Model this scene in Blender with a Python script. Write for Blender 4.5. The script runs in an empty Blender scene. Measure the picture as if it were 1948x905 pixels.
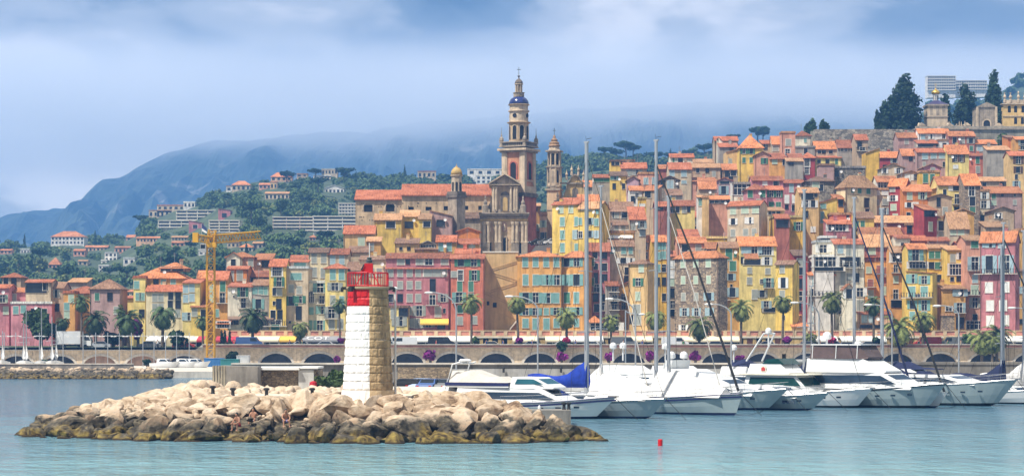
import bpy, math, random
import numpy as np
from mathutils import Vector, Matrix, noise as mnoise
random.seed(7)
R = math.radians
scn = bpy.context.scene
COL = scn.collection
FPX, HC, HY = 4200.0, 7.1, 632.0        # focal length in photo pixels, eye height, horizon row

# ---------------------------------------------------------------- camera
cam_d = bpy.data.cameras.new('camera'); cam = bpy.data.objects.new('camera', cam_d); COL.objects.link(cam)
cam.location = (0, 0, HC); cam.rotation_euler = (R(90), 0, 0)
cam_d.sensor_width = 36; cam_d.lens = 36*FPX/1948; cam_d.shift_y = (HY-452.5)/1948
cam_d.clip_start = 1; cam_d.clip_end = 30000
scn.camera = cam
# ---------------------------------------------------------------- light, sky, exposure
SUN_EL, SUN_AZ = 58.0, 230.0            # degrees above horizon; clockwise from +Y (behind and left of the eye)
SUN_DIR = Vector((math.sin(R(SUN_AZ))*math.cos(R(SUN_EL)), math.cos(R(SUN_AZ))*math.cos(R(SUN_EL)), math.sin(R(SUN_EL))))
sl = bpy.data.lights.new('sun', 'SUN'); sl.energy = 5.0; sl.angle = R(0.5); sl.color = (1, .945, .86)
so = bpy.data.objects.new('sun', sl); COL.objects.link(so); so.rotation_euler = SUN_DIR.to_track_quat('Z', 'Y').to_euler()
scn.view_settings.view_transform = 'Standard'; scn.view_settings.look = 'None'
scn.view_settings.exposure = 0.6; scn.view_settings.gamma = 1; scn.view_settings.use_curve_mapping = False
scn.cycles.volume_bounces = 3; scn.cycles.max_bounces = 6; scn.cycles.transparent_max_bounces = 8
HAZE_DENSITY, HAZE_COLOR = 2.0e-4, (.20, .48, 1.0)
W = bpy.data.worlds.new('World'); scn.world = W; W.use_nodes = True
nt = W.node_tree; nt.nodes.clear()
def N(nt, t, **kw):
    n = nt.nodes.new(t)
    for k, v in kw.items():
        if k.startswith('i_'):
            key = k[2:]; key = int(key) if key.isdigit() else key.replace('_', ' ')
            n.inputs[key].default_value = v
        else: setattr(n, k, v)
    return n
def ramp(nt, stops, interp='EASE'):
    r = nt.nodes.new('ShaderNodeValToRGB'); r.color_ramp.interpolation = interp
    e = r.color_ramp.elements
    while len(e) < len(stops): e.new(.5)
    for q, (p, c) in zip(e, stops): q.position = p; q.color = (*c, 1)
    return r
L = nt.links.new
sky = N(nt, 'ShaderNodeTexSky'); sky.sky_type = 'NISHITA'; sky.sun_disc = False
sky.sun_elevation = R(SUN_EL); sky.sun_rotation = R(SUN_AZ); sky.altitude = 10; sky.dust_density = 1.5
bg1 = N(nt, 'ShaderNodeBackground', i_1=.07); L(sky.outputs[0], bg1.inputs[0])
tc = N(nt, 'ShaderNodeTexCoord')
mp = N(nt, 'ShaderNodeMapping'); mp.inputs['Scale'].default_value = (5.5, 5.5, 13); mp.inputs['Location'].default_value = (4.1, 2, .9)
L(tc.outputs['Generated'], mp.inputs[0])
# slanting cloud streets: shear by rotating about the view axis
mp.inputs['Rotation'].default_value = (0, R(-9), 0)
n1 = N(nt, 'ShaderNodeTexNoise', i_Scale=.8, i_Detail=4, i_Roughness=.5, i_Distortion=.25); L(mp.outputs[0], n1.inputs['Vector'])
n2 = N(nt, 'ShaderNodeTexNoise', i_Scale=2.6, i_Detail=7, i_Roughness=.55, i_Distortion=.4); L(mp.outputs[0], n2.inputs['Vector'])
mx = N(nt, 'ShaderNodeMath', operation='MULTIPLY_ADD'); mx.inputs[1].default_value = .28; L(n2.outputs[0], mx.inputs[0]); L(n1.outputs[0], mx.inputs[2])
cr = ramp(nt, [(.50, (.11, .13, .15)), (.60, (.26, .28, .29)), (.67, (.60, .585, .545)), (.75, (1.05, .97, .86))])
L(mx.outputs[0], cr.inputs[0])
# colour of the cloud deck low over the hills: bluish and dull; higher up the deck is brighter to light the place
sx = N(nt, 'ShaderNodeSeparateXYZ'); L(tc.outputs['Generated'], sx.inputs[0])
el = ramp(nt, [(0, (.98, 1.02, 1.08)), (.06, (1.0, 1.02, 1.06)), (.09, (1.08, 1.06, 1.03)), (.13, (1.0, 1.0, 1.02)), (.4, (1.1, 1.1, 1.1))]); L(sx.outputs['Z'], el.inputs[0])
mul = N(nt, 'ShaderNodeMix', data_type='RGBA', blend_type='MULTIPLY'); mul.inputs[0].default_value = 1
L(cr.outputs[0], mul.inputs[6]); L(el.outputs[0], mul.inputs[7])
bg2 = N(nt, 'ShaderNodeBackground', i_1=.78); L(mul.outputs[2], bg2.inputs[0])
cov = ramp(nt, [(.30, (.8,)*3), (.50, (.97,)*3), (.7, (1,)*3)]); L(mx.outputs[0], cov.inputs[0])
ms = N(nt, 'ShaderNodeMixShader'); L(cov.outputs[0], ms.inputs[0]); L(bg1.outputs[0], ms.inputs[1]); L(bg2.outputs[0], ms.inputs[2])
wo = N(nt, 'ShaderNodeOutputWorld'); L(ms.outputs[0], wo.inputs[0])

# ---------------------------------------------------------------- helpers
def P(px, py, d): return Vector(((px-974)*d/FPX, d, HC+(HY-py)*d/FPX))
def zat(py, d): return HC+(HY-py)*d/FPX
def interp(x, xs, ys): return float(np.interp(x, xs, ys))
def sstep(a, b, x):
    t = min(1, max(0, (x-a)/(b-a))); return t*t*(3-2*t)

MATS = {}
def mat(name, c, rough=.75, metal=0, var=.16, scale=.8, streak=0, bump=0, bscale=8, c2=None, spec=.3):
    if name in MATS: return MATS[name]
    m = bpy.data.materials.new(name); m.use_nodes = True; t = m.node_tree; b = t.nodes['Principled BSDF']
    b.inputs['Roughness'].default_value = rough; b.inputs['Metallic'].default_value = metal
    b.inputs['Specular IOR Level'].default_value = spec
    g = N(t, 'ShaderNodeNewGeometry')
    n = N(t, 'ShaderNodeTexNoise', i_Scale=scale, i_Detail=5, i_Roughness=.65); t.links.new(g.outputs['Position'], n.inputs['Vector'])
    lo = tuple(max(0, v*(1-1.6*var)) for v in c) if c2 is None else c2
    hi = tuple(min(1, v*(1+1.0*var)) for v in c)
    r = ramp(t, [(.3, lo), (.52, c), (.72, hi)], 'LINEAR'); t.links.new(n.outputs[0], r.inputs[0])
    out = r.outputs[0]
    if streak:
        mp = N(t, 'ShaderNodeMapping'); mp.inputs['Scale'].default_value = (1, 1, .13); t.links.new(g.outputs['Position'], mp.inputs[0])
        n2 = N(t, 'ShaderNodeTexNoise', i_Scale=1.3, i_Detail=5, i_Roughness=.7); t.links.new(mp.outputs[0], n2.inputs['Vector'])
        r2 = ramp(t, [(.30, (1-streak,)*3), (.58, (1, 1, 1))], 'LINEAR'); t.links.new(n2.outputs[0], r2.inputs[0])
        mm = N(t, 'ShaderNodeMix', data_type='RGBA', blend_type='MULTIPLY'); mm.inputs[0].default_value = 1
        t.links.new(out, mm.inputs[6]); t.links.new(r2.outputs[0], mm.inputs[7]); out = mm.outputs[2]
    t.links.new(out, b.inputs['Base Color'])
    if bump:
        n3 = N(t, 'ShaderNodeTexNoise', i_Scale=bscale, i_Detail=4); t.links.new(g.outputs['Position'], n3.inputs['Vector'])
        bp = N(t, 'ShaderNodeBump', i_Strength=1, i_Distance=bump); t.links.new(n3.outputs[0], bp.inputs['Height']); t.links.new(bp.outputs[0], b.inputs['Normal'])
    MATS[name] = m; return m

def masonry(name, c, c2, scale=2.2, mortar=(.12, .10, .08)):
    """irregular rubble stone, from voronoi cells"""
    if name in MATS: return MATS[name]
    m = bpy.data.materials.new(name); m.use_nodes = True; t = m.node_tree; b = t.nodes['Principled BSDF']; b.inputs['Roughness'].default_value = .9
    g = N(t, 'ShaderNodeNewGeometry'); mp = N(t, 'ShaderNodeMapping'); mp.inputs['Scale'].default_value = (1, 1, 1.5); t.links.new(g.outputs['Position'], mp.inputs[0])
    v = N(t, 'ShaderNodeTexVoronoi', i_Scale=scale); t.links.new(mp.outputs[0], v.inputs['Vector'])
    v2 = N(t, 'ShaderNodeTexVoronoi', feature='DISTANCE_TO_EDGE', i_Scale=scale); t.links.new(mp.outputs[0], v2.inputs['Vector'])
    s = N(t, 'ShaderNodeSeparateColor'); t.links.new(v.outputs['Color'], s.inputs[0])
    r = ramp(t, [(0, c2), (.6, c), (1, tuple(min(1, x*1.25) for x in c))], 'LINEAR'); t.links.new(s.outputs[0], r.inputs[0])
    e = ramp(t, [(.02, (0, 0, 0)), (.07, (1, 1, 1))], 'LINEAR'); t.links.new(v2.outputs[0], e.inputs[0])
    mm = N(t, 'ShaderNodeMix', data_type='RGBA'); t.links.new(e.outputs[0], mm.inputs[0]); mm.inputs[6].default_value = (*mortar, 1); t.links.new(r.outputs[0], mm.inputs[7])
    n = N(t, 'ShaderNodeTexNoise', i_Scale=.35, i_Detail=4); t.links.new(g.outputs['Position'], n.inputs['Vector'])
    r2 = ramp(t, [(.35, (.72,)*3), (.65, (1.05,)*3)], 'LINEAR'); t.links.new(n.outputs[0], r2.inputs[0])
    m2 = N(t, 'ShaderNodeMix', data_type='RGBA', blend_type='MULTIPLY'); m2.inputs[0].default_value = 1; t.links.new(mm.outputs[2], m2.inputs[6]); t.links.new(r2.outputs[0], m2.inputs[7])
    t.links.new(m2.outputs[2], b.inputs['Base Color'])
    bp = N(t, 'ShaderNodeBump', i_Strength=1, i_Distance=.04); t.links.new(e.outputs[0], bp.inputs['Height']); t.links.new(bp.outputs[0], b.inputs['Normal'])
    MATS[name] = m; return m

def rooftile(name, c):
    if name in MATS: return MATS[name]
    m = bpy.data.materials.new(name); m.use_nodes = True; t = m.node_tree; b = t.nodes['Principled BSDF']; b.inputs['Roughness'].default_value = .85
    tcn = N(t, 'ShaderNodeTexCoord'); mp = N(t, 'ShaderNodeMapping'); mp.inputs['Scale'].default_value = (3.2, 1.6, .6); t.links.new(tcn.outputs['Object'], mp.inputs[0])
    g = N(t, 'ShaderNodeNewGeometry')
    n = N(t, 'ShaderNodeTexNoise', i_Scale=.9, i_Detail=3, i_Roughness=.8); t.links.new(mp.outputs[0], n.inputs['Vector'])
    n2 = N(t, 'ShaderNodeTexNoise', i_Scale=.35, i_Detail=4); t.links.new(g.outputs['Position'], n2.inputs['Vector'])
    ad = N(t, 'ShaderNodeMath', operation='MULTIPLY_ADD'); ad.inputs[1].default_value = .6; t.links.new(n2.outputs[0], ad.inputs[0]); t.links.new(n.outputs[0], ad.inputs[2])
    r = ramp(t, [(.60, tuple(v*.38 for v in c)), (.78, c), (.88, tuple(min(1, v*1.1+.02) for v in c)), (1, tuple(min(1, v*1.15+.06) for v in c))], 'LINEAR'); t.links.new(ad.outputs[0], r.inputs[0])
    oi = N(t, 'ShaderNodeObjectInfo'); rv = ramp(t, [(0, (.58, .62, .66)), (.45, (.9, .9, .9)), (1, (1.12, 1.08, 1.0))], 'LINEAR'); t.links.new(oi.outputs['Random'], rv.inputs[0])
    mo = N(t, 'ShaderNodeMix', data_type='RGBA', blend_type='MULTIPLY'); mo.inputs[0].default_value = 1; t.links.new(r.outputs[0], mo.inputs[6]); t.links.new(rv.outputs[0], mo.inputs[7])
    t.links.new(mo.outputs[2], b.inputs['Base Color'])
    w = N(t, 'ShaderNodeTexWave', wave_type='BANDS', bands_direction='X', i_Scale=.55); t.links.new(tcn.outputs['Object'], w.inputs['Vector'])
    bp = N(t, 'ShaderNodeBump', i_Strength=.7, i_Distance=.05); t.links.new(w.outputs[0], bp.inputs['Height']); t.links.new(bp.outputs[0], b.inputs['Normal'])
    MATS[name] = m; return m

class MB:
    def __init__(s): s.v = []; s.f = []; s.m = []
    def add(s, vs, fs, mi=0, M=None):
        o = len(s.v)
        s.v += [tuple(M @ Vector(v)) for v in vs] if M is not None else [tuple(v) for v in vs]
        s.f += [tuple(i+o for i in f) for f in fs]; s.m += [mi]*len(fs); return s
    def box(s, c, z, mi=0, rz=0, taper=1.0, M=None):
        x, y, q = z[0]/2, z[1]/2, z[2]/2; t = taper
        vs = [(-x, -y, -q), (x, -y, -q), (x, y, -q), (-x, y, -q), (-x*t, -y*t, q), (x*t, -y*t, q), (x*t, y*t, q), (-x*t, y*t, q)]
        T = Matrix.Translation(c) @ Matrix.Rotation(rz, 4, 'Z')
        if M is not None: T = M @ T
        return s.add(vs, [(0, 3, 2, 1), (4, 5, 6, 7), (0, 1, 5, 4), (1, 2, 6, 5), (2, 3, 7, 6), (3, 0, 4, 7)], mi, T)
    def bx(s, x0, x1, y0, y1, z0, z1, mi=0): return s.box(((x0+x1)/2, (y0+y1)/2, (z0+z1)/2), (x1-x0, y1-y0, z1-z0), mi)
    def lathe(s, prof, n=12, c=(0, 0, 0), mi=0, rot=0, sq=1.0):
        o = len(s.v)
        for r, z in prof:
            for i in range(n):
                a = rot+2*math.pi*i/n; s.v.append((c[0]+r*math.cos(a), c[1]+r*math.sin(a)*sq, c[2]+z))
        k = len(prof)
        for j in range(k-1):
            for i in range(n):
                a, b = o+j*n+i, o+j*n+(i+1) % n; s.f.append((a, b, b+n, a+n)); s.m.append(mi)
        s.f.append(tuple(o+i for i in reversed(range(n)))); s.m.append(mi)
        s.f.append(tuple(o+(k-1)*n+i for i in range(n))); s.m.append(mi); return s
    def tube(s, pts, r, n=6, mi=0, r2=None):
        pts = [Vector(p) for p in pts]; o = len(s.v); k = len(pts)
        for j, p in enumerate(pts):
            d = (pts[min(j+1, k-1)]-pts[max(j-1, 0)]).normalized()
            a = d.cross(Vector((0, 0, 1)) if abs(d.z) < .95 else Vector((1, 0, 0))).normalized(); b = d.cross(a)
            rr = r if r2 is None else r+(r2-r)*j/max(1, k-1)
            for i in range(n):
                t = 2*math.pi*i/n; s.v.append(tuple(p+a*rr*math.cos(t)+b*rr*math.sin(t)))
        for j in range(k-1):
            for i in range(n):
                a_, b_ = o+j*n+i, o+j*n+(i+1) % n; s.f.append((a_, b_, b_+n, a_+n)); s.m.append(mi)
        s.f.append(tuple(o+i for i in range(n))); s.m.append(mi)
        s.f.append(tuple(o+(k-1)*n+i for i in reversed(range(n)))); s.m.append(mi); return s
    def prism(s, poly, y0, y1, mi=0, M=None):      # poly in (x,z), extruded along y
        n = len(poly); vs = [(x, y0, z) for x, z in poly]+[(x, y1, z) for x, z in poly]
        fs = [tuple(range(n)), tuple(reversed(range(n, 2*n)))]+[(i, i+n, (i+1) % n+n, (i+1) % n) for i in range(n)]
        return s.add(vs, fs, mi, M)
    def sphere(s, c, r, n=10, mi=0):
        rx, ry, rz = (r, r, r) if not hasattr(r, '__len__') else r
        pr = [(math.sin(math.pi*j/(n//2)), -math.cos(math.pi*j/(n//2))) for j in range(n//2+1)]
        o = len(s.v); s.lathe([(max(a, .01), b) for a, b in pr], n, (0, 0, 0), mi)
        for i in range(o, len(s.v)): x, y, z = s.v[i]; s.v[i] = (c[0]+x*rx, c[1]+y*ry, c[2]+z*rz)
        return s
    def mesh(s, name, mats, smooth=False):
        me = bpy.data.meshes.new(name); me.from_pydata(s.v, [], s.f)
        for m in (mats if isinstance(mats, (list, tuple)) else [mats]): me.materials.append(m)
        if any(s.m): me.polygons.foreach_set('material_index', s.m)
        if smooth: me.polygons.foreach_set('use_smooth', [True]*len(s.f))
        me.update(); return me
    def build(s, name, mats, parent=None, smooth=False, loc=None):
        return link(name, s.mesh(name, mats, smooth), parent, loc)
def link(name, data, parent=None, loc=None, rz=0):
    o = bpy.data.objects.new(name, data); COL.objects.link(o)
    if parent: o.parent = parent
    if loc is not None: o.location = loc
    if rz: o.rotation_euler.z = rz
    return o
def tag(o, label=None, cat=None, group=None, kind=None):
    if label: o['label'] = label
    if cat: o['category'] = cat
    if group: o['group'] = group
    if kind: o['kind'] = kind
    return o
def thing(name, label, cat, loc=(0, 0, 0), rz=0, group=None):
    o = link(name, None, None, loc, rz); o.empty_display_size = .5; return tag(o, label, cat, group)
KIDS = {}
def copy_tree(o, parent=None):
    c = o.copy(); COL.objects.link(c); c.parent = parent
    for ch in kids_of(o): copy_tree(ch, c)
    return c
def kids_of(o):
    if o.name not in KIDS: KIDS[o.name] = list(o.children)
    return KIDS[o.name]
LOWC = (470, 620, .0040, 470, 548)     # low cloud: base, full height (both with +115 of noise), density, top fade
# ================================================================ LAND AND WATER
RIDGE_X = [-600, 0, 60, 130, 200, 260, 280, 330, 380, 440, 500, 560, 640, 700, 780, 870, 940, 1000, 1060, 1140, 1200, 1260, 1350, 1440, 1560, 2400]
RIDGE_Y = [480, 468, 468, 452, 458, 448, 412, 398, 382, 350, 342, 337, 332, 338, 344, 346, 330, 318, 312, 300, 305, 308, 300, 285, 300, 330]
CAP_X = [600, 650, 900, 1050, 1100, 1200, 1300, 1400, 1500, 1560, 2400]
CAP_Y = [560, 430, 430, 400, 345, 318, 310, 285, 262, 242, 238]
def DD(yb): return 428+(638-yb)*.55
def z_town(px, d):
    a = sstep(610, 700, px)
    yb = 638-(d-428)/.55
    z = HC+(HY-yb)*d/FPX-6 if d > 428 else 4.4
    cap = HC+(HY-interp(px, CAP_X, CAP_Y)-14)*d/FPX
    dcap = DD(interp(px, CAP_X, CAP_Y))
    zc = min(z, cap)
    if d > dcap+50: zc = zc*(1-sstep(dcap+50, dcap+260, d))
    return max(4.4, 4.4+(zc-4.4)*a*sstep(440, 462, d))
def z_mid(px, d):
    if d < 620: return 4.0
    zr = HC+(HY-interp(px, RIDGE_X, RIDGE_Y)-5)*1350/FPX
    t = (d-620)/730
    if t <= 1: z = 4+(zr-4)*(t**.9)
    else: z = zr*(1-.9*sstep(0, 1, (d-1350)/500))
    return z+mnoise.noise(Vector((px*.011*d/900, d*.012, 0)))*7*sstep(650, 800, d)*(1-.5*(t > .8))
def ground_z(x, d):
    if d < 404: return -2.5
    px = 974+x*FPX/d
    return max(z_town(px, d), z_mid(px, d))
g_mat = mat('hillside_scrub', (.055, .075, .035), var=.5, scale=.08, c2=(.025, .042, .022), bump=.3, bscale=.7)
mb = MB(); xs = np.arange(-760, 761, 8.0); ys = [404, 410, 418, 426, 432, 440, 448, 456, 464, 472, 480]+list(np.arange(490, 720, 10.0))+list(np.arange(720, 1861, 15.0))
for y in ys:
    for x in xs: mb.v.append((float(x)*max(1, y/900), float(y), ground_z(float(x)*max(1, y/900), float(y))))
nx = len(xs)
for j in range(len(ys)-1):
    for i in range(nx-1): a = j*nx+i; mb.f.append((a, a+1, a+nx+1, a+nx)); mb.m.append(0)
tag(mb.build('hillside', g_mat, smooth=True), kind='structure')
tag(MB().add([(-3300, 380, -1.4), (3300, 380, -1.4), (3300, 4980, -1.4), (-3300, 4980, -1.4)], [(0, 1, 2, 3)]).build('ground', mat('earth', (.1, .1, .07))), kind='structure')

# ---- sea
wm = bpy.data.materials.new('sea_water'); wm.use_nodes = True; t = wm.node_tree; b = t.nodes['Principled BSDF']
b.inputs['Roughness'].default_value = .1; b.inputs['IOR'].default_value = 1.33; b.inputs['Specular IOR Level'].default_value = .5
g = N(t, 'ShaderNodeNewGeometry')
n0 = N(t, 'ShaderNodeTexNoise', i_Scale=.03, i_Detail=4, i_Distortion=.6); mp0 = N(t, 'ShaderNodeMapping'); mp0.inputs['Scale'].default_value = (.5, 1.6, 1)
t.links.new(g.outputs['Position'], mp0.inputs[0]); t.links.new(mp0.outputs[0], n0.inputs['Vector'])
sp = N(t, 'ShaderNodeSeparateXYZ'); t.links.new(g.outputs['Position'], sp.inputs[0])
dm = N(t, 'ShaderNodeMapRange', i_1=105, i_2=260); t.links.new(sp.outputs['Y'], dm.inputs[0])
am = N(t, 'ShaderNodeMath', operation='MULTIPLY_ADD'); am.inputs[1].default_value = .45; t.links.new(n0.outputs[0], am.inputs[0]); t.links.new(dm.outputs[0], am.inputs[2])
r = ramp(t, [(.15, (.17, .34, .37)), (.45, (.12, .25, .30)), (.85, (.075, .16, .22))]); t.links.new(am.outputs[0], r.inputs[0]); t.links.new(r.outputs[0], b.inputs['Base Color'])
mpw = N(t, 'ShaderNodeMapping'); mpw.inputs['Scale'].default_value = (.6, .42, 1); t.links.new(g.outputs['Position'], mpw.inputs[0])
wa = N(t, 'ShaderNodeTexNoise', i_Scale=1.1, i_Detail=5, i_Roughness=.62, i_Distortion=.3); t.links.new(mpw.outputs[0], wa.inputs['Vector'])
wb = N(t, 'ShaderNodeTexNoise', i_Scale=.22, i_Detail=3); t.links.new(mpw.outputs[0], wb.inputs['Vector'])
wc = N(t, 'ShaderNodeMath', operation='MULTIPLY_ADD'); wc.inputs[1].default_value = 1.6; t.links.new(wb.outputs[0], wc.inputs[0]); t.links.new(wa.outputs[0], wc.inputs[2])
bp = N(t, 'ShaderNodeBump', i_Strength=1, i_Distance=.9); t.links.new(wc.outputs[0], bp.inputs['Height']); t.links.new(bp.outputs[0], b.inputs['Normal'])
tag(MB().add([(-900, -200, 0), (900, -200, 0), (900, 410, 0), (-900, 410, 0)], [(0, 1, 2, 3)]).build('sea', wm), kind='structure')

# ---- far mountain, its head in the cloud
MX = [-900, -200, 0, 40, 100, 150, 185, 215, 245, 262, 300, 340, 400, 520, 700, 900, 1100, 1400, 1700, 2000, 2800]
MY = [470, 450, 424, 408, 396, 399, 388, 368, 330, 322, 302, 284, 270, 262, 250, 226, 205, 192, 190, 195, 220]
def mount(px, d):
    zr = HC+(HY-interp(px, MX, MY))*4500/FPX
    t = (d-2900)/1600
    z = zr*(sstep(0, 1, t)*.45+max(0, t)*.55) if t < 1 else zr*(1-.6*(t-1))
    fr = sum(abs(mnoise.noise(Vector((px*.012*2**k, d*.0030*2**k, k*3.3))))/2**k for k in range(6))
    return z+(fr-.45)*(70*sstep(0, .25, t)*(1-sstep(.55, .95, t))+12)
mb = MB(); pxs = np.arange(-500, 2450, 7.0); ds = list(np.arange(2900, 4560, 38.0))+[4640, 4720, 4820, 4920]
for d in ds:
    for px in pxs: mb.v.append((float(px-974)*4500/FPX, float(d), mount(float(px), float(d))))
nx = len(pxs)
for j in range(len(ds)-1):
    for i in range(nx-1): a = j*nx+i; mb.f.append((a, a+1, a+nx+1, a+nx)); mb.m.append(0)
mm_ = mat('mountain_rock_and_scrub', (.035, .05, .035), var=.5, scale=.012, c2=(.012, .024, .02), bump=9, bscale=.03)
t = mm_.node_tree; b = t.nodes['Principled BSDF']; src = b.inputs['Base Color'].links[0].from_socket
g = N(t, 'ShaderNodeNewGeometry'); cl = N(t, 'ShaderNodeTexNoise', i_Scale=.006, i_Detail=6, i_Roughness=.7); t.links.new(g.outputs['Position'], cl.inputs['Vector'])
cm = ramp(t, [(.60, (0, 0, 0)), (.68, (1, 1, 1))], 'LINEAR'); t.links.new(cl.outputs[0], cm.inputs[0])
mq = N(t, 'ShaderNodeMix', data_type='RGBA'); t.links.new(cm.outputs[0], mq.inputs[0]); t.links.new(src, mq.inputs[6]); mq.inputs[7].default_value = (.20, .19, .17, 1); t.links.new(mq.outputs[2], b.inputs['Base Color'])
tag(mb.build('mountain', mm_, smooth=False), kind='structure')

# ---- hill at the far right, nearer than the mountain
HX = [1400, 1600, 1700, 1760, 1800, 1850, 1900, 1950, 2100, 2700]; HYY = [330, 285, 245, 212, 200, 190, 168, 140, 120, 160]
mb = MB(); pxs = np.arange(1380, 2720, 10.0); ds = np.arange(1350, 2250, 45.0)
for d in ds:
    for px in pxs:
        zr = HC+(HY-interp(float(px), HX, HYY))*1900/FPX; tt = (float(d)-1350)/550
        z = zr*max(0, tt) if tt < 1 else zr*(1-.5*(tt-1))
        mb.v.append((float(px-974)*1900/FPX, float(d), z+mnoise.noise(Vector((px*.02, d*.01, 5)))*14*(tt < .95)))
nx = len(pxs)
for j in range(len(ds)-1):
    for i in range(nx-1): a = j*nx+i; mb.f.append((a, a+1, a+nx+1, a+nx)); mb.m.append(0)
tag(mb.build('far_hill', mat('far_hill_scrub', (.045, .065, .035), var=.5, scale=.05, c2=(.02, .036, .022), bump=1.2, bscale=.2), smooth=True), kind='structure')

# ---- haze: one even box of air round everything
hm = bpy.data.materials.new('haze_air'); hm.use_nodes = True; t = hm.node_tree; t.nodes.clear()
pv = N(t, 'ShaderNodeVolumePrincipled'); pv.inputs['Color'].default_value = (*HAZE_COLOR, 1); pv.inputs['Density'].default_value = HAZE_DENSITY; pv.inputs['Anisotropy'].default_value = .1
oo = N(t, 'ShaderNodeOutputMaterial'); t.links.new(pv.outputs[0], oo.inputs['Volume'])
tag(MB().bx(-3400, 3400, -300, 5000, -3.6, 600).build('haze', hm), kind='stuff')

# ---- low cloud lying on the mountain
cm_ = bpy.data.materials.new('low_cloud_vapour'); cm_.use_nodes = True; t = cm_.node_tree; t.nodes.clear()
g = N(t, 'ShaderNodeTexCoord'); sp = N(t, 'ShaderNodeSeparateXYZ'); t.links.new(g.outputs['Object'], sp.inputs[0])
mp = N(t, 'ShaderNodeMapping'); mp.inputs['Scale'].default_value = (1, 1, 2.2); t.links.new(g.outputs['Object'], mp.inputs[0])
n = N(t, 'ShaderNodeTexNoise', i_Scale=.0028, i_Detail=5, i_Roughness=.6); t.links.new(mp.outputs[0], n.inputs['Vector'])
zz = N(t, 'ShaderNodeMath', operation='MULTIPLY_ADD'); zz.inputs[1].default_value = 345; t.links.new(n.outputs[0], zz.inputs[0]); t.links.new(sp.outputs['Z'], zz.inputs[2])
mr0 = N(t, 'ShaderNodeMapRange', interpolation_type='SMOOTHSTEP', i_1=LOWC[0], i_2=LOWC[1], i_3=0, i_4=LOWC[2]); t.links.new(zz.outputs[0], mr0.inputs[0])
mr1 = N(t, 'ShaderNodeMapRange', interpolation_type='SMOOTHSTEP', i_1=LOWC[3], i_2=LOWC[4], i_3=1, i_4=0); t.links.new(sp.outputs['Z'], mr1.inputs[0])
mr = N(t, 'ShaderNodeMath', operation='MULTIPLY'); t.links.new(mr0.outputs[0], mr.inputs[0]); t.links.new(mr1.outputs[0], mr.inputs[1])
pv = N(t, 'ShaderNodeVolumePrincipled'); pv.inputs['Color'].default_value = (.93, .95, .99, 1); t.links.new(mr.outputs[0], pv.inputs['Density'])
oo = N(t, 'ShaderNodeOutputMaterial'); t.links.new(pv.outputs[0], oo.inputs['Volume'])
tag(MB().bx(-2200, 2200, 3700, 4950, 220, 550).build('low_cloud', cm_), kind='stuff')
# ================================================================ HOUSES
WALL = dict(pink=(.62, .25, .27), rose=(.48, .185, .19), coral=(.62, .19, .11), salmon=(.66, .33, .22), peach=(.70, .43, .26), mauve=(.44, .28, .25),
    crimson=(.36, .055, .055), brick=(.40, .14, .10), orange=(.66, .235, .06), amber=(.72, .36, .10), ochre=(.60, .34, .10), gold=(.70, .43, .07), yellow=(.74, .52, .12),
    lemon=(.78, .62, .22), cream=(.74, .62, .38), ivory=(.78, .72, .56), white=(.76, .72, .66), beige=(.58, .46, .31), tan=(.48, .35, .23), grey=(.36, .32, .27), lilac=(.56, .36, .40), sand=(.66, .44, .19))
def wall_mat(k):
    if k == 'rubble': return masonry('rubble_stone', (.36, .27, .18), (.17, .13, .10), 1.9)
    if k == 'oldstone': return masonry('grey_rubble_stone', (.30, .26, .20), (.12, .11, .09), 2.3)
    return mat('stucco_'+k, WALL[k], rough=.9, var=.2, scale=.4, streak=.42, bump=.015, bscale=3)
ROOF = dict(o=(.43, .15, .048), r=(.33, .095, .035), b=(.19, .10, .055), t=(.38, .20, .09), g=(.30, .27, .24), w=(.7, .68, .62), n=(.3, .25, .2), y=(.55, .4, .15))
def roof_mat(k): return rooftile('roof_tile_'+dict(o='orange', r='red', b='brown', t='old', g='grey', w='pale', n='drab', y='sandy')[k], ROOF[k])
SH = dict(g=(.07, .20, .13), t=(.20, .37, .34), b=(.34, .46, .49), y=(.33, .35, .31), w=(.72, .72, .68), n=(.12, .06, .035), s=(.42, .52, .40))
def sh_mat(k): return mat('shutter_paint_'+dict(g='green', t='teal', b='blue', y='grey', w='white', n='brown', s='sage')[k], SH[k], rough=.6, var=.12, scale=1.5)
DARKPANE = mat('window_dark', (.018, .022, .03), rough=.25, var=.4, scale=.7, spec=.5)
FRAME_W = mat('window_frame_white', (.62, .60, .55), rough=.6, var=.05)
FRAME_D = mat('window_frame_dark', (.10, .09, .08), rough=.6, var=.1)
TRIM = mat('pale_trim', (.66, .60, .50), var=.12)
IRON = mat('balcony_iron', (.03, .03, .035), rough=.5)
# unit window meshes, x -.5..+.5, z -.5..+.5; scaled per window
def frame_mesh(name, t, m, sill=True):
    q = MB()
    q.bx(-.5-t, -.5, -.05, .02, -.5, .5); q.bx(.5, .5+t, -.05, .02, -.5, .5); q.bx(-.5-t, .5+t, -.05, .02, .5, .5+t*.7)
    if sill: q.bx(-.5-t*1.4, .5+t*1.4, -.12, .02, -.5-t*.6, -.5)
    return q.mesh(name, m)
ME_FR = {'w': frame_mesh('window', .12, FRAME_W), 'd': frame_mesh('window', .07, TRIM), 'p': frame_mesh('window', .05, FRAME_D)}
def pane_mesh(bars, m):
    q = MB(); q.bx(-.5, .5, .10, .14, -.5, .5, 0)
    for k in range(1, bars): x = -.5+k/bars; q.bx(x-.03*2/bars, x+.03*2/bars, .05, .10, -.5, .5, 1)
    if bars: q.bx(-.5, .5, .06, .10, .12, .16, 1); q.bx(-.5, -.45, .05, .10, -.5, .5, 1); q.bx(.45, .5, .05, .10, -.5, .5, 1)
    return q.mesh('pane', [DARKPANE, m])
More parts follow.
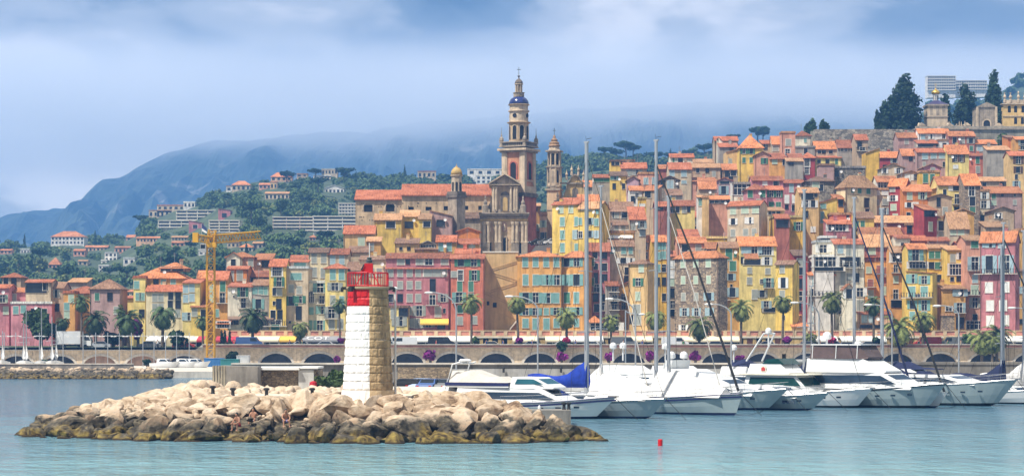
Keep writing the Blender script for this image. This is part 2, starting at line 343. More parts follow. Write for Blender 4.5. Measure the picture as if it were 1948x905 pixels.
ME_PANE = {0: pane_mesh(0, FRAME_W), 2: pane_mesh(2, FRAME_W), 5: pane_mesh(5, FRAME_W)}
def leaf_mesh(k):
    q = MB(); q.bx(-.5, .5, -.07, -.03, -.5, .5, 0)
    for z in (-.49, -.02, .45): q.bx(-.5, .5, -.09, -.07, z, z+.05, 0)
    for i in range(8): z = -.42+i*.11; q.bx(-.42, .42, -.085, -.07, z, z+.03, 0)
    return q.mesh('shutter', sh_mat(k))
ME_LEAF = {k: leaf_mesh(k) for k in SH}
q = MB(); q.bx(-.5, .5, -1, 0, -.12, 0, 0)
for x in np.linspace(-.5, .5, 12): q.bx(x-.012, x+.012, -.99, -.96, 0, 1, 1)
for z in (.05, .93): q.bx(-.5, .5, -1, -.95, z, z+.05, 1)
for s in (-1, 1):
    q.bx(s*.5-.01, s*.5+.01, -1, 0, .93, .98, 1); q.bx(s*.5-.01, s*.5+.01, -1, 0, .0, .05, 1)
ME_BALC = q.mesh('balcony', [TRIM, IRON])
q = MB(); q.add([(-.5, 0, 0), (.5, 0, 0), (.5, -1, -.55), (-.5, -1, -.55), (-.5, 0, -.04), (.5, 0, -.04), (.5, -1, -.6), (-.5, -1, -.6), (-.5, -1, -.75), (.5, -1, -.75)],
    [(0, 3, 2, 1), (4, 5, 6, 7), (0, 1, 5, 4), (1, 2, 6, 5), (0, 4, 7, 3), (3, 2, 9, 8)])
AWN_V = (q.v, q.f)
def awning_mesh(m): return MB().add(*AWN_V).mesh('awning', m)
CHIM = MB().bx(-.35, .35, -.25, .25, -.6, 1.0, 0).bx(-.42, .42, -.32, .32, 1.0, 1.12, 0)
for x in (-.18, .18): CHIM.bx(x-.1, x+.1, -.1, .1, 1.12, 1.35, 1)
ME_CHIM = {}
def chim_mesh(k):
    if k not in ME_CHIM: ME_CHIM[k] = CHIM.mesh('chimney', [wall_mat(k), roof_mat('o')])
    return ME_CHIM[k]
ME_PIPE = MB().bx(-.05, .05, -.06, .05, 0, 1).mesh('downpipe', mat('downpipe_brown', (.14, .08, .05)))
q = MB(); q.bx(-.025, .025, -.025, .025, 0, 2.2)
for z_, w_ in ((2.1, .5), (1.85, .7), (1.6, .9)): q.bx(-w_/2, w_/2, -.02, .02, z_, z_+.04)
ME_ANT = q.mesh('antenna', mat('antenna_metal', (.25, .25, .25)))
q = MB(); q.lathe([(.02, 0), (.28, .05), (.36, .14), (.3, .12), (.02, .04)], 10); q2 = MB(); q2.add(q.v, q.f, 0, Matrix.Rotation(R(75), 4, 'X')); q2.bx(-.03, .03, 0, .3, -.03, .03)
ME_DISH = q2.mesh('satellite_dish', mat('dish_white', (.62, .6, .58)))
def part(name, me, par, loc, sc=(1, 1, 1), rz=0):
    o = bpy.data.objects.new(name, me); COL.objects.link(o); o.parent = par; o.location = loc; o.scale = sc
    if rz: o.rotation_euler.z = rz
    return o
WCOUNT = [0]
def put_window(par, st, col, x, z, w, h, y=0.0):
    """o open shutters, c closed shutters, d dark, w white frame, b balcony door, g wide glazing, B balcony only with dark door, a awning, h dark opening"""
    WCOUNT[0] += 1
    fr = part('window', ME_FR['p' if st in 'dh' and WCOUNT[0] % 2 else ('w' if st in 'wg' else 'd')], par, (x, y, z), (w, 1, h))
    iw = 1/w; ih = 1/h
    if st in 'odwbBgh':
        part('pane', ME_PANE[5 if st == 'g' else 2 if st in 'owbB' and not (st == 'o' and WCOUNT[0] % 3 == 0) else 0], fr, (0, 0, 0))
    if st == 'c':
        for s in (-1, 1): part('shutter', ME_LEAF[col], fr, (s*.252, 0, 0), (.49, .6, 1))
    if st in 'ob':
        for s in (-1, 1): part('shutter', ME_LEAF[col], fr, (s*(.5+.29), 0, 0), (.54, 1, 1.02))
    if st == 'o' and WCOUNT[0] % 4 == 0: part('shutter', ME_LEAF[col], fr, (-.252, 0, 0), (.49, .6, 1))
    if st in 'bB': part('balcony', ME_BALC, par, (x, y, z-h/2), (max(1.8, w*2.1), .75, .95))
def facade(W, Ht, holes, y=0.0, deep=.35):
    """front wall sheet with real openings and reveals"""
    xs = sorted({-W/2, W/2} | {max(-W/2, min(W/2, v)) for h in holes for v in (h[0], h[1])}); zs = sorted({0, Ht} | {max(0, min(Ht, v)) for h in holes for v in (h[2], h[3])})
    q = MB(); idx = {}
    def vi(i, j):
        if (i, j) not in idx: idx[i, j] = len(q.v); q.v.append((xs[i], y, zs[j]))
        return idx[i, j]
    for i in range(len(xs)-1):
        for j in range(len(zs)-1):
            cx, cz = (xs[i]+xs[i+1])/2, (zs[j]+zs[j+1])/2
            if any(h[0] < cx < h[1] and h[2] < cz < h[3] for h in holes): continue
            q.f.append((vi(i, j), vi(i+1, j), vi(i+1, j+1), vi(i, j+1))); q.m.append(0)
    for a, b, c, d in holes:
        q.add([(a, y, c), (b, y, c), (b, y, d), (a, y, d), (a, y+deep, c), (b, y+deep, c), (b, y+deep, d), (a, y+deep, d)], [(0, 4, 5, 1), (1, 5, 6, 2), (2, 6, 7, 3), (3, 7, 4, 0)])
    return q
DEFW = (1.05, 1.55)
TILES = dict(J=(0, 380, 2.6625), I=(380, 440, 3.4794), H=(650, 360, 2.6634), T=(640, 120, 2.381), G=(900, 450, 3.62), A=(1100, 260, 4.113), B=(1370, 220, 3.933),
    C=(1640, 220, 3.935), D=(1120, 430, 3.62), E=(1370, 430, 3.62), F=(1640, 430, 3.62), P=(0, 0, 1), U=(1640, 110, 5.029), V=(240, 240, 3.482), K=(840, 300, 4.525))
WSC = dict(A=(.82, .84), B=(.8, .74), C=(.78, .7), D=(.82, .76), E=(.82, .72), F=(.78, .66))
HOUSES = {}
def mid_d(px, py):
    for d in range(640, 1360, 6):
        if HC+(HY-py)*d/FPX <= z_mid(px, d): return float(d)
    return 1330.0
def house(spec):
    f = [s.strip() for s in spec.split('|')]
    T = TILES[f[0]]; s = T[2]
    x0, x1 = [T[0]+float(v)/s for v in f[1].split(',')]
    yt, ye, yb = [T[1]+float(v)/s for v in f[2].split(',')]
    wc, rc, kind = f[3], f[4][0], f[4][1]
    op = {o[0]: float(o[1:]) for o in f[5].split()} if f[5] else {}
    label = f[6]; wins = f[7] if len(f) > 7 else ''
    cat = f[8] if len(f) > 8 else 'house'
    d = DD(yb) if 'd' not in op else op['d']
    if 'm' in op: d = mid_d((x0+x1)/2, yb)
    d += op.get('e', 0)
    k = FPX/d; th = 0; D = op.get('D', 7.0)
    if 'r' in op: th = -R(op.get('a', 28)); D = max(3, op['r']/s/k/math.sin(-th))
    if 'l' in op: th = R(op.get('a', 28)); D = max(3, op['l']/s/k/math.sin(th))
    ct = math.cos(th); Wd = (x1-x0)/k/ct; xc = (x0+x1)/2
    near = Wd/2*abs(math.sin(th)); base_vis = zat(yb, d)
    gz = min(ground_z((xc-974)/k, d), ground_z((xc-974)/k, max(405, d-3)))
    if 'm' in op: gz = min(gz, base_vis)
    z0 = min(gz-.5, base_vis-(0 if 'z' in op else 4)) if 'z' not in op else base_vis
    if d < 452 and 'z' not in op: z0 = 4.2
    he = zat(ye, d)-z0; x_w = (xc-974)/k
    root = thing({'house': 'house'}.get(cat, cat.replace(' ', '_')), label, cat, (x_w, d, z0), th)
    HOUSES[label] = root
    # ---- windows
    holes = []; todo = []
    for g in wins.split():
        st, rest = g.split('@'); pts = []; size = DEFW
        for c in reversed(rest.split(';')):
            if '*' in c: c, sz = c.split('*'); size = tuple(float(v) for v in sz.split('x'))
            pts.append((*[float(v) for v in c.split(',')], *size))
        for cx, cy, w, h in reversed(pts):
            cx = T[0]+cx/s; cy = T[1]+cy/s
            if f[0] in WSC and st[0] not in 'a' and (w, h) != DEFW: w *= WSC[f[0]][0]; h *= WSC[f[0]][1]
            lx = (cx-xc)/k/ct; lz = zat(cy, d)-z0
            lx = max(-Wd/2+w/2+.1, min(Wd/2-w/2-.1, lx))
            if st[0] == 'a': part('awning', awning_mesh(mat('awning_'+st[1], AWC[st[1]], var=.05)), root, (lx, -.02, lz), (w, 1.3, h)); continue
            if lz < h/2+.1 or lz > he-h/2: lz = max(h/2+.1, min(he-h/2-.05, lz))
            todo.append((st[0], st[1] if len(st) > 1 else 't', lx, lz, w, h))
            if st[0] != 'c': holes.append((lx-w/2, lx+w/2, lz-h/2, lz+h/2))
    rnd = random.Random(label)
    if cat == 'house' and Wd > 3.2 and wins and 'z' not in op:
        zlo = base_vis-z0+1.2; zz_ = he-1.6; shc = rnd.choice('ygstn')
        while zz_ > zlo:
            nxx = max(1, int(Wd/2.6))
            for i_ in range(nxx):
                lx = -Wd/2+Wd*(i_+.5)/nxx+rnd.uniform(-.25, .25)
                if rnd.random() < .62 and all(abs(lx-t_[2]) > .95+t_[4]*.8 or abs(zz_-t_[3]) > .9+t_[5]/2 for t_ in todo):
                    st = rnd.choice('cccohd'); w, h = rnd.choice([(.8, 1.3), (.9, 1.5), (.6, .8)]); todo.append((st, shc, lx, zz_, w, h))
                    if st != 'c': holes.append((lx-w/2, lx+w/2, zz_-h/2, zz_+h/2))
            zz_ -= 2.9
    q = facade(Wd, he, holes)
    o = len(q.v); a, b = -Wd/2, Wd/2
    q.add([(a, 0, 0), (a, D, 0), (a, D, he), (a, 0, he)], [(0, 3, 2, 1)]); q.add([(b, 0, 0), (b, D, 0), (b, D, he), (b, 0, he)], [(0, 1, 2, 3)])
    q.add([(a, D, 0), (b, D, 0), (b, D, he), (a, D, he)], [(0, 3, 2, 1)]); q.add([(a, .36, he-.01), (b, .36, he-.01), (b, D, he-.01), (a, D, he-.01)], [(0, 1, 2, 3)])
    ov = .35; t = .14
    dr = d+D/2*ct
    if kind == 'g':
        zr = max(he+.25, zat(yt, dr)-z0)
        q.add([(a, 0, he), (a, D, he), (a, D/2, zr)], [(0, 2, 1)]); q.add([(b, 0, he), (b, D, he), (b, D/2, zr)], [(0, 1, 2)])
    elif kind == 'f':
        zr = zat(yt, d)-z0; q.add([(a, 0, he), (b, 0, he), (0, 0, zr), (a, D, he), (b, D, he), (0, D, zr)], [(0, 1, 2), (3, 5, 4)])
    elif kind == 's':
        zr = max(he+.3, zat(yt, d+D*ct)-z0)
        q.add([(a, 0, he), (a, D, he), (a, D, zr)], [(0, 2, 1)]); q.add([(b, 0, he), (b, D, he), (b, D, zr)], [(0, 1, 2)]); q.add([(a, D, he), (b, D, he), (b, D, zr), (a, D, zr)], [(0, 3, 2, 1)])
    elif kind in 'LR':   # wall top slopes in the facade plane
        zr = zat(yt, d)-z0; hi, lo = (a, b) if kind == 'L' else (b, a)
        q.add([(lo, 0, he), (hi, 0, he), (hi, 0, zr), (lo, D, he), (hi, D, he), (hi, D, zr)], [(0, 1, 2), (3, 5, 4)])
    q.build('wall', wall_mat(wc), root)
    r = MB()
    def slab(p): # quad, extruded down
        n = len(p); r.add([(x, y, z+t) for x, y, z in p]+[(x, y, z) for x, y, z in p], [tuple(range(n)), tuple(reversed(range(n, 2*n)))]+[(i, i+n, (i+1) % n+n, (i+1) % n) for i in range(n)])
    if kind == 'g':
        sl = (zr-he)/(D/2); e = -ov*sl
        slab([(a-.2, -ov, he+e), (b+.2, -ov, he+e), (b+.2, D/2, zr), (a-.2, D/2, zr)]); slab([(b+.2, D+ov, he+e), (a-.2, D+ov, he+e), (a-.2, D/2, zr), (b+.2, D/2, zr)])
    elif kind == 'h':
        zr = max(he+.3, zat(yt, dr)-z0); i = min(D/2, Wd*.45); sl = (zr-he)/(D/2); e = he-ov*sl
        A_, B_, C_, D_ = (a-ov, -ov, e), (b+ov, -ov, e), (b+ov, D+ov, e), (a-ov, D+ov, e); E_, F_ = (a+i, D/2, zr), (b-i, D/2, zr)
        slab([A_, B_, F_, E_]); slab([B_, C_, F_]); slab([C_, D_, E_, F_]); slab([D_, A_, E_])
    elif kind == 'f':
        sl = (zr-he)/(Wd/2); e = he-ov*sl
        slab([(a-ov, -ov, e), (0, -ov, zr), (0, D+ov, zr), (a-ov, D+ov, e)]); slab([(0, -ov, zr), (b+ov, -ov, e), (b+ov, D+ov, e), (0, D+ov, zr)])
    elif kind == 's':
        sl = (zr-he)/D; slab([(a-.2, -ov, he-ov*sl), (b+.2, -ov, he-ov*sl), (b+.2, D+.1, zr+.1*sl), (a-.2, D+.1, zr+.1*sl)])
    elif kind in 'LR':
        slab([(lo, -.25, he), (hi, -.25, zr), (hi, D+.2, zr), (lo, D+.2, he)] if lo < hi else [(hi, -.25, zr), (lo, -.25, he), (lo, D+.2, he), (hi, D+.2, zr)])
    else:
        slab([(a-.15, -.18, he), (b+.15, -.18, he), (b+.15, D, he), (a-.15, D, he)]); zr = he
        for z in ((a-.1, a+.12, -.12, D), (b-.12, b+.1, -.12, D), (a+.12, b-.12, -.12, .12)): r.bx(*z, he+t, he+t+.35)
    ro = r.build('roof', roof_mat(rc), root)
    if cat == 'house' and Wd > 3 and rnd.random() < .55: part('downpipe', ME_PIPE, root, (rnd.choice((a+.12, b-.12)), -.06, 0), (1, 1, he-.1))
    if cat == 'house' and Wd > 3 and rnd.random() < .5: part('antenna', ME_ANT, ro, (rnd.uniform(a+.6, b-.6), D*.5, zr-.1), rz=rnd.uniform(-1, 1))
    if cat == 'house' and Wd > 3.4 and rnd.random() < .22: part('satellite_dish', ME_DISH, root, (rnd.uniform(a+.6, b-.6), -.3, he-.9))
    if kind in 'ghs' and Wd > 4.5 and rnd.random() < .7 and 'n' not in op:
        cx = rnd.uniform(a+1, b-1); cy = D*.62 if kind != 's' else D*.75; part('chimney', chim_mesh(wc), ro, (cx, cy, zr-(.5 if kind != 's' else .3)))
    for st, col, lx, lz, w, h in todo: put_window(root, st, col, lx, lz, w, h)
    return root
AWC = dict(w=(.75, .73, .68), y=(.75, .45, .08), n=(.2, .13, .09), r=(.42, .04, .06), c=(.72, .62, .45), g=(.24, .24, .25))

SPECS = '''
J|-45,46|430,447,600|pink|rg||bright pink house cut by the left edge of the picture|bs@12,500 cs@30,560
J|45,262|446,467,600|pink|og|e3|long pink house with an orange tiled roof, second from the left edge|cy@70,495;155,500 d@200,500 ct@80,556;118,551 cy@235,500
J|55,262|524,526,600|pink|wn|e-2 D3|pink terrace block projecting below the long pink house|ct@80,558;118,553 d@170,570;225,570
J|130,262|405,418,447|beige|rg|d446 D6|brown roofed attic house above the long pink house at left|h@163,407*4x2 d@230,430
J|262,322|418,446,600|tan|bg|e1|narrow tan house with brown roof between the long pink and the orange house|cy@275,475;290,475 d@287,545
J|322,380|470,472,612|amber|rn|e-1|amber front bay of the red roofed house behind the slender palm|ct@335,540 cs@360,500;336,580
J|322,512|440,472,610|ochre|rh|e2|orange ochre house with red hipped roof behind the slender palm|cy@470,489 cs@475,535;410,495 d@470,580
J|455,606|405,450,620|mauve|bh|D9|tall mauve house with brown hipped roof and one dark window|d@557,490 cy@590,560
J|10,105|372,392,430|tan|rh|d462 D6|small red roofed house behind the far left pink houses|d@30,402;70,402
J|345,440|398,418,446|grey|ts|d466 D6|low tile roofed house behind the orange ochre house|
J|612,676|488,498,545|lemon|rg|d460|pale yellow house in the gap beside the big ochre house|
J|678,935|340,396,598|ochre|oh|D12|big ochre house with broad orange hipped roof|ct@828,420;877,414 d@718,575;790,420
J|676,736|394,396,598|lemon|rn|e-2 D3|lemon yellow corner bay of the big ochre house|ct@700,490;720,490 ct@690,430 d@718,575
J|812,944|320,345,362|tan|oh|d449 D5 z1|square roof lantern on top of the big ochre house|d@840,352;900,352*2x.8
J|740,925|432,463,606|cream|rg|e-3|cream house with red roof in front of the big ochre house|cy@785,495;815,495;785,545;815,545 d@865,487;902,487;863,530;902,530 cy@865,575;900,575
J|925,1012|404,422,606|lemon|rs|e-4|yellow house with blue shutters left of the crane|cb@940,452;972,447 cb@940,500;972,495 ob@950,590
J|1000,1062|360,395,430|orange|og|d448 D6|orange roofed house behind the crane mast|
J|968,1048|515,543,600|yellow|os|e-6 D5|low yellow house with orange lean-to roof beside the crane foot|cy@985,570 d@1030,575
I|0,50|272,296,470|orange|og|e-1|deep orange house directly left of the crane mast|cy@25,350
I|50,183|265,320,600|amber|rg||orange house with green shutters just right of the crane mast|cg@152,365*1.1x2 Bn@150,440*1.1x2 ct@110,540 cs@85,380;85,440
I|110,192|590,612,640|peach|os|e-7 D4 z1|little shop with orange lean-to roof right of the crane|g@152,638*2.4x1.2
I|175,356|140,170,240|salmon|oh|D9 d480|pink house with bright orange roof standing above the row right of the crane|d@222,205 cy@340,208
I|176,272|141,172,238|ivory|of|d477 D4|white gable of the pink house above the crane row|d@222,207
I|358,476|150,188,262|peach|os|d482|peach wing with orange roof beside the pink house above the row|d@435,215*1.6x1.5
I|180,318|232,250,345|orange|rg|d452|orange house with grey green shutters above the white house|cy@205,295*1.2x2;265,292*1.2x2
I|185,350|342,368,660|ivory|rs|e0|white house with green balcony doors and red roof, right of the crane|bg@285,398*1x1.9 By@289,475*1x1.9 an@240,560*9x1 d@240,590;210,590 d@225,430;215,400*.3x.3
I|335,462|262,300,345|tan|rg|d456|red roofed attic house over the teal shuttered house|h@350,315;440,315
I|350,462|320,356,660|grey|bg|e0|grey house with vivid teal shutters behind the dark palm|ot@383,391*1x1.4;388,480*1.1x2 ct@430,393*1.2x1.6 ct@405,391*1x1.5 Bn@388,540 d@430,560
I|460,570|185,232,660|yellow|rg|e-1 D8|tall narrow yellow house with a pink balcony|g@512,262*1.9x1.8 bg@525,335*1x1.8 h@493,398*.7x1.5 cy@526,398 d@493,475*.6x.8 h@523,480*1x2 d@485,555;530,555*1x2 Bn@500,605*2.2x1.2 cg@500,636*1.6x1.2
I|568,718|242,246,658|beige|wn|e0 D9|tall grey beige house with turquoise shuttered attic|ct@637,298*2.2x1.4 cy@605,378;658,388 og@607,460*1.2x1.8;658,450*1.2x1.4 h@655,540*1.1x2.6 d@597,600*.5x.5
I|595,716|192,204,246|ivory|rs|d440 D5 z1|white penthouse with a turquoise window on the tall beige house|ct@663,228*2.4x1.2
I|600,718|160,190,200|tan|rg|d470 D6|red roofed house just behind the white penthouse|
I|720,850|112,140,345|cream|bg|d462|cream house with two rows of grey shutters under a brown roof|cy@757,178*1.1x2;820,178*1.1x2;757,270;818,275*1.1x2
I|850,985|116,152,240|beige|rg|d462|beige house with red roof above the pale yellow house|cb@880,188*1.1x1.9;940,188*1.1x1.9
I|716,830|338,342,656|ivory|wn|e1 D7|ivory house with a covered loggia and teal shutters|ot@797,368*1.3x2 Bn@797,372*1.3x1.8 w@726,435;744,435*.7x2 By@808,452 ct@726,525 ot@803,520*1x1.5 ct@728,620*.8x2 ot@795,622*1.2x2
I|830,972|215,245,660|lemon|rh|e-2|pale yellow house with turquoise shutters left of the lighthouse|ct@881,278*1.1x2.2;939,278*1.1x2.2 oy@895,365*1.4x1.5 cy@880,455*1x1.8 oy@873,535*1.3x2.2 By@873,545*1.3x1.8 cy@873,612*1.1x2;930,612*1.1x2 ct@940,455*.9x1.6
I|968,1062|205,262,660|tan|bs|e2 D8|shaded house with dark brown roof right behind the lighthouse lantern|ct@990,330;990,400 cy@990,480;990,600
I|1000,1100|172,200,262|grey|bg|d474|low brown roofed house between the church terrace and the lighthouse|w@1060,190*3x.8
H|90,226|338,358,712|cream|bs|e6|cream house mostly hidden behind the lighthouse|cy@110,420;150,420;190,420
H|225,545|380,402,712|rose|rs|e0 D4|long rose pink house with rows of grey green shutters right of the lighthouse|cy@247,422;296,422;344,422;388,422 cy@460,422*3.4x1.5;520,422 cy@244,485;296,485;344,485;388,485 h@461,488*1.1x2.6 d@250,550;296,550 cy@344,550;388,550 Bn@460,560*1.2x2 oy@515,550 cy@343,615 oy@393,615*1.2x2 cy@488,620*1.2x2 cy@355,678 oy@384,678*1.3x1.9 oy@440,678*1.2x1.5 cy@405,678 ay@500,655*5.6x1.6 d@505,690*1.4x1.2 d@520,615*.5x1
H|225,548|325,350,384|rose|rg|d434 D7|set back attic storey of the long rose pink house|cy@300,362;395,362;522,362*1.4x1.2 d@335,362*.8x1.1 w@441,362*1.5x1.2
H|240,340|598,600,712|lemon|bn|e-3 D3|small yellow annexe by the long rose house|cy@262,622*1x2 oy@292,668*1.4x1.8 h@315,605*1.8x1.6
H|552,722|330,352,712|coral|rg|e-2|coral red house beside the tan church wall|og@604,372*1.2x1.4;670,372*1.2x1.4 cy@566,430*1.1x1.2 g@602,436*1x2 og@672,436*1x2 cg@598,492*1x2;655,492*1x2 bt@595,548*1.3x2 cg@600,606 cg@655,606 cy@600,665;672,662 cg@655,548
H|575,698|302,326,345|coral|rs|d438 D6|narrow red roofed attic strip over the coral house|
H|480,580|235,266,330|ochre|rg|d452|small house with teal doors and red roof above the rose house|ct@502,290*1x1.9;545,290*1x1.9
H|585,697|195,214,256|orange|of|d465|orange gabled house below the church front|
H|575,697|252,278,330|ochre|rs|d458 D5|low ochre house with green blinds under the orange gable|cs@602,293*1.2x1;660,293*1.2x1
H|395,478|262,280,308|grey|gf|d462|small gabled house with a teal window below the church terrace|g@430,290*3x1.4
H|370,485|300,306,330|ochre|bs|d450 D5|low shed roofed house in front of the teal gabled one|
H|270,388|250,274,330|sand|bs|d456|low sandy house with a brown tile roof under the yellow parish buildings|d@300,300*.7x.7;340,300*.7x.7
H|165,302|125,155,272|yellow|tg|d492|yellow parish building with a brown roof, left of the three below the church nave|h@248,180*2x1.5
H|296,392|108,138,252|yellow|tg|d496|middle yellow parish building below the church nave|h@341,180*1.8x1.5
H|390,452|124,152,248|yellow|ts|d492|right hand narrow yellow parish building below the church nave|h@432,177*1.6x1.3
H|445,562|108,135,238|mauve|tL|d498|grey plastered lean-to building beside the dark stone turret|h@502,172*1.8x1.5
H|10,166|185,224,335|sand|rg|d484|sand coloured low house with red roof at the left foot of the church|cs@100,272*1.4x2.4
H|125,198|243,264,335|ochre|ts|d478 D4|small lean-to annexe of the sand coloured house|cy@150,292
H|30,135|290,320,345|beige|bs|d470|dim low house with a brown roof above the lighthouse lantern|
G|795,942|45,100,640|rose|rg|e2|tall narrow pink house behind the thick mast, dark windows|h@845,205*.9x1.2;845,285*.8x2;905,210;905,285 Bn@850,355 h@845,420;905,420 Bn@905,480 h@850,490 cg@815,175;815,310 d@845,570 h@840,122;905,122*1x1.4
G|305,612|102,138,640|amber|oh|e0 D10|big orange house with five rows of pale turquoise shutters, left half|ct@359,175*1.1x1.9;430,175*1.1x1.9;503,175*1.1x1.9;573,175*1.1x1.9 ct@361,298*1.1x2.1;430,298*1.1x2.1 ot@504,298*1.5x2;573,298*1.5x2 ot@362,420*1.2x2;431,420*1.2x2;507,422*1.5x2 ct@574,422*1.1x2 ot@362,515*1.2x1.4;430,515*1.2x1.4 ct@504,515*1x1.4 ot@575,513*1.2x1.4 ct@361,595*1.2x1.8;430,600*1.2x2.2;505,600*1.2x2.2;575,595*1.2x1.8
G|614,770|104,138,640|amber|oh|e0 D10 r30|big orange house, right half beyond the brown drainpipe|ot@645,175*1.3x1.7;712,175*1.3x1.7 ct@648,298*1.1x2.1 ot@712,298*1.4x2.2 cg@647,420*1.3x2.1 ct@711,420*1.2x2.2 ot@712,512*1.3x1.5 ct@650,512;712,592*1.1x1.6;655,592*1.1x1.6
G|795,882|550,586,655|ivory|oh|d425 D4 z1|small kiosk with a pyramid orange roof in front of the pink house|g@838,625*6x1.6
T|978,1100|628,640,872|yellow|rg|r24 d466 D9|bright yellow house with pale turquoise shutters beside the church|ct@1024,718*1.1x1.9 ct@1097,718*1.1x1.9 ct@1024,777*1.1x1.9 ob@1094,777*1x1.9 ct@1024,835*1.1x1.9;1097,835 cs@1062,663;1018,663
T|1030,1118|612,640,680|yellow|rg|d474|attic block with red roof on the bright yellow house|ct@1062,663*1x1.2
A|0,162|510,560,840|yellow|tg|r85 d462 D9|yellow house with a deep shaded ochre side, right of the church|ct@4,660*1x1.8 ob@88,662*1.1x1.7 ct@155,585*.8x1.3;150,670 ob@88,762*1.1x1.7 w@5,765*1.1x1.6 cb@155,765
A|0,165|455,505,555|sand|og|d480|patchwork tiled roof house above the yellow house|
A|5,252|345,392,470|grey|og|D9|long stone house with a bright orange roof beside the yellow tower|d@60,420
A|118,250|298,320,352|grey|rg|d556|low house with a green veranda behind the long orange roof|cg@185,340*6x1
A|250,332|186,194,280|yellow|bn|d580 D5|yellow belvedere tower with an open top storey|h@277,206*1.4x1.2;305,206*1.4x1.2
A|330,442|188,192,246|grey|bn|d594|grey flat topped house right of the belvedere tower|h@345,207*.8x.8;365,207*.8x.8 cy@400,215
A|252,382|276,306,412|yellow|bg|d552|yellow house with two dark windows below the belvedere tower|ot@282,322*1.2x1.2 h@281,388*1x1.7;355,388*1x1.7
A|245,416|412,434,515|gold|rs|D6|golden yellow house with one dark window in mid slope|h@303,468*1.2x1.8
A|335,536|205,248,335|tan|rg|d578|brown walled house with bright red roof and a dark window pair|oy@450,280*2x1.6 cy@390,285
A|383,478|310,338,395|lilac|tf|d548|small pinkish gabled house next to the yellow two window house|
A|473,632|282,292,390|salmon|tn|d552|flat topped salmon house with pale blue shutters|cb@530,347*1.4x2;592,345*1.2x2
A|402,505|388,420,505|white|og|d530|white house with orange roof and a little arch|w@460,460*1x1.2 d@430,490
A|500,612|386,420,475|tan|os|r40 d528|tan house with orange roof and dark paired windows, shaded side|h@545,452*2x2
A|475,532|474,486,548|gold|yn|d516 D5|tiny golden yellow block in mid slope|cw@500,535*1.6x.8
A|250,432|512,582,640|tan|bg|d503|weathered tan house with broad brown roof and a dark gallery|h@380,602*3x1.8 cy@300,610 n@350,600 h@285,590
A|265,412|662,692,750|white|bs|d484 D6|low white house with a brown lean-to roof|cy@300,718*1.1x1.5;352,720*1x1.9
A|190,442|742,752,845|ochre|tn|d466 D8|flat roofed ochre house with a small white awning|aw@312,770*6x1 d@215,818;240,818 h@260,800
A|402,530|552,648,775|beige|rs|d480 D9|beige house with a steep red roof and blue balcony doors|bb@500,690*1.1x1.9 cb@505,745*1.6x2.2 cy@430,700
A|530,706|590,622,775|lemon|tg|e-2|pale yellow house left of the thin mast, dark shuttered windows|oy@552,655*1.2x2;627,645*1.3x1.5 cb@565,740*1.2x2;627,738*1.2x2
A|603,722|510,545,600|brick|rg|d498|red roofed house with one dark window under the stone gable|h@625,560*2x1
A|703,856|590,620,748|lemon|rs|e0|pale yellow house with four square windows right of the thin mast|h@728,650*1.2x1.6;788,648*1.3x1.6 cy@722,710;790,710 Bn@722,712*1x1.4
A|718,912|500,541,600|lemon|rg|d500|low lemon house with a red roof and white sashes|w@740,562*1.3x1.8 h@775,563*1.2x1.8 h@855,560*1.5x1.6 cy@830,560
A|850,968|588,630,785|tan|rg|e1|tan house with dark windows left of the orange cube house|oy@886,658*1.5x1.6 oy@945,655*1.4x1.6 h@890,718*2.4x1.1
A|968,1176|526,572,790|coral|og|e-1 D8|square orange house with white framed windows in mid slope|cg@1033,592*1.3x1.7;1103,592*1.3x1.7 w@1031,677*1.4x2.2 cw@1102,676*1.3x2.2 cw@1103,762*1.6x1 d@1030,755*2x.8
A|1022,1190|465,491,530|salmon|og|d514|low salmon house with two white lattice windows|w@1065,508*2.8x.9;1150,508*2.6x.9
A|976,1022|470,478,580|sand|tn|d511 D4|narrow sand coloured stair tower by the square orange house|
A|820,948|355,388,505|peach|og|D8|peach house with an air conditioner and dark windows|cy@862,407*3x1.1 h@850,482*1.5x1.8 d@907,480*1.4x1.2
A|936,982|462,475,540|white|ts|d514 D4|slim white bay with a turquoise window|ct@957,510*1.2x2.2
A|945,1085|355,408,465|tan|og|d530|tan house with a steep orange roof in upper mid slope|
A|1085,1205|322,346,455|lilac|rf|D7|lilac gabled house with a purple door and pink porch roof|h@1147,357*3x.9 ob@1138,418*1.5x2.6
A|885,1112|212,243,330|tan|tg|D8 d576|long tan house with two dark square windows near the skyline|h@935,260*1.1x1.5;1010,258*1.1x1.5
A|895,1078|322,350,358|salmon|os|d562 D5|low orange roofed shed row under the long tan house|
A|710,886|205,256,385|beige|rg|D9 d562|beige house with a broad red roof and pale turquoise shutters|cb@733,285*1.6x2;827,285*1.7x2.2 cb@827,355*1.6x1
A|720,906|135,163,205|ivory|rg|d608|red roofed chalet at the top edge of the old town|cg@745,182*.7x1.6 h@800,185*1.5x1.6
A|905,1060|178,205,225|salmon|tg|d604|salmon stucco house on the skyline left of the white gable|d@985,200*1x.8
A|640,792|308,340,400|oldstone|tf|d546|stone gabled house with a pale blue window|cb@720,362*2x2.4 h@768,362*.7x1.6 h@660,360
A|630,706|222,252,325|brick|og|d576|narrow brown house with orange roof left of the broad red roof|
A|693,817|415,458,510|grey|bs|d520|grey green house with a brown roof in mid slope|cs@735,485*2x1.6
A|1127,1240|215,258,325|tan|og|d576|tan house with dark windows under an orange roof near the skyline|h@1163,290*1.2x1.8 h@1222,285*1.8x1.8 d@1195,310
A|1088,1128|244,250,322|crimson|rn|d578 D4|narrow strip of crimson house with a blue window|cb@1110,268*1.2x1.8
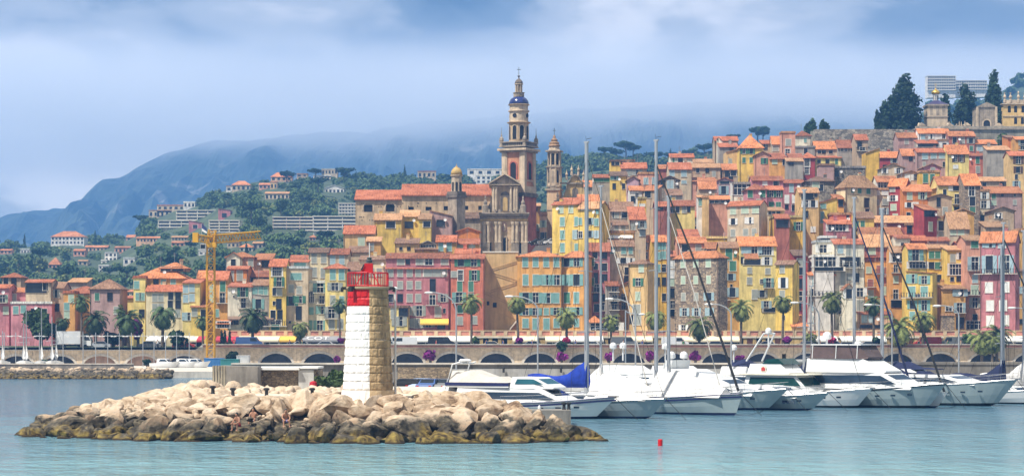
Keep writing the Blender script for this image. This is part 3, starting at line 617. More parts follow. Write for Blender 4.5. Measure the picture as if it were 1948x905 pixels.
D|140,312|100,140,690|beige|bg|e1 D8|beige house with turquoise attic shutters behind the crossing masts|ct@163,165*1.2x1.9;240,165*1.2x1.9;288,163*1x1.9 ow@240,237*1.5x1.5;287,235*1x1.2 d@265,310;262,370
D|310,436|65,108,400|amber|og|e-1|amber house with three framed windows under a long orange roof|w@387,130*1.2x2 w@389,203*1.3x1.8 cy@330,205
D|436,536|66,108,700|gold|og|e1|golden house in shade behind the masts|ct@518,135;518,200;475,135 h@522,290*1x2;520,380*1x2;520,490*1x2 ct@475,205;475,290 h@470,380
D|275,402|236,258,715|sand|bh|r45 d426 D6|pale sandy tower house with grey green shutters between masts|cs@361,290*1.3x2 og@340,385*1.3x2 cs@338,482*1.2x2.2 cy@330,572*2x2.4 cy@335,645*1.8x2.6 d@300,640
D|120,206|384,412,690|grey|rs|d428 D5|small grey house with three stacked balconies|By@175,432*1.2x1.4;178,492*1.2x1.4;176,556*1.2x1.4 h@176,520;180,640
D|206,274|384,412,690|ochre|rR|d432|ochre gable strip behind the stacked balconies|Bn@237,490*1x1.8;240,550*1x1.8
D|600,882|176,216,738|rubble|oh|r26 a40 d424 D8|tall rubble stone tower house with a red hipped roof|cs@655,257*1.4x2;738,257*1.4x2;818,257*1.4x2 cs@656,370*1.2x2;738,370*1.2x2;820,370*1.2x2 cy@658,485*1.2x2 cy@740,485*1.2x2 ob@822,485*1.4x2 ob@665,590*1.3x2;742,590*1.2x2;826,590*1.2x2 ow@658,708*1.3x2.2
D|556,602|172,210,700|tan|rs|e0 D5|narrow house squeezed left of the rubble tower|cw@588,265;588,330 cs@588,385 h@588,460*1.4x2.4 By@588,540 h@580,590
D|610,806|80,116,212|salmon|og|d452|salmon house behind the roof of the rubble tower|h@665,150*1.8x2 cy@755,152*1.4x1.8 cy@700,195
D|808,890|112,155,215|salmon|og|d448|pink house with orange roof right of the rubble tower top|ow@820,175
D|905,1042|112,150,695|ochre|bg|e2|ochre house half in shade right of the rubble tower|cg@965,195*1.6x3;1008,200*.7x1 cg@992,275*1.6x2.6 cg@935,262*1.4x2 ob@978,350*1.2x1.8 h@928,418*1.2x1.2;982,410*.6x.8 ob@990,455*1.4x2.4 h@935,465 h@930,560;935,640 Bw@935,480
A|780,1002|788,834,900|salmon|og|d458|salmon house with a wide orange roof below the square orange house|h@850,870 cy@939,875
A|795,948|728,785,800|crimson|rs|d464 D7|small crimson house with a red roof below the tan one|
A|1005,1172|790,796,835|gold|yn|d468 D5|flat golden strip house under the square orange house|
A|1115,1240|825,866,905|yellow|bg|d454|yellow house with brown roof and green shutters beside the tall rubble tower|cg@1177,888*1.2x1.4
B|145,322|155,238,370|yellow|oh|D9 d584|yellow house with bright orange roof and four green shutters on the skyline|og@178,265*1.1x2;233,265*1.1x2 cg@178,333*1.1x1.9;232,333*1.1x1.9
B|42,146|250,276,362|sand|tR|d590|sand coloured lean-to left of the yellow skyline house|cy@75,340*1.2x1.8
B|-40,134|158,188,245|tan|rg|d626|brown stacked roof house behind the white gable at the top|h@90,245
B|-12,50|165,225,330|ivory|bL|d612 D6|white gable end of the house on the crest of the old town|
B|-5,134|208,236,335|grey|rs|d606 D6|brown walled lower house beside the white gable|h@85,250
B|262,374|270,295,370|salmon|bf|d580|salmon gabled house with a green shuttered window|og@330,340*1.1x2.1
B|372,497|283,325,370|amber|rs|d578|amber house with red roof next to the salmon gable|cs@408,345*1.6x1.6 h@484,350*1.2x2
B|315,392|186,212,280|tan|rs|d606|tan house with a narrow red roof on the skyline|d@340,230
B|390,462|156,212,282|beige|og|d602|patched house with an orange roof left of the stucco tower|cy@415,245*2x2
B|460,562|126,130,295|salmon|tn|d598 D5|tall weathered stucco tower on the skyline|cy@510,200*1.8x2.4 w@505,275*1.6x2.4
B|568,680|118,150,238|ivory|rh|d612 D6|small white pavilion with a pyramid orange roof|ct@637,185*1x1.6
B|562,712|232,240,290|grey|gn|d598|grey terrace block below the white pavilion|d@640,265
B|622,714|280,316,458|crimson|rh|e-1 D8|crimson house with a tall white framed stair window|g@650,350*1.8x3 g@648,410*1.6x2.6
B|497,622|320,342,408|grey|tg|d574|grey stone cottage left of the crimson stair window house|d@530,358*1.6x1.1
B|520,624|286,320,330|brick|rs|d584 D6|red hipped annexe behind the grey stone cottage|
B|710,882|194,248,292|beige|og|d606|beige row house with paired dark windows under the cemetery wall|h@743,272*1.3x1.2;775,272*1.3x1.2;828,272*1.4x1.2
B|880,1016|185,240,290|grey|rg|d604|grey row house with three small windows under the cemetery wall|w@913,257*1x1.1;940,257*1x1.1;987,257*1x1.1
B|710,906|288,315,390|lemon|rs|e0|pale yellow house with dark windows and a laundry line|h@740,343*1.2x1.3;802,345*1.2x1.6 cg@870,345*1x2
B|906,1062|288,312,380|white|os|e0|white walled house with a wide dark terrace opening|ow@935,340*1.2x2 h@1010,338*3x2
B|1012,1106|142,182,288|tan|rg|d598|tan house with one tall dark window at the end of the rubble wall|h@1043,222*1.5x2.6 Bn@1065,250*2x1.4
B|15,202|366,405,490|grey|tg|e0|grey stone house with a wide dark attic opening|d@48,433*1x1.4 h@132,430*3.8x1.8
B|200,322|370,400,455|tan|tg|e0|tan house with two turquoise shuttered windows|ct@225,427*1.4x2.2;283,427*1.5x2.2
B|320,497|370,400,458|mauve|tg|e0|mauve house with two pairs of slim dark shutters|og@368,422*1.1x1.5;423,422*1.1x1.5
B|478,628|404,442,500|grey|tg|e0|grey green house with turquoise and dark windows above the dark red one|h@497,458*1x1.2;557,458*1x1.2 ct@530,458*1.1x1.4 cy@600,457*1.1x2
B|468,628|480,505,715|rose|rg|e-2|dark red house with tall white shutters beside the beige tower|cb@533,530*1.3x3 cy@592,535*1x2 cw@499,625*1.4x2.8;555,623*1.4x2.8 h@498,682*1.1x1.4;552,690*1.4x2.2
B|240,472|455,486,525|pink|rg|d500|pink upper house with white satellite dishes|cw@335,505*1.3x1.3 h@419,507*1.6x1.5
B|198,350|515,553,690|pink|rh|d488 D7|pink house with green shutters and a hipped roof|cg@225,585*1.4x2.2;318,583*1.4x2.2 cy@290,650
B|350,472|528,556,690|pink|rg|d489 D7|adjoining pink house with open green shutters|og@383,585*1.2x2;437,585*1.2x2 cg@384,665*1.4x1.6;436,665*1.4x1.6
B|92,228|503,512,610|ivory|gn|d503 D5|house with a long glazed conservatory|g@150,548*6.4x3.2
B|60,292|640,672,905|beige|rg|r70 d466 D8|large beige house with a blank grey side and white shutters|ow@101,790*1.2x1.8;215,785*1.2x1.8 cs@101,708*1.6x2.2;185,703*2x2.2;260,703*1.9x2.2 cy@190,872*1.4x2;250,872*1.2x2;100,875
B|645,852|458,490,592|oldstone|bh|D8 d498|rounded grey stone house with a brown hipped roof|cs@715,515*2x2 h@755,540
B|745,856|368,374,485|mauve|bn|d522 D5|blank mauve wall house in mid slope|
B|852,1088|388,392,470|oldstone|gn|d524 D4|old stone retaining house with a dark mossy parapet|h@870,430
B|590,738|540,576,905|sand|tg|d470 D7|slim sand coloured tower with a dark loggia on top|h@620,605*1x1.6 h@663,603*2.8x1.9 h@715,595*1x1.2 ow@643,660*1.2x2;695,660*1.2x2 h@645,738*1x2 cw@695,850*1.3x1.6
B|738,876|612,656,825|yellow|rR|d478|yellow house with one pale turquoise door and a red roof|ct@771,677*1.5x1.4 ct@763,760*1x3.2
B|860,925|592,625,700|amber|os|d486 D6|small amber house with an orange roof beside the cream mansion|h@903,645
B|930,1180|452,530,722|cream|th|l48 a20 d490 D11|large cream mansion with a mottled tile roof and arched green windows|cg@988,557*1x1.9;1042,557*1.2x2;1112,557*1.3x2.2 h@1100,650*1.6x2.8 h@1104,708*1.4x1
B|835,982|735,742,815|coral|tn|d468 D6|flat roofed coral block with a small window|h@955,750*.7x1.4
B|803,985|780,812,905|rose|rs|d462 D6|rose house with a wide white glazed attic|g@870,833*4.8x1.8
B|1005,1152|722,765,880|yellow|bg|d464|yellow house with green shutters beside the middle mast|cg@1015,820*1x2.4;1066,818*1.1x2.4
B|415,518|740,770,840|brick|rs|d462 D4|small red roofed loggia on the golden terrace house|h@465,808*3x2
B|400,618|756,762,900|gold|yn|d465 D8|golden terrace house with a green shuttered window|og@585,827*1.2x2.4 g@470,812*3x1.6 cy@440,885*2x2
B|285,412|783,810,905|salmon|og|e-1|salmon house with dark balcony windows beside the golden terrace|Bn@305,850*1.2x2 ow@376,838*1.6x1.5 w@377,890*1.6x1.5
B|355,482|688,712,785|beige|ts|d474|low beige house with a worn roof above the salmon one|w@385,722*2x1 h@430,730
C|24,132|246,282,437|gold|tR|d572 D6|blank gold coloured gable wall below the cemetery|
C|130,322|272,314,432|crimson|og|e1|crimson house with one shuttered window below the cemetery wall|oy@243,337*1.4x1.8 h@170,390
C|268,426|130,166,252|mauve|og|d606|mauve house with orange roof against the rubble wall|cy@333,195*1.4x2
C|300,428|252,300,380|mauve|og|d578|mauve house with a small dark window and orange roof|h@365,320*1.2x1.8 cy@405,320
C|425,656|100,133,275|white|og|d604|white house with blue grey shutters under the cemetery wall|cb@458,160*1.6x2 ow@512,158*1.2x1.8;612,157*1.2x1.8
C|415,568|186,208,235|grey|rs|d596 D5|red roofed pergola house in front of the white one|h@495,222*7x1.1
C|568,648|182,190,272|white|tn|d598 D5|small white block with one open window|ow@617,222*1.4x1.8
C|650,847|120,154,295|brick|og|d600|brick red house with three shuttered windows below the cemetery|h@693,185*1.5x2.4 cy@750,185*1.6x2.4 oy@815,187*1.4x2.2 cg@818,245*1.2x2
C|412,642|247,276,402|mauve|rg|d575|mauve house with three pale turquoise shutters|cb@471,303*1.9x2.4;536,300*1.9x2.2;598,300*1.9x2.2 cy@465,362*1x1.6 h@612,365*.9x2
C|640,800|222,286,408|lemon|og|d572 D9|lemon house with tall brown shutters and steep orange roof|on@699,320*1.1x2.6;743,320*1.1x2.6 cw@700,383*1.6x1.4
C|850,1007|183,212,278|grey|og|d600|grey house with a row of blue shutters below the cemetery|cb@885,245*2.2x2.4;915,245*2x2.4
C|785,985|285,303,465|coral|rg|e0|coral house with four narrow shuttered windows|cg@865,333*1.3x2.6 cy@933,315*.7x1 cy@867,403*1.4x2.6 cy@935,375*.7x1.2
C|985,1107|285,319,460|white|og|e0|weathered white house with blue grey shutters and small balconies|bb@1011,350*1.4x2 bb@1065,350*1.4x2 ob@1014,405*1.1x1.4 bb@1064,418*1.3x2
C|1105,1230|270,300,545|sand|rg|d556|tall sand coloured house cut by the right edge with dark windows|on@1170,333*1.6x2.6;1168,405*1.4x2.4 h@1155,458*1x1.8 ob@1155,515*1.2x2.4
C|1150,1230|160,180,272|amber|og|d604|amber house near the right edge below the cemetery|oy@1200,200 Bn@1200,235
C|1090,1160|150,166,260|orange|bs|d610|small orange house beside the green bush|
C|935,1110|230,258,285|grey|ts|d584 D5|low stone shed with an old tile roof|
C|320,456|358,382,425|ochre|og|e0|ochre house with two blue grey windows|cb@353,400*1.2x1.2;416,405*1.2x1.2
C|150,316|358,392,435|beige|tf|d536|beige gabled house with two white windows|ow@170,400*1x1.8;272,398*1.2x1.8
C|455,592|360,388,425|pink|tf|d542|pink low house with a curved gable above the golden one|cy@530,402
C|435,585|416,424,530|gold|tn|d520 D8|golden house with two green shutters|cg@475,468*1.5x3;526,468*1.4x2.8 h@474,514*1.4x.8;526,517*1.3x1.2
C|300,434|414,432,525|peach|tf|d524|peach gabled house with two white shuttered windows|cw@340,465*1.6x2.4 ow@405,462*1.5x2
C|605,768|404,432,470|lemon|rs|e0|pale yellow low house with a white shutter|cw@700,443*2x1.2 cw@640,446
C|570,768|458,520,705|lemon|og|d492 D10|lemon house with a tall balcony window under a long orange roof|ow@712,543*2.4x1.6 Bn@710,625*1.3x3.2 h@708,695*1.4x1
C|766,885|438,520,765|rubble|og|d486 D10|stone house with white framed dark windows|w@821,565*1.6x3 h@826,640*1.6x3 cg@827,705*1.6x1.8
C|882,1080|462,490,565|tan|tg|d520|tan house with one arched window in the right upper town|h@915,520*1.3x1.8 h@1055,505*1.6x2
C|935,1200|533,580,720|mauve|og|d502 D9|mauve house with small scattered windows under an orange roof|cg@986,600*1.2x1.8 h@1050,592*.7x1 h@1143,590*.7x1 cs@986,652*1.4x1.6 cy@1143,648*1x1.6
C|968,1142|684,712,835|tan|bf|d477|plain tan gabled house with one window in the right town|w@1020,748*1.8x1.6
C|205,322|474,521,775|crimson|og|r18 d487 D6|tall crimson tower house with green shutters|cy@229,545*1.6x2 ow@232,617*1.5x1.8 cs@238,685*1.6x2 cs@250,750*1.4x1.4
C|305,518|518,567,775|orange|og|d483 D9|deep orange house with white shutters beside the crimson tower|cs@356,600*1.4x2.4 os@453,600*1.2x2.2 ow@352,668*1.2x1.6 cw@400,672*1.6x2 h@348,745*1.2x1.8
C|505,688|532,560,700|ochre|of|d494|ochre gabled house behind the brown stone gable|cy@570,570*1x1
C|505,672|588,612,765|tan|bf|d481|brown stone gabled house with slim dark windows|h@573,640*1.1x2.8 cy@622,715*1.4x2.6
C|455,568|668,706,905|crimson|os|l55 a35 d464 D8|bright crimson house with a loggia below the orange roof|h@505,733*3.8x1.8 cs@512,830*1.5x2.8
C|95,207|545,556,750|beige|tn|d492 D7|beige house with a white balcony terrace|cw@116,577*1.2x1.6;172,577*1.8x1.4 cy@115,650*1x1.8 cy@175,645*1.8x2 ob@165,715*1.4x2
C|112,262|455,496,545|ivory|og|d497|ivory terrace house with a wide glazed balcony|g@160,516*4.6x2
C|568,656|756,768,905|lemon|tn|d466 D7|pale yellow slim house beside the crimson one|ow@585,825*1.6x3 cy@590,890
C|655,805|725,842,905|beige|tg|d460 D8|beige house with a tall old tile roof and a white dormer|cs@682,870*1.6x1.8;740,870*1.6x1.8
C|668,838|698,730,862|ochre|tf|d472|ochre blank gable behind the tall tile roof|
C|882,955|560,566,815|beige|tn|d498 D6|beige house with a dark arch at its foot|ow@915,600*1.2x2 ow@912,665*1.6x2.4 h@905,785*1.8x3.4
C|925,1085|795,835,880|tan|ts|d468|low tan house with a worn tile roof at right|
C|80,395|752,800,840|brick|tg|d470 D9|long low brick coloured house with worn tile roof|h@350,830 n@200,830
C|-5,302|838,895,930|tan|og|d458 D9|tan house with a mottled orange roof left of the crimson house|
C|330,400|812,820,900|coral|tn|d468|small coral block left of the crimson house|h@355,850
E|135,388|75,136,690|lemon|og|e0 D9|tall lemon yellow house with many small windows behind two palms|cb@166,157*1.4x2 ob@238,162*1.7x2 g@312,168*3.2x2.4 h@160,235*1.2x1.8 h@222,245*4x1.7 ow@323,240*1.2x2.2 cy@203,305*1.1x1.7;328,310*1.2x1.7 cy@202,376*1.2x2 w@288,380*.9x1.2 bt@333,390*1.2x2.6 cy@237,470*1.3x2.6 oy@290,465*1.2x2 ob@318,540*1.2x2 h@340,575*3x1.4 h@295,575*.7x1.2
E|176,262|193,224,228|lemon|os|d424 D3 z1|little red roof over the loggia of the tall lemon house|
E|385,502|104,118,245|ochre|bg|e1 D8|ochre top storeys with wide grey glazing beside the tall lemon house|g@440,147*4.8x3 cb@424,207*1.2x2.2 n@447,203 w@447,205*.7x2 d@482,207*.7x1.2
E|385,502|238,262,690|yellow|bg|r20 d426 D6|yellow lower house stepping out beside the tall lemon house|cy@428,297*1.2x2 ow@435,390*1.2x2.8 cy@428,470 d@430,560
E|510,602|166,205,690|crimson|bs|e1|crimson house in shade between the yellow and the white houses|cy@548,250*1.4x2.2 h@545,310*1.8x2;545,395*1.4x2.6;545,480*1.4x2.6 h@540,550
E|495,602|612,690,700|sand|os|d424 D10|low building with a broad orange tiled roof by the arcade|
E|610,792|310,338,690|white|og|e-1 D7|white stepped house with an orange eave in the middle|cb@655,372*1.5x2.8;720,372*1.5x2.8 Bw@690,455*5x2 h@650,455*1.2x1.8;720,455*1.2x1.8 cb@652,552*1.4x2.6 cy@720,540 cb@655,645*1.3x2.6;725,645*1.3x2.4
E|645,782|206,212,320|white|wn|d436 D7|white glazed storey with a green canopy on the stepped house|g@715,245*5.4x2.6 h@712,294*7x1.1
E|660,790|100,112,212|ivory|wn|d440 D6|ivory top terrace storey of the stepped house|ow@710,156*1.8x2.2 cw@760,150
E|692,800|76,82,108|white|wn|d446 D5|white pergola on top of the stepped house|h@745,95*6x1.1
E|785,992|92,124,700|ivory|rg|e1 D8|ivory house with balconies right of the white stepped house|cb@828,158*1.4x2.4 cy@885,165*1.3x3 ow@828,250*1x1.2 h@895,245*4.6x2.4 Bn@890,265*3x1.6 cy@845,360*1.2x4 h@943,355*1.2x2.6 cy@890,350*1.4x2 ow@963,455*1.6x2.4 cy@963,545*1.6x3 cy@845,645*1.4x2
E|857,918|400,430,560|ivory|of|d430 D4|slim ivory porch with a little orange gable roof|ow@888,457*1.4x2.6
F|-2,200|60,140,190|brick|tg|d452 D8|brick coloured attic house with old brown roof|cs@68,160*1.8x2.4
F|10,202|188,214,595|amber|rg|e0 D8|amber house with a red eave and wide attic gallery|h@45,228*4x1.2;150,228*4x1.2 cs@47,302*1.4x2 Bn@115,300*1.2x2.6 ob@168,312*1.1x2.6 Bw@57,392*1.4x2.4 oy@160,375*1.6x2.2 cs@163,445*1.5x2.6 cb@60,468*1.5x2.6
F|-10,205|588,608,690|peach|rs|e-5 D6|low peach cafe house at the foot of the amber one|w@40,635*1.4x1.8 cb@15,630 cb@65,630 h@40,690*8x1
F|200,318|140,182,640|amber|tg|e1|amber house with white glazed gallery next to the mast|g@258,210*5.4x2.8 Bn@232,292*1.1x2.4;297,290*1x2.2 cs@233,367*1.3x2.2;297,367*1x2 By@232,470*1.3x3 cs@297,460*1x2.4 h@255,535*5x2
F|318,446|122,158,300|yellow|og|d432 D7|yellow top house with a turquoise balcony door and orange roof|bt@369,195*1.8x3.4 g@365,268*4.4x1.8
F|310,476|312,326,700|yellow|rL|r50 d424 D7|yellow house with arched turquoise shutters and a long balcony|ot@347,362*1.4x2.6;425,370*1.4x2.4 ct@347,450*1.8x3;425,450*1.8x3 Bn@385,478*3.8x1 ot@350,540*1.2x2.4;425,545*1.4x3 ct@350,615;425,615
F|440,600|128,152,640|gold|tg|e1|golden house in shade with two green shutters at top|cg@480,198*1.5x2.2;520,198*1.5x2.2 h@482,270*1.6x2 cg@520,272*1.5x2.2 h@573,370*1.2x3 h@530,360;530,450 Bn@570,245 h@560,560
F|345,450|68,100,130|brick|rg|d452|red roofed attic behind the turquoise balcony house|
F|468,602|78,102,135|mauve|rg|d454|mauve attic house with a red roof in the right town|
F|588,712|138,166,400|yellow|ts|d440 D8|yellow house with a grey loggia left of the coral house|ow@683,205*1.2x2 g@670,298*4x3.2 h@620,365*1x1.4;678,360*2x1.8 cy@625,220
F|655,712|108,122,148|brick|rg|d452 D5|tiny brick coloured attic beside the coral house|h@685,135
F|550,712|402,432,700|ochre|ts|e-2 D7|ochre house with stone patched base left of the coral house|ob@675,458*1.8x2 bb@672,562*1.4x3 w@598,567*1.6x1.4 h@675,665*2x3.2
F|550,636|612,616,700|rubble|tn|d423 D2|rubble stone patch wall at the foot of the ochre house|
F|710,828|66,100,700|salmon|tg|e0 D8|tall salmon house with stacked balconies beside the rose house|cg@775,127*1.8x2 bb@778,258*1.8x4 cb@778,362*1.4x2.4 cs@775,440*1.8x3 Bn@765,460*4x1 oy@778,527*1.4x3 h@777,627*1.2x2 g@762,680*5.4x2.4
F|825,1042|40,102,700|rose|og|r30 d424 D9|big rose pink house with white framed windows near the right edge|ob@880,125*1.6x1.8 cb@960,125*1.8x2 ob@882,262*1.8x5 ob@985,262*1.8x5 By@882,315*3.4x1;985,315*3x1 cw@880,422*1.8x3;985,420*1.6x3 cw@887,547*1.8x3;967,547*1.8x3 cw@887,655*1.8x3.2;980,650*1.8x3
F|1040,1130|290,310,700|ochre|bs|d438|brown ochre house at the right edge beyond the rose house|cb@1085,440*1.2x2 h@1090,655*1.6x1.4 h@1070,390
F|1080,1140|22,32,300|ochre|tn|d444|plain ochre wall house at the right edge|
F|230,330|62,84,140|ivory|rg|d450 D6|ivory attic with a small lattice window near the middle mast|w@292,125*2x1
K|845,905|470,495,715|peach|og|d520 D8|peach coloured house in shade behind the church|cs@860,570;885,570 h@865,670;890,670
K|735,850|395,420,740|ochre|tg|d525 D8|ochre choir house attached behind the big bell tower|h@775,445*.8x.8;810,445*.8x.8 cs@835,600
'''
for ln in SPECS.strip().split('\n'):
    ln = ln.strip()
    if not ln: continue
    f = ln.split('|')
    if len(f) > 7: f[7] = ' '.join(g for g in f[7].split() if g[0] != 'n')
    house('|'.join(f))
# ================================================================ CHURCH, TOWERS, CEMETERY
STONE = mat('church_stone', (.54, .39, .235), var=.25, scale=.5, streak=.45, rough=.9)
STONE_P = mat('church_pale_stone', (.54, .43, .30), var=.2, scale=.7, streak=.4, rough=.9)
STONE_D = mat('weathered_dark_stone', (.17, .14, .115), var=.35, scale=.7, streak=.4, rough=.9)
STONE_G = mat('weathered_grey_stone', (.34, .28, .21), var=.3, scale=.7, streak=.45, rough=.9)
BRICK = mat('tower_red_render', (.52, .24, .13), var=.28, scale=.5, streak=.4, rough=.9)
BRICK2 = mat('lower_tower_red_render', (.42, .13, .09), var=.25, scale=.5, streak=.4, rough=.9)
GOLD = mat('gilded_dome', (.85, .55, .10), rough=.3, metal=.9, var=.1)
OCHD = mat('ochre_dome_tiles', (.42, .28, .09), rough=.6, var=.25)
BLUED = mat('blue_dome_tiles', (.015, .025, .12), rough=.2, var=.4, scale=1.5, spec=.6)
BRONZE = mat('dark_iron', (.03, .03, .03), rough=.5)
VOID = mat('dark_opening', (.015, .014, .016), rough=.9, var=.2)
OCH = mat('ochre_render', (.55, .38, .16), var=.2, scale=.4, streak=.4, rough=.9)
def arch_mesh(w, h, depth=.3, n=8, d0=-.02):
    """dark arched recess: outline in x,z with rounded head"""
    pl = [(-w/2, 0), (w/2, 0)]+[(w/2*math.cos(math.pi*i/n), h-w/2+w/2*math.sin(math.pi*i/n)) for i in range(n+1)]
    return MB().prism(pl, d0, depth)
def arch_ring(q, w, h, t, y0, y1, n=8, mi=0, M=None):
    o = [(w/2+t, 0)]+[((w/2+t)*math.cos(math.pi*i/n), h-w/2+(w/2+t)*math.sin(math.pi*i/n)) for i in range(n+1)]+[(-w/2-t, 0)]
    i_ = [(w/2, 0)]+[(w/2*math.cos(math.pi*i/n), h-w/2+w/2*math.sin(math.pi*i/n)) for i in range(n+1)]+[(-w/2, 0)]
    for a in range(len(o)-1):
        q.prism([o[a], i_[a], i_[a+1], o[a+1]], y0, y1, mi, M)
# ---- big bell tower
d = 515; k = FPX/d
zp = lambda py: zat(py, d)
root = thing('bell_tower', 'tall baroque bell tower with a dark blue dome and a cross, tallest in the picture', 'bell tower', ((987-974)/k, d, 20), R(-27))
z = lambda py: zp(py)-20
w = 5.6
q = MB(); q.box((0, 0, z(372)/2), (w+.5, w+.5, z(372))); q.build('lower_shaft', BRICK2, root)
q = MB(); q.box((0, 0, (z(372)+z(286))/2), (w-.1, w-.1, z(286)-z(372))); q.build('shaft', BRICK, root)
q = MB()
for sx in (-1, 1):
    for sy in (-1, 1): q.box((sx*(w/2-.35), sy*(w/2-.35), (z(363)+z(286))/2), (1.05, 1.05, z(286)-z(363)))
q.build('pilaster', STONE_P, root)
for py, ov, hh, m in ((372, .55, .9, STONE_D), (362, .25, 1.6, STONE_P), (286, .95, .5, STONE_P), (289, .5, .6, STONE_G), (345, .16, .25, STONE_P)):
    MB().box((0, 0, z(py)), (w+2*ov, w+2*ov, hh)).build('cornice', m, root)
for rz in (0, 90):   # arched windows on the two seen faces
    M = Matrix.Rotation(R(rz), 4, 'Z') @ Matrix.Translation((0, -w/2, z(342)))
    q = MB(); q2 = arch_mesh(1.5, 3.9, .3, d0=-.08); q.add(q2.v, q2.f, 0, M); win = q.build('belfry_window', VOID, root)
    q = MB(); arch_ring(q, 1.5, 3.9, .3, -.14, .1, M=M); q.build('surround', BRICK2, win)
    for dx in (-1.75, 1.75): MB().box((dx, -w/2-.02, (z(350)+z(292))/2), (.3, .12, z(292)-z(350)), M=Matrix.Rotation(R(rz), 4, 'Z')).build('pilaster', STONE_P, root)
q = MB(); q.box((0, 0, z(272)), (w+1.3, w+1.3, .22)); q.box((0, 0, z(280)), (w+1.3, w+1.3, .3))
for s in (-1, 1):
    for i in range(13):
        t_ = -3.1+i*6.2/12; q.box((t_, s*3.1, z(276)), (.16, .16, 1)); q.box((s*3.1, t_, z(276)), (.16, .16, 1))
q.build('balustrade', STONE_G, root)
for sx in (-1, 1):
    for sy in (-1, 1):
        q = MB(); q.lathe([(.45, 0), (.45, .8), (.25, .9), (.55, 1.5), (.5, 2), (.15, 2.5), (.2, 2.7), (.08, 3), (.03, 4.6)], 8, (sx*3.0, sy*3.0, z(281))); q.build('pinnacle', STONE_G, root)
r8 = 2.3
q = MB(); q.lathe([(r8, z(281)), (r8, z(236)), (r8+.15, z(236)), (r8+.5, z(234)), (r8+.5, z(233)), (r8+.05, z(232))], 8, rot=R(22.5)); q.build('drum', STONE, root)
q = MB(); q.lathe([(r8-.08, z(233)), (r8-.1, z(214)), (r8+.18, z(213)), (r8+.2, z(211)), (r8-.15, z(210)), (r8-.15, z(202)), (r8+.1, z(201)), (r8+.28, z(199.5)), (r8+.1, z(199))], 16); q.build('upper_drum', STONE_P, root)
for i in range(8):
    a = R(i*45); M = Matrix.Rotation(a, 4, 'Z') @ Matrix.Translation((0, -r8*math.cos(R(22.5)), z(266)))
    q = MB(); q2 = arch_mesh(1.0, 3.2, .2, d0=-.05); q.add(q2.v, q2.f, 0, M); wq = q.build('belfry_opening', VOID, root)
    q = MB(); arch_ring(q, 1.0, 3.2, .16, -.12, .06, M=M); q.build('surround', STONE_P, wq)
    if i % 2 == 0:
        M = Matrix.Rotation(a, 4, 'Z') @ Matrix.Translation((0, -r8+.15, z(221))) @ Matrix.Rotation(R(90), 4, 'X')
        q = MB(); q.lathe([(.5, -.3), (.5, .15)], 12); q2 = MB(); q2.add(q.v, q.f, 0, M); q2.build('oculus', VOID, root)
q = MB(); q.lathe([(r8+.02, z(199)), (r8, z(196)), (r8*.93, z(192)), (r8*.78, z(188)), (r8*.55, z(185.3)), (.9, z(184.5))], 16); q.build('dome', BLUED, root, smooth=True)
q = MB(); q.lathe([(1.25, z(185)), (1.25, z(178)), (1.4, z(177.5)), (1.4, z(176.5)), (.8, z(176.3))], 12); q.build('lantern_base', STONE_G, root)
q = MB()
for i in range(8): a = R(i*45+10); q.box((.72*math.cos(a), .72*math.sin(a), (z(176)+z(160))/2), (.26, .26, z(160)-z(176)), rz=a)
q.lathe([(.45, z(176)), (.45, z(160))], 8, mi=1); q.lathe([(1, z(161)), (1, z(159.5))], 12); q.build('lantern', [STONE_P, VOID], root)
q = MB(); q.lathe([(.95, z(159.5)), (.9, z(156)), (.6, z(152.5)), (.2, z(150)), (.12, z(147)), (.3, z(146)), (.3, z(144.5)), (.08, z(143.5))], 12); q.build('lantern_cap', STONE_D, root, smooth=True)
q = MB(); q.box((0, 0, (z(144)+z(128))/2), (.1, .1, z(128)-z(144)), rz=R(27)); q.box((0, 0, z(133)), (.95, .1, .12), rz=R(27)); q.build('cross', BRONZE, root)

# ---- slim octagonal tower of the second chapel
d = 532; k = FPX/d; z = lambda py: zat(py, d)-20
root = thing('bell_tower', 'slimmer grey octagonal bell tower with scalloped cap between the big tower and the masts', 'bell tower', ((1054.5-974)/k, d, 20), R(-14))
w = 3.0
MB().box((0, 0, z(361)/2), (w, w, z(361))).build('shaft', STONE, root)
for py, o_, hh in ((361, .3, .5), (318, .2, .35), (355, .12, .3), (288, .3, .35), (400, .1, .2)): MB().box((0, 0, z(py)), (w+2*o_, w+2*o_, hh)).build('cornice', STONE_G, root)
q = MB(); q.lathe([(1.62, z(360)), (1.62, z(318)), (1.45, z(318)), (1.45, z(288)), (1.75, z(287)), (1.75, z(286)), (1.35, z(285)), (1.2, z(279))], 8, rot=R(22.5)); q.build('belfry', STONE_P, root)
for i in range(8):
    for py, w_, h_ in ((314, .62, 2.7), (348, .5, 2.9)):
        M = Matrix.Rotation(R(45*i), 4, 'Z') @ Matrix.Translation((0, -(1.5 if py > 320 else 1.34), z(py))); q = MB(); q2 = arch_mesh(w_, h_, .15, d0=-.04); q.add(q2.v, q2.f, 0, M); q.build('belfry_opening', VOID if py < 320 or i % 2 else STONE_G, root)
q = MB()
for i in range(8):
    a = R(45*i+22.5)
    for py0, py1, rr in ((317, 289, 1.5), (353, 320, 1.66)): q.box((rr*math.cos(a), rr*math.sin(a), (z(py0)+z(py1))/2), (.28, .28, z(py1)-z(py0)), rz=a)
q.build('pilaster', STONE_P, root)
q = MB(); q.lathe([(1.4, z(279)), (1.45, z(277)), (1.15, z(275)), (1.25, z(272)), (.75, z(269)), (.85, z(266.5)), (.4, z(263)), (.3, z(259)), (.1, z(257))], 12); q.build('cap', mat('cap_tiles', (.28, .17, .09), var=.3), root)
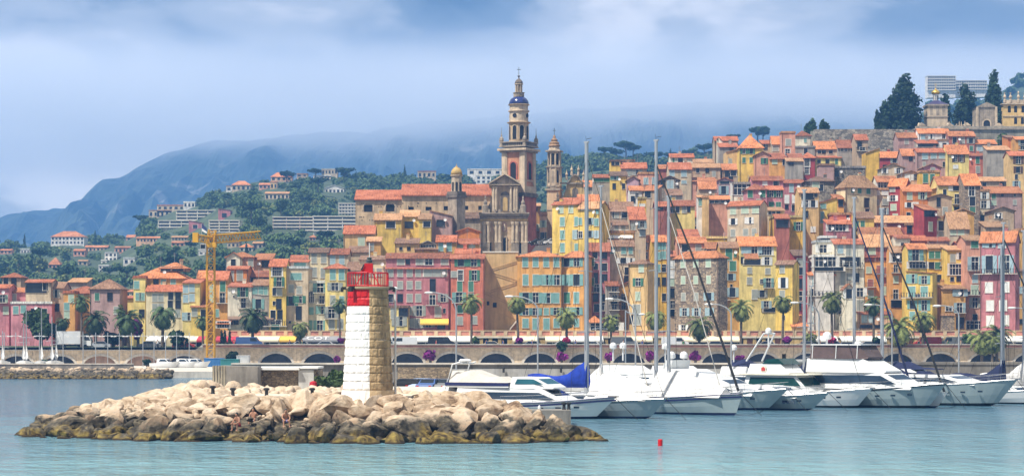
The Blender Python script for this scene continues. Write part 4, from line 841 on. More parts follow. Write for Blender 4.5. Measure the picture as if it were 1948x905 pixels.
q = MB(); q.box((0, 0, (z(258)+z(244))/2), (.09, .09, z(244)-z(258))); q.box((0, 0, z(248.5)), (.8, .09, .1)); q.build('cross', BRONZE, root)

# ---- turret at the nave, golden cupola
d = 503; k = FPX/d; z = lambda py: zat(py, d)-20
root = thing('turret', 'small square turret with an ochre cupola in front of the church nave', 'turret', ((868.5-974)/k, d, 20), R(-42))
MB().box((0, 0, z(376)/2), (2.8, 2.8, z(376))).build('shaft', STONE_G, root)
q = MB(); q.box((0, 0, z(374)), (3.4, 3.4, .5)); q.box((0, 0, z(368)), (3.0, 3.0, .8))
for sx in (-1, 1):
    for sy in (-1, 1): q.lathe([(.22, 0), (.22, .5), (.08, .9)], 6, (sx*1.45, sy*1.45, z(373)))
q.build('corbel', STONE_D, root)
q = MB(); q.lathe([(1.32, z(369)), (1.22, z(336)), (1.5, z(335)), (1.5, z(333))], 8, rot=R(22.5)); q.build('lantern', STONE_P, root)
for i in range(8):
    M = Matrix.Rotation(R(45*i), 4, 'Z') @ Matrix.Translation((0, -1.2, z(364))); q = MB(); q2 = arch_mesh(.5, 2.1, .2, d0=-.03); q.add(q2.v, q2.f, 0, M); q.build('opening', VOID, root)
q = MB(); q.lathe([(1.35, z(333)), (1.33, z(328)), (1.1, z(323)), (.7, z(319.5)), (.3, z(318)), (.22, z(316)), (.08, z(315.5)), (.03, z(311))], 12); q.build('cupola', OCHD, root, smooth=True)

# ---- church: nave, aisles and two storey facade
d = 520; k = FPX/d; X = lambda px: (px-974)/k
root = thing('church', 'large pale stone church with a red tiled nave roof and a columned baroque front', 'church', (X(850), d, 20))
ox = X(850); X2 = lambda px: X(px)-ox; z = lambda py: zat(py, d)-20
def nave(x0, x1, pe, pr, D, y0, wins, m=STONE):
    a, b = X2(x0), X2(x1); he = z(pe); zr = zat(pr, d+D/2)-20
    holes = [(X2(x)-w/2, X2(x)+w/2, z(py)-h/2, z(py)+h/2) for x, py, w, h in wins]
    c = (a+b)/2
    q = facade(b-a, he, [(h[0]-c, h[1]-c, h[2], h[3]) for h in holes]); q.v = [(x+c, y+y0, zz) for x, y, zz in q.v]
    q.add([(a, y0, 0), (a, y0+D, 0), (a, y0+D, he), (a, y0+D/2, zr), (a, y0, he)], [(0, 4, 3, 2, 1)]); q.add([(b, y0, 0), (b, y0+D, 0), (b, y0+D, he), (b, y0+D/2, zr), (b, y0, he)], [(0, 1, 2, 3, 4)])
    q.add([(a, y0+D, 0), (b, y0+D, 0), (b, y0+D, he), (a, y0+D, he)], [(0, 3, 2, 1)])
    q.build('nave_wall', m, root)
    r = MB(); sl = (zr-he)/(D/2); e = he-.5*sl
    r.prism([(0, 0), (0, 0), (0, 0)], 0, 0) if 0 else None
    r.add([(a-.3, y0-.5, e), (b+.3, y0-.5, e), (b+.3, y0+D/2, zr), (a-.3, y0+D/2, zr), (a-.3, y0-.5, e+.25), (b+.3, y0-.5, e+.25), (b+.3, y0+D/2, zr+.25), (a-.3, y0+D/2, zr+.25)], [(3, 2, 1, 0), (4, 5, 6, 7), (0, 1, 5, 4), (1, 2, 6, 5), (3, 0, 4, 7)])
    r.add([(b+.3, y0+D+.5, e), (a-.3, y0+D+.5, e), (a-.3, y0+D/2, zr), (b+.3, y0+D/2, zr), (b+.3, y0+D+.5, e+.25), (a-.3, y0+D+.5, e+.25), (a-.3, y0+D/2, zr+.25), (b+.3, y0+D/2, zr+.25)], [(3, 2, 1, 0), (4, 5, 6, 7), (0, 1, 5, 4)])
    r.build('nave_roof', roof_mat('r'), root)
    for h in holes:
        f_ = MB().bx(h[0], h[1], y0+.2, y0+.3, h[2], h[3]).build('window', VOID, root)
q = None
nave(675, 764, 378.5, 362, 14, 2, [(699.5, 395.5, 2, 1.7), (741.5, 394.5, 2, 1.7)])
nave(764, 938, 371, 351.5, 15, 1, [(781.5, 396.5, 1.3, .9), (815, 396.5, 1.4, .9), (848, 395.5, 1, 1), (887, 395, .9, 1), (913, 395, .8, 1)])
q = MB()
for x in (699.5, 741.5):
    M = Matrix.Translation((X2(x), 2, z(400))); arch_ring(q, 2.3, 1.9, .25, -.1, .05, M=M)
q.build('window_surround', STONE_P, root)
rng = random.Random(3); q = MB()
for i in range(46):
    x = rng.uniform(680, 850); py = rng.choice([386, 392, 406, 412, 418]); q.box((X2(x), 1-.02+(1 if x < 764 else 0), z(py)), (.22, .06, .22))
q.build('putlog_holes', VOID, root)
# aisle beside the turret
a, b = X2(884), X2(916); q = MB(); q.bx(a, b, -4, 1, 0, z(416)); q.build('aisle_wall', STONE_G, root)
r = MB(); r.add([(a-.3, -4.4, z(417)), (b, -4.4, z(417)), (b, .98, z(403)), (a-.3, .98, z(403)), (a-.3, -4.4, z(418.5)), (b, -4.4, z(418.5)), (b, .98, z(404.5)), (a-.3, .98, z(404.5))], [(0, 1, 2, 3), (7, 6, 5, 4), (0, 4, 5, 1), (3, 7, 4, 0)]); r.build('aisle_roof', roof_mat('b'), root)
# facade, local y = -12 .. -8 (nearer to the viewer)
yf = -12; d2 = d+yf; k2 = FPX/d2; XF = lambda px: (px-974)/k2-ox; zf = lambda py: zat(py, d2)-20
q = MB(); q.bx(XF(914), XF(1003), yf, 0, 0, zf(411)); q.build('lower_facade', STONE, root)
q = MB(); q.bx(XF(935), XF(986), yf+.6, .9, zf(404), zf(352)); q.build('upper_facade', STONE, root)
q = MB(); q.bx(XF(912), XF(1006), yf-.9, .2, zf(411), zf(407)); q.bx(XF(911), XF(1007), yf-1.2, .3, zf(407), zf(404.5)); q.bx(XF(913), XF(1004), yf-.35, yf-.02, zf(416), zf(413)); q.build('cornice', STONE_G, root)
q = MB(); q.bx(XF(913.5), XF(1004), yf-.25, yf-.02, zf(420), zf(416.5)); q.build('frieze', OCH, root)
for px in (921.5, 929, 944.5, 951, 976, 983.5, 994.5, 1001):
    q = MB(); q.lathe([(.42, 0), (.5, .3), (.4, .45), (.34, zf(424)-zf(462)-.6), (.5, zf(424)-zf(462)-.1), (.55, zf(424)-zf(462)+.4)], 10, (XF(px), yf-.75, zf(463))); col = q.build('column', STONE_P, root)
for a, b in ((918, 932), (941.5, 954), (972.5, 986.5), (991.5, 1003.5)):
    MB().bx(XF(a), XF(b), yf-1.3, yf-.05, 0, zf(463)).build('pedestal', STONE_G, root)
q = MB(); q.bx(XF(957), XF(962.5), yf-.12, yf+.3, 0, zf(453)); dr_ = q.build('door', VOID, root)
q = MB(); q.bx(XF(955.5), XF(957), yf-.3, yf, 0, zf(451)); q.bx(XF(962.5), XF(964), yf-.3, yf, 0, zf(451)); q.bx(XF(955), XF(964.5), yf-.35, yf, zf(451), zf(449)); q.build('door_frame', STONE_P, dr_)
for px in (933, 990): MB().bx(XF(px-1.8), XF(px+1.8), yf-.1, yf+.3, 0, zf(461)).build('door', VOID, root)
for px, py in ((932.5, 442), (960, 440), (989, 442)):
    q = MB(); q2 = arch_mesh(1.0, 2.2, .3, d0=-.04); q.add(q2.v, q2.f, 0, Matrix.Translation((XF(px), yf, zf(py)))); nn = q.build('niche', mat('niche_pink', (.45, .27, .2)), root)
    MB().lathe([(.25, 0), (.3, .7), (.2, 1.3), (.14, 1.4), (.16, 1.6), (.05, 1.75)], 8, (XF(px), yf-.2, zf(py)+.15)).build('statue', STONE_P, nn)
q = MB(); q2 = arch_mesh(2.2, 4.6, .3, d0=-.05); q.add(q2.v, q2.f, 0, Matrix.Translation((XF(961), yf+.6, zf(402)))); nn = q.build('niche', STONE_D, root)
q = MB(); q2 = arch_mesh(1.1, 3.2, .3, d0=-.2); q.add(q2.v, q2.f, 0, Matrix.Translation((XF(961), yf+.6, zf(401)))); q.build('window', OCH, nn)
for px in (939, 944, 972, 979, 983): MB().lathe([(.34, 0), (.28, zf(358)-zf(402)), (.42, zf(358)-zf(402)+.4)], 8, (XF(px), yf+.2, zf(402))).build('column', STONE_P, root)
q = MB(); q.prism([(XF(932), zf(350)), (XF(988), zf(350)), (XF(960), zf(333))], yf+.4, 1.2); q.build('pediment', STONE_G, root)
q = MB()
for s_, (xa, xb) in ((1, (930, 960)), (-1, (990, 960))):
    q.prism([(XF(xa), zf(350.5)), (XF(xb), zf(332)), (XF(xb), zf(329)), (XF(xa), zf(347.5))], yf-.5, 1.4)
q.prism([(XF(931), zf(352)), (XF(989), zf(352)), (XF(989), zf(350.6)), (XF(931), zf(350.6))], yf-.4, 1.0)
q.build('raking_cornice', STONE_P, root)
q = MB()
for s_, x0, x1 in ((1, 935, 920), (-1, 986, 1001)):      # volutes
    pl = [(XF(x0), zf(404)), (XF(x0), zf(372))]+[(XF(x0+(x1-x0)*t_), zf(372+30*math.sqrt(t_))) for t_ in (.1, .25, .5, .8, 1)]+[(XF(x1), zf(404))]
    q.prism(pl, yf+.5, yf+2)
q.build('volute', STONE_D, root)
for px, top in ((923.5, 370), (995, 372)):
    MB().lathe([(.7, 0), (.7, 1.6), (.4, 1.8), (.45, 2.4), (.15, 3.0), (.2, 3.3), (.05, zf(top)-zf(404))], 8, (XF(px), yf-.3, zf(404.5))).build('finial', STONE_G, root)
for px in (930, 941, 950, 973, 981, 989): MB().bx(XF(px-2), XF(px+2), yf-.7, yf+.2, zf(404.5), zf(398)).build('parapet_block', STONE_G, root)

# ---- second chapel, curved gable, behind the yellow house
d = 524; k = FPX/d; X = lambda px: (px-974)/k; z = lambda py: zat(py, d)-20
root = thing('chapel', 'small chapel with a curved baroque gable and stone finials behind the thick mast', 'chapel', (X(1094), d, 20)); ox = X(1094)
half = [(1059, 400), (1059, 384), (1066, 382), (1073, 372), (1078, 360), (1079, 349), (1084, 344), (1087, 338), (1092, 334)]
pl = [(X(a)-ox, z(b)) for a, b in half]; pl = [(pl[0][0], 0)]+pl+[(-x, zz) for x, zz in reversed(pl)]+[(-pl[0][0], 0)]
MB().prism(pl, 0, 9).build('gable_wall', OCH, root)
q = MB()
for i in range(1, len(pl)-2):
    (x0, z0_), (x1, z1_) = pl[i], pl[i+1]
    if abs(x1-x0) < .05 and abs(z1_-z0_) < .05: continue
    q.prism([(x0, z0_), (x1, z1_), (x1*1.03, z1_+.35), (x0*1.03, z0_+.35)], -.5, .5)
q.bx(-5, 5, -.4, -.01, z(384)-.2, z(384)+.3); q.bx(-3.6, 3.6, -.35, -.01, z(349)-.15, z(349)+.25); q.build('moulding', STONE_G, root)
for x in (-4.1, -2.0, -.8, .8, 2.0, 4.1):
    MB().lathe([(.3, 0), (.3, .7), (.15, .8), (.35, 1.3), (.1, 1.9), (.03, 2.5)], 8, (x, 0, z(384 if abs(x) > 4 else 344 if abs(x) > 1 else 335)+.2)).build('finial', STONE_P, root)
q = MB(); q2 = arch_mesh(1.4, 2.6, .3, d0=-.05); q.add(q2.v, q2.f, 0, Matrix.Translation((0, 0, z(378)))); q.build('window', STONE_D, root)
MB().add([(-4.6, .5, z(384)), (0, .5, z(352)), (0, 14, z(352)), (-4.6, 14, z(384)), (4.6, .5, z(384)), (4.6, 14, z(384))], [(0, 1, 2, 3), (1, 4, 5, 2)]).build('roof', roof_mat('o'), root)

# ---- church terrace and its tall tan wall with the stair zigzag
TZ = zat(482, 438)
def Xd(px, d): return (px-974)*d/FPX
tag(MB().bx(Xd(921, 438), Xd(1056, 480), 438.5, 470, 3, TZ).bx(Xd(905, 470), Xd(1056, 480), 470, 548, 3, TZ).build('church_terrace', mat('terrace_paving', (.3, .26, .2))), kind='structure')
root = thing('terrace_wall', 'tall tan terrace wall with relief stair lines below the church front', 'wall', (Xd(953, 437), 437, 4))
G = lambda x, y: (Xd(900+x/3.62, 437)-root.location.x, zat(450+y/3.62, 437)-4)
a = G(66, 0)[0]; b = G(312, 0)[0]
MB().bx(a, b, 0, 1.4, 0, TZ-4+.15).build('wall', mat('terrace_render', (.60, .40, .18), var=.14, scale=.22, streak=.3, rough=.9), root)
MB().bx(a, b, -.12, 1.5, TZ-4+.15, TZ-4+.4).build('coping', TRIM, root)
sm = mat('stair_moulding', (.50, .33, .15), var=.2)
for (x0, y0), (x1, y1) in (((112, 238), (300, 182)), ((118, 225), (298, 170)), ((112, 240), (306, 300)), ((118, 256), (306, 316)), ((112, 388), (302, 326)), ((118, 372), (302, 312)), ((82, 378), (306, 480)), ((82, 392), (300, 492)), ((160, 520), (300, 570))):
    p, p2 = G(x0, y0), G(x1, y1); MB().prism([(p[0], p[1]-.08), (p2[0], p2[1]-.08), (p2[0], p2[1]+.1), (p[0], p[1]+.1)], -.09, .02).build('stair_line', sm, root)
for x, y, w_, h_ in ((103, 458, .5, .8), (149, 470, .75, .95)): p = G(x, y); MB().bx(p[0]-w_/2, p[0]+w_/2, -.03, .1, p[1]-h_/2, p[1]+h_/2).build('opening', VOID, root)
p, p2 = G(250, 642), G(306, 574); MB().prism([(p[0], p[1]-.15), (p2[0], p2[1]-.15), (p2[0], p2[1]+.25), (p[0], p[1]+.25)], -1.0, -.1).build('stair_parapet', TRIM, root)
tag(MB().add([(Xd(1000, 478), 470, TZ), (Xd(1058, 478), 470, TZ), (Xd(1058, 478), 470, zat(464, 472)), (Xd(1018, 478), 470, zat(468, 472)), (Xd(1000, 478), 486, TZ), (Xd(1058, 478), 486, TZ), (Xd(1058, 478), 486, zat(464, 472)), (Xd(1018, 478), 486, zat(468, 472))],
    [(0, 1, 2, 3), (7, 6, 5, 4), (3, 2, 6, 7), (0, 3, 7, 4), (1, 5, 6, 2)]).build('church_ramp', mat('ramp_stone', (.14, .13, .12))), kind='structure')

# ---- cemetery walls and platform
CZ = zat(243, 636)
tag(MB().bx(Xd(1546, 634), Xd(2150, 634), 637, 716, 30, CZ-.9).build('cemetery_ground', mat('cemetery_gravel', (.3, .28, .22))), kind='structure')
tag(MB().bx(Xd(1550, 634), Xd(1743, 634), 634, 637, CZ-18, zat(246, 634)).build('rubble_wall', masonry('rubble_wall_stone', (.36, .31, .24), (.13, .12, .10), 1.1)), 'long grey rubble wall at the top left of the cemetery', 'wall')
root = thing('cemetery_wall', 'smoother tan stone retaining wall under the cypresses and the gold dome', 'wall', (Xd(1845, 632), 632, 30))
MB().bx(Xd(1742, 632)-root.location.x, Xd(2140, 632)-root.location.x, 0, 3, 0, zat(247, 632)-30).build('wall', mat('cemetery_wall_stone', (.30, .27, .21), var=.25, scale=.3, streak=.45), root)
MB().bx(Xd(1742, 632)-root.location.x-.2, Xd(2140, 632)-root.location.x, -.4, 3, zat(247, 632)-30, zat(244, 632)-30).build('coping', STONE_G, root)
MB().bx(Xd(1742, 632)-root.location.x, Xd(2140, 632)-root.location.x, .4, 1.0, zat(244, 632)-30, zat(240, 632)-30).build('parapet', mat('parapet_stone', (.36, .32, .25), var=.25, streak=.4), root)
# chapel with gilded onion
d = 652; zb = CZ-.9; z = lambda py: zat(py, d)-zb
root = thing('chapel', 'little square stone chapel with a white lantern and a gold onion dome', 'chapel', (Xd(1780, d), d, zb))
w = 19*d/FPX
q = MB(); q.box((0, 0, z(201)/2), (2*w, 2*w, z(201))); q.build('wall', STONE_P, root)
q = MB(); q.box((0, 0, z(202)), (2*w+.7, 2*w+.7, .5)); q.box((0, 0, z(224)), (2*w+.4, 2*w+.4, .35)); q.build('cornice', STONE_G, root)
q = MB(); q.box((0, 0, (z(200.5)+z(191.5))/2), (2*w+.5, 2*w+.5, z(191.5)-z(200.5)), taper=.22); q.build('roof', mat('blue_slate', (.05, .04, .10), rough=.4), root)
for dx in (-1.8, 0, 1.8): q = MB(); q2 = arch_mesh(.9, 3, .2, d0=-.05); q.add(q2.v, q2.f, 0, Matrix.Translation((dx, -w, z(221)))); q.build('blind_arch', STONE_G, root)
q = MB(); q.lathe([(.8, z(193)), (.8, z(180.5)), (.95, z(180.4)), (.95, z(179.8))], 8); lan = q.build('lantern', FRAME_W, root)
for i in range(8): MB().box((.76*math.cos(R(45*i+22.5)), .76*math.sin(R(45*i+22.5)), z(186.5)), (.12, .2, 1.2), rz=R(45*i+22.5)).build('opening', VOID, lan)
q = MB(); q.lathe([(.75, z(180)), (1.15, z(178.5)), (1.3, z(176.5)), (1.15, z(174.5)), (.7, z(172.3)), (.35, z(170.5)), (.15, z(169)), (.05, z(167.5))], 14); q.build('onion_dome', GOLD, root, smooth=True)
q = MB(); q.box((0, 0, z(163)), (.1, .1, 1.5)); q.box((0, 0, z(161)), (.7, .1, .1)); q.box((0, 0, z(163.5)), (.45, .1, .1)); q.build('cross', GOLD, root)
root = thing('mausoleum', 'grey gabled stone mausoleum with a dark arched doorway beside the right cypress', 'mausoleum', (Xd(1877, 650), 650, zb)); z = lambda py: zat(py, 650)-zb
hw = 19*650/FPX
MB().bx(-hw, hw, 0, 6, 0, z(204)).build('wall', STONE_G, root)
MB().prism([(-hw-.3, z(204)), (hw+.3, z(204)), (0, z(194.5))], -.3, 6.2).build('gable_roof', STONE_G, root)
q = MB(); q2 = arch_mesh(2, 4.4, .4, d0=-.05); q.add(q2.v, q2.f); dq = q.build('doorway', VOID, root)
q = MB(); arch_ring(q, 2, 4.4, .35, -.25, .05); q.build('surround', STONE_P, dq)
MB().bx(-hw-.15, -hw+.5, -.3, .3, 0, z(204)).build('pilaster', STONE_P, root); MB().bx(hw-.5, hw+.15, -.3, .3, 0, z(204)).build('pilaster', STONE_P, root)
root = thing('palace', 'yellow mansion with a stone urn parapet at the top right corner', 'mansion', (Xd(1908, 660), 660, zb)); z = lambda py: zat(py, 660)-zb
W_ = Xd(2010, 660)-Xd(1908, 660)
MB().bx(0, W_, 0, 9, 0, z(199)).build('wall', mat('mansion_yellow', (.68, .46, .18), streak=.3), root)
q = MB(); q.bx(-.4, W_, -.5, 9.2, z(199), z(197)); q.bx(.5, W_, .3, .8, z(197), z(190)); q.bx(-.1, W_, -.2, -.01, z(222), z(220.5))
q.build('cornice', STONE_P, root)
for px, tp in ((1912, 178), (1923, 183), (1938, 172), (1950, 182), (1965, 180)): MB().lathe([(.45, 0), (.45, .8), (.2, 1), (.5, 1.7), (.2, 2.3), (.12, 2.6), (.3, 3), (.05, z(tp)-z(194))], 8, (Xd(px, 660)-root.location.x, .5, z(195))).build('urn', STONE_P, root)
for px, py in ((1932, 236), (1945, 236), (1958, 236), (1920, 214), (1932, 214), (1946, 214)):
    q = MB(); q2 = arch_mesh(.9, 2.0, .2, d0=-.04); q.add(q2.v, q2.f, 0, Matrix.Translation((Xd(px, 660)-root.location.x, 0, z(py)))); q.build('window', VOID, root)
# graves
def tomb(kind):
    q = MB()
    if kind == 0: q.box((0, 0, .4), (1, 1, .8)); q.lathe([(.38, .8), (.12, 3.4), (.02, 3.8)], 4, rot=R(45))
    if kind == 1: q.box((0, 0, .5), (1, .8, 1)); q.box((0, 0, 1.9), (.22, .22, 2)); q.box((0, 0, 2.3), (1.0, .22, .22))
    if kind == 2: q.box((0, 0, .8), (1.4, 1.2, 1.6)); q.lathe([(.5, 1.6), (.3, 2), (.42, 2.6), (.1, 3.2)], 8)
    if kind == 3: q.box((0, 0, 1.2), (2.2, 1.8, 2.4)); q.prism([(-1.3, 2.4), (1.3, 2.4), (0, 3.3)], -1, 1)
    return q
TK = ['obelisk', 'stone cross', 'urn tomb', 'gabled tomb']; TMM = [tomb(i).mesh('tombstone', STONE_P) for i in range(4)]
for i, (px, kd) in enumerate(((1748, 2), (1754, 3), (1757.5, 1), (1803, 2), (1807, 0), (1809, 3), (1820, 1), (1826.5, 0), (1832, 0), (1835.5, 0), (1840, 3), (1846, 2), (1851, 0), (1900, 1), (1903, 3))):
    tag(link('tombstone', TMM[kd], None, (Xd(px, 645), 645+(i % 3)*1.3, zb)), 'pale %s on the cemetery skyline among the cypresses' % TK[kd], 'tombstone', 'pale %ss in the cemetery' % TK[kd])
# ================================================================ VEGETATION AND FAR BUILDINGS
def leaf_mat(name, c, c2, var=.35):
    m = bpy.data.materials.new(name); m.use_nodes = True; t = m.node_tree; b = t.nodes['Principled BSDF']; b.inputs['Roughness'].default_value = .7; b.inputs['Specular IOR Level'].default_value = .15
    oi = N(t, 'ShaderNodeObjectInfo'); g = N(t, 'ShaderNodeNewGeometry'); n = N(t, 'ShaderNodeTexNoise', i_Scale=.35, i_Detail=4); t.links.new(g.outputs['Position'], n.inputs['Vector'])
    ad = N(t, 'ShaderNodeMath', operation='MULTIPLY_ADD'); ad.inputs[1].default_value = .45; t.links.new(oi.outputs['Random'], ad.inputs[0]); t.links.new(n.outputs[0], ad.inputs[2])
    r = ramp(t, [(.35, c2), (.65, c), (.95, tuple(v*1.5 for v in c))], 'LINEAR'); t.links.new(ad.outputs[0], r.inputs[0]); t.links.new(r.outputs[0], b.inputs['Base Color'])
    return m
LEAF = leaf_mat('foliage_green', (.060, .095, .032), (.028, .055, .025))
LEAFY = leaf_mat('foliage_yellow_green', (.12, .14, .04), (.05, .085, .03))
LEAFD = leaf_mat('foliage_dark', (.020, .042, .018), (.010, .022, .012))
PURPLE = leaf_mat('bougainvillea_purple', (.17, .012, .14), (.08, .008, .09))
CRIMS = leaf_mat('bougainvillea_crimson', (.30, .015, .07), (.14, .01, .05))
BARK = mat('bark', (.10, .075, .05), var=.3, scale=3)
def clump(blobs, n, size, seed, flat=1.0):
    """leaf cards over the shells of lumpy blobs; blobs = (centre, radii)"""
    rs = np.random.RandomState(seed); V = []; 
    wts = np.array([b[1][0]*b[1][1]+b[1][2]*b[1][0] for b in blobs]); wts = wts/wts.sum()
    ch = rs.choice(len(blobs), n, p=wts)
    dirs = rs.normal(size=(n, 3)); dirs /= np.linalg.norm(dirs, axis=1)[:, None]
    rad = rs.uniform(.55, 1.06, n)
    C = np.array([blobs[i][0] for i in ch]); Rr = np.array([blobs[i][1] for i in ch])
    p = C+dirs*Rr*rad[:, None]
    nn = dirs+rs.normal(size=(n, 3))*.55; nn /= np.linalg.norm(nn, axis=1)[:, None]
    t1 = np.cross(nn, rs.normal(size=(n, 3))); t1 /= np.linalg.norm(t1, axis=1)[:, None]; t2 = np.cross(nn, t1)
    s = size*rs.uniform(.6, 1.35, n)[:, None]
    vs = np.stack([p-t1*s-t2*s*.6, p+t1*s-t2*s*.6, p+t1*s*.7+t2*s*.7, p-t1*s*.7+t2*s*.7], 1).reshape(-1, 3)
    return vs, n
def cards_mesh(name, parts, m):
    vs = np.concatenate(parts); nq = len(vs)//4
    me = bpy.data.meshes.new(name); me.vertices.add(len(vs)); me.vertices.foreach_set('co', vs.astype(np.float32).ravel())
    me.loops.add(nq*4); me.loops.foreach_set('vertex_index', np.arange(nq*4, dtype=np.int32)); me.polygons.add(nq)
    me.polygons.foreach_set('loop_start', np.arange(0, nq*4, 4, dtype=np.int32)); me.polygons.foreach_set('loop_total', np.full(nq, 4, dtype=np.int32))
    me.materials.append(m); me.update(calc_edges=True); return me
def round_blobs(seed, n=7, W=3.4, Hh=6.5):
    r = random.Random(seed); bl = [((0, 0, Hh*.62), (W*.72, W*.72, Hh*.3))]
    for i in range(n): a = i*2.4+r.random(); rr = W*r.uniform(.35, .72); bl.append(((rr*math.cos(a), rr*math.sin(a), Hh*r.uniform(.42, .86)), (W*r.uniform(.3, .48),)*2+(Hh*r.uniform(.13, .2),)))
    return bl
def pine_blobs(seed, W=4.5, Hh=9):
    r = random.Random(seed); bl = [((0, 0, Hh*.84), (W*.7, W*.7, Hh*.12))]
    for i in range(7): a = i*.9+r.random(); rr = W*r.uniform(.4, .75); bl.append(((rr*math.cos(a), rr*math.sin(a), Hh*r.uniform(.76, .9)), (W*.36, W*.36, Hh*r.uniform(.07, .11))))
    return bl
def cyp_blobs(seed, W=1.1, Hh=10):
    r = random.Random(seed); return [((r.uniform(-.15, .15)*W, r.uniform(-.15, .15)*W, Hh*(.12+.8*i/6)), (W*(1.0-.75*(i/6)**2),)*2+(Hh*.14,)) for i in range(7)]
KINDS = {'round': [cards_mesh('crown', [clump(round_blobs(s), 420, .42, s)[0]], LEAF) for s in range(4)],
         'olive': [cards_mesh('crown', [clump(round_blobs(s+9), 380, .42, s)[0]], LEAFY) for s in range(2)],
         'pine': [cards_mesh('crown', [clump(pine_blobs(s), 420, .45, s)[0]], LEAFD) for s in range(2)],
         'cypress': [cards_mesh('crown', [clump(cyp_blobs(s), 380, .32, s)[0]], LEAFD) for s in range(2)]}
q = MB(); q.tube([(0, 0, -1), (.1, 0, 2), (0, .1, 4.6)], .28, 6, r2=.12); q.tube([(0, 0, 2.2), (1.2, .2, 4)], .12, 5, r2=.05); q.tube([(0, 0, 2.6), (-1.1, -.3, 4.2)], .12, 5, r2=.05); TRUNK = q.mesh('trunk', BARK)
q = MB(); q.tube([(0, 0, -1), (.2, 0, 4), (0, 0, 7.6)], .35, 6, r2=.2)
for a in range(5): q.tube([(0, 0, 5.6), (2.2*math.cos(a*1.26), 2.2*math.sin(a*1.26), 7.4)], .14, 5, r2=.06)
TRUNKP = q.mesh('trunk', BARK)
def tree(kind, loc, sc, label, group, rnd=random, name=None, sx=1, zs=1, cat='tree'):
    t = thing(name or {'pine': 'pine_tree', 'cypress': 'cypress_tree'}.get(kind, 'tree'), label, cat, loc, rnd.uniform(0, 6.28), group)
    t.scale = (sc*sx, sc*sx, sc*zs)
    link('crown', rnd.choice(KINDS[kind]), t); link('trunk', TRUNKP if kind == 'pine' else TRUNK, t); return t
rng = random.Random(11)
HILLV = [  # tile, x0, x1, top, base, floors/kind
]
def tv(T, x, y): o = TILES[T]; return o[0]+x/o[2], o[1]+y/o[2]
BLD = []   # occupied pixel rectangles on the hill
def villa(T, x0, x1, yt, ye, yb, wc, rc, label, op='', nw=3, rows=1):
    a, _ = tv(T, x0, 0); b, _ = tv(T, x1, 0); t_, e, bb = tv(T, 0, yt)[1], tv(T, 0, ye)[1], tv(T, 0, yb)[1]
    BLD.append((a-2, b+2, t_-1, bb+1))
    ws = []
    for r_ in range(rows):
        cy = e+(bb-e)*(r_+.5)/rows
        for i in range(nw): ws.append('%.2f,%.2f' % (a+(b-a)*(i+.5)/nw, cy))
    d = mid_d((a+b)/2, bb); hgt = (bb-e)*d/FPX/rows; wid = (b-a)*d/FPX/nw
    w = 'h@'+';'.join(ws)+'*%.2fx%.2f' % (min(2.2, wid*.5), min(2.0, hgt*.5))
    house('P|%.2f,%.2f|%.2f,%.2f,%.2f|%s|%s|m1 n1 D7 %s|%s|%s|villa' % (a, b, t_, e, bb, wc, rc, op, label, w))
def apartment(T, x0, x1, yt, yb, floors, label, wc='ivory', d=None, rz=0, cols=0, D=10):
    a, t_ = tv(T, x0, yt); b, bb = tv(T, x1, yb); BLD.append((a-2, b+2, t_-1, bb+1))
    d = d or mid_d((a+b)/2, bb); k = FPX/d; W_ = (b-a)/k; Hh = (bb-t_)/k
    r = thing('apartment_building', label, 'apartment block', ((a+b-2*974)/2/k, d, zat(bb, d)), rz)
    MB().bx(-W_/2, W_/2, 0, D, -6, Hh).build('wall', wall_mat(wc), r)
    fh = Hh/floors
    for f_ in range(floors):
        z0 = f_*fh
        MB().bx(-W_/2+.3, W_/2-.3, -.05, .1, z0+fh*.32, z0+fh*.85).build('window_strip', DARKPANE, r)
        MB().bx(-W_/2-.2, W_/2+.2, -1.3, .2, z0-.12, z0+.12).bx(-W_/2-.2, W_/2+.2, -1.35, -1.2, z0+.12, z0+fh*.32).build('balcony', TRIM, r)
        q = MB(); n = cols or max(3, int(W_/5))
        for i in range(n+1): x = -W_/2+W_*i/n; q.bx(x-.15, x+.15, -1.25, -.06, z0+.12, z0+fh-.12)
        q.build('partition', wall_mat(wc), r)
    MB().bx(-W_/2-.3, W_/2+.3, -1.4, D+.2, Hh, Hh+.35).build('roof', TRIM, r)
apartment('V', 335, 612, 560, 624, 3, 'stepped ivory apartment terrace, upper one on the left hill')
apartment('V', 215, 520, 628, 672, 2, 'long low ivory apartment terrace on the left hill')
apartment('V', 552, 750, 628, 704, 4, 'four storey ivory apartment block above the crane jib')
villa('V', 610, 690, 548, 556, 624, 'rose', 'rL', 'sloping rose end house beside the stepped apartment terraces', '', 1, 1)
villa('V', 415, 500, 625, 640, 690, 'rose', 'rL', 'rose coloured wedge house below the stepped terraces behind the crane flag', '', 1, 1)
apartment('V', 975, 1240, 605, 692, 4, 'long grey violet apartment slab at mid height of the hill', 'mauve')
apartment('V', 1240, 1530, 600, 695, 4, 'long white apartment slab left of the church', 'white')
apartment('V', 1410, 1530, 515, 598, 4, 'white apartment tower just left of the church nave', 'white', cols=6)
villa('V', 700, 822, 364, 388, 428, 'beige', 'oh', 'beige villa on the left hill crest', '', 4, 1)
villa('V', 662, 700, 395, 400, 432, 'white', 'tn', 'small white annexe left of the beige crest villa', '', 1, 1)
villa('V', 880, 958, 378, 388, 416, 'salmon', 'og', 'low salmon villa on the left hill crest', '', 3, 1)
villa('V', 958, 1098, 308, 334, 364, 'peach', 'oh', 'peach villa with orange roof highest on the left crest', '', 4, 1)
villa('V', 955, 1000, 366, 372, 420, 'sand', 'on', 'sandy round fronted villa wing under the peach crest villa', '', 2, 1)
villa('V', 920, 1078, 436, 446, 488, 'beige', 'tg', 'beige villa with big windows amid the trees below the crest', '', 6, 1)
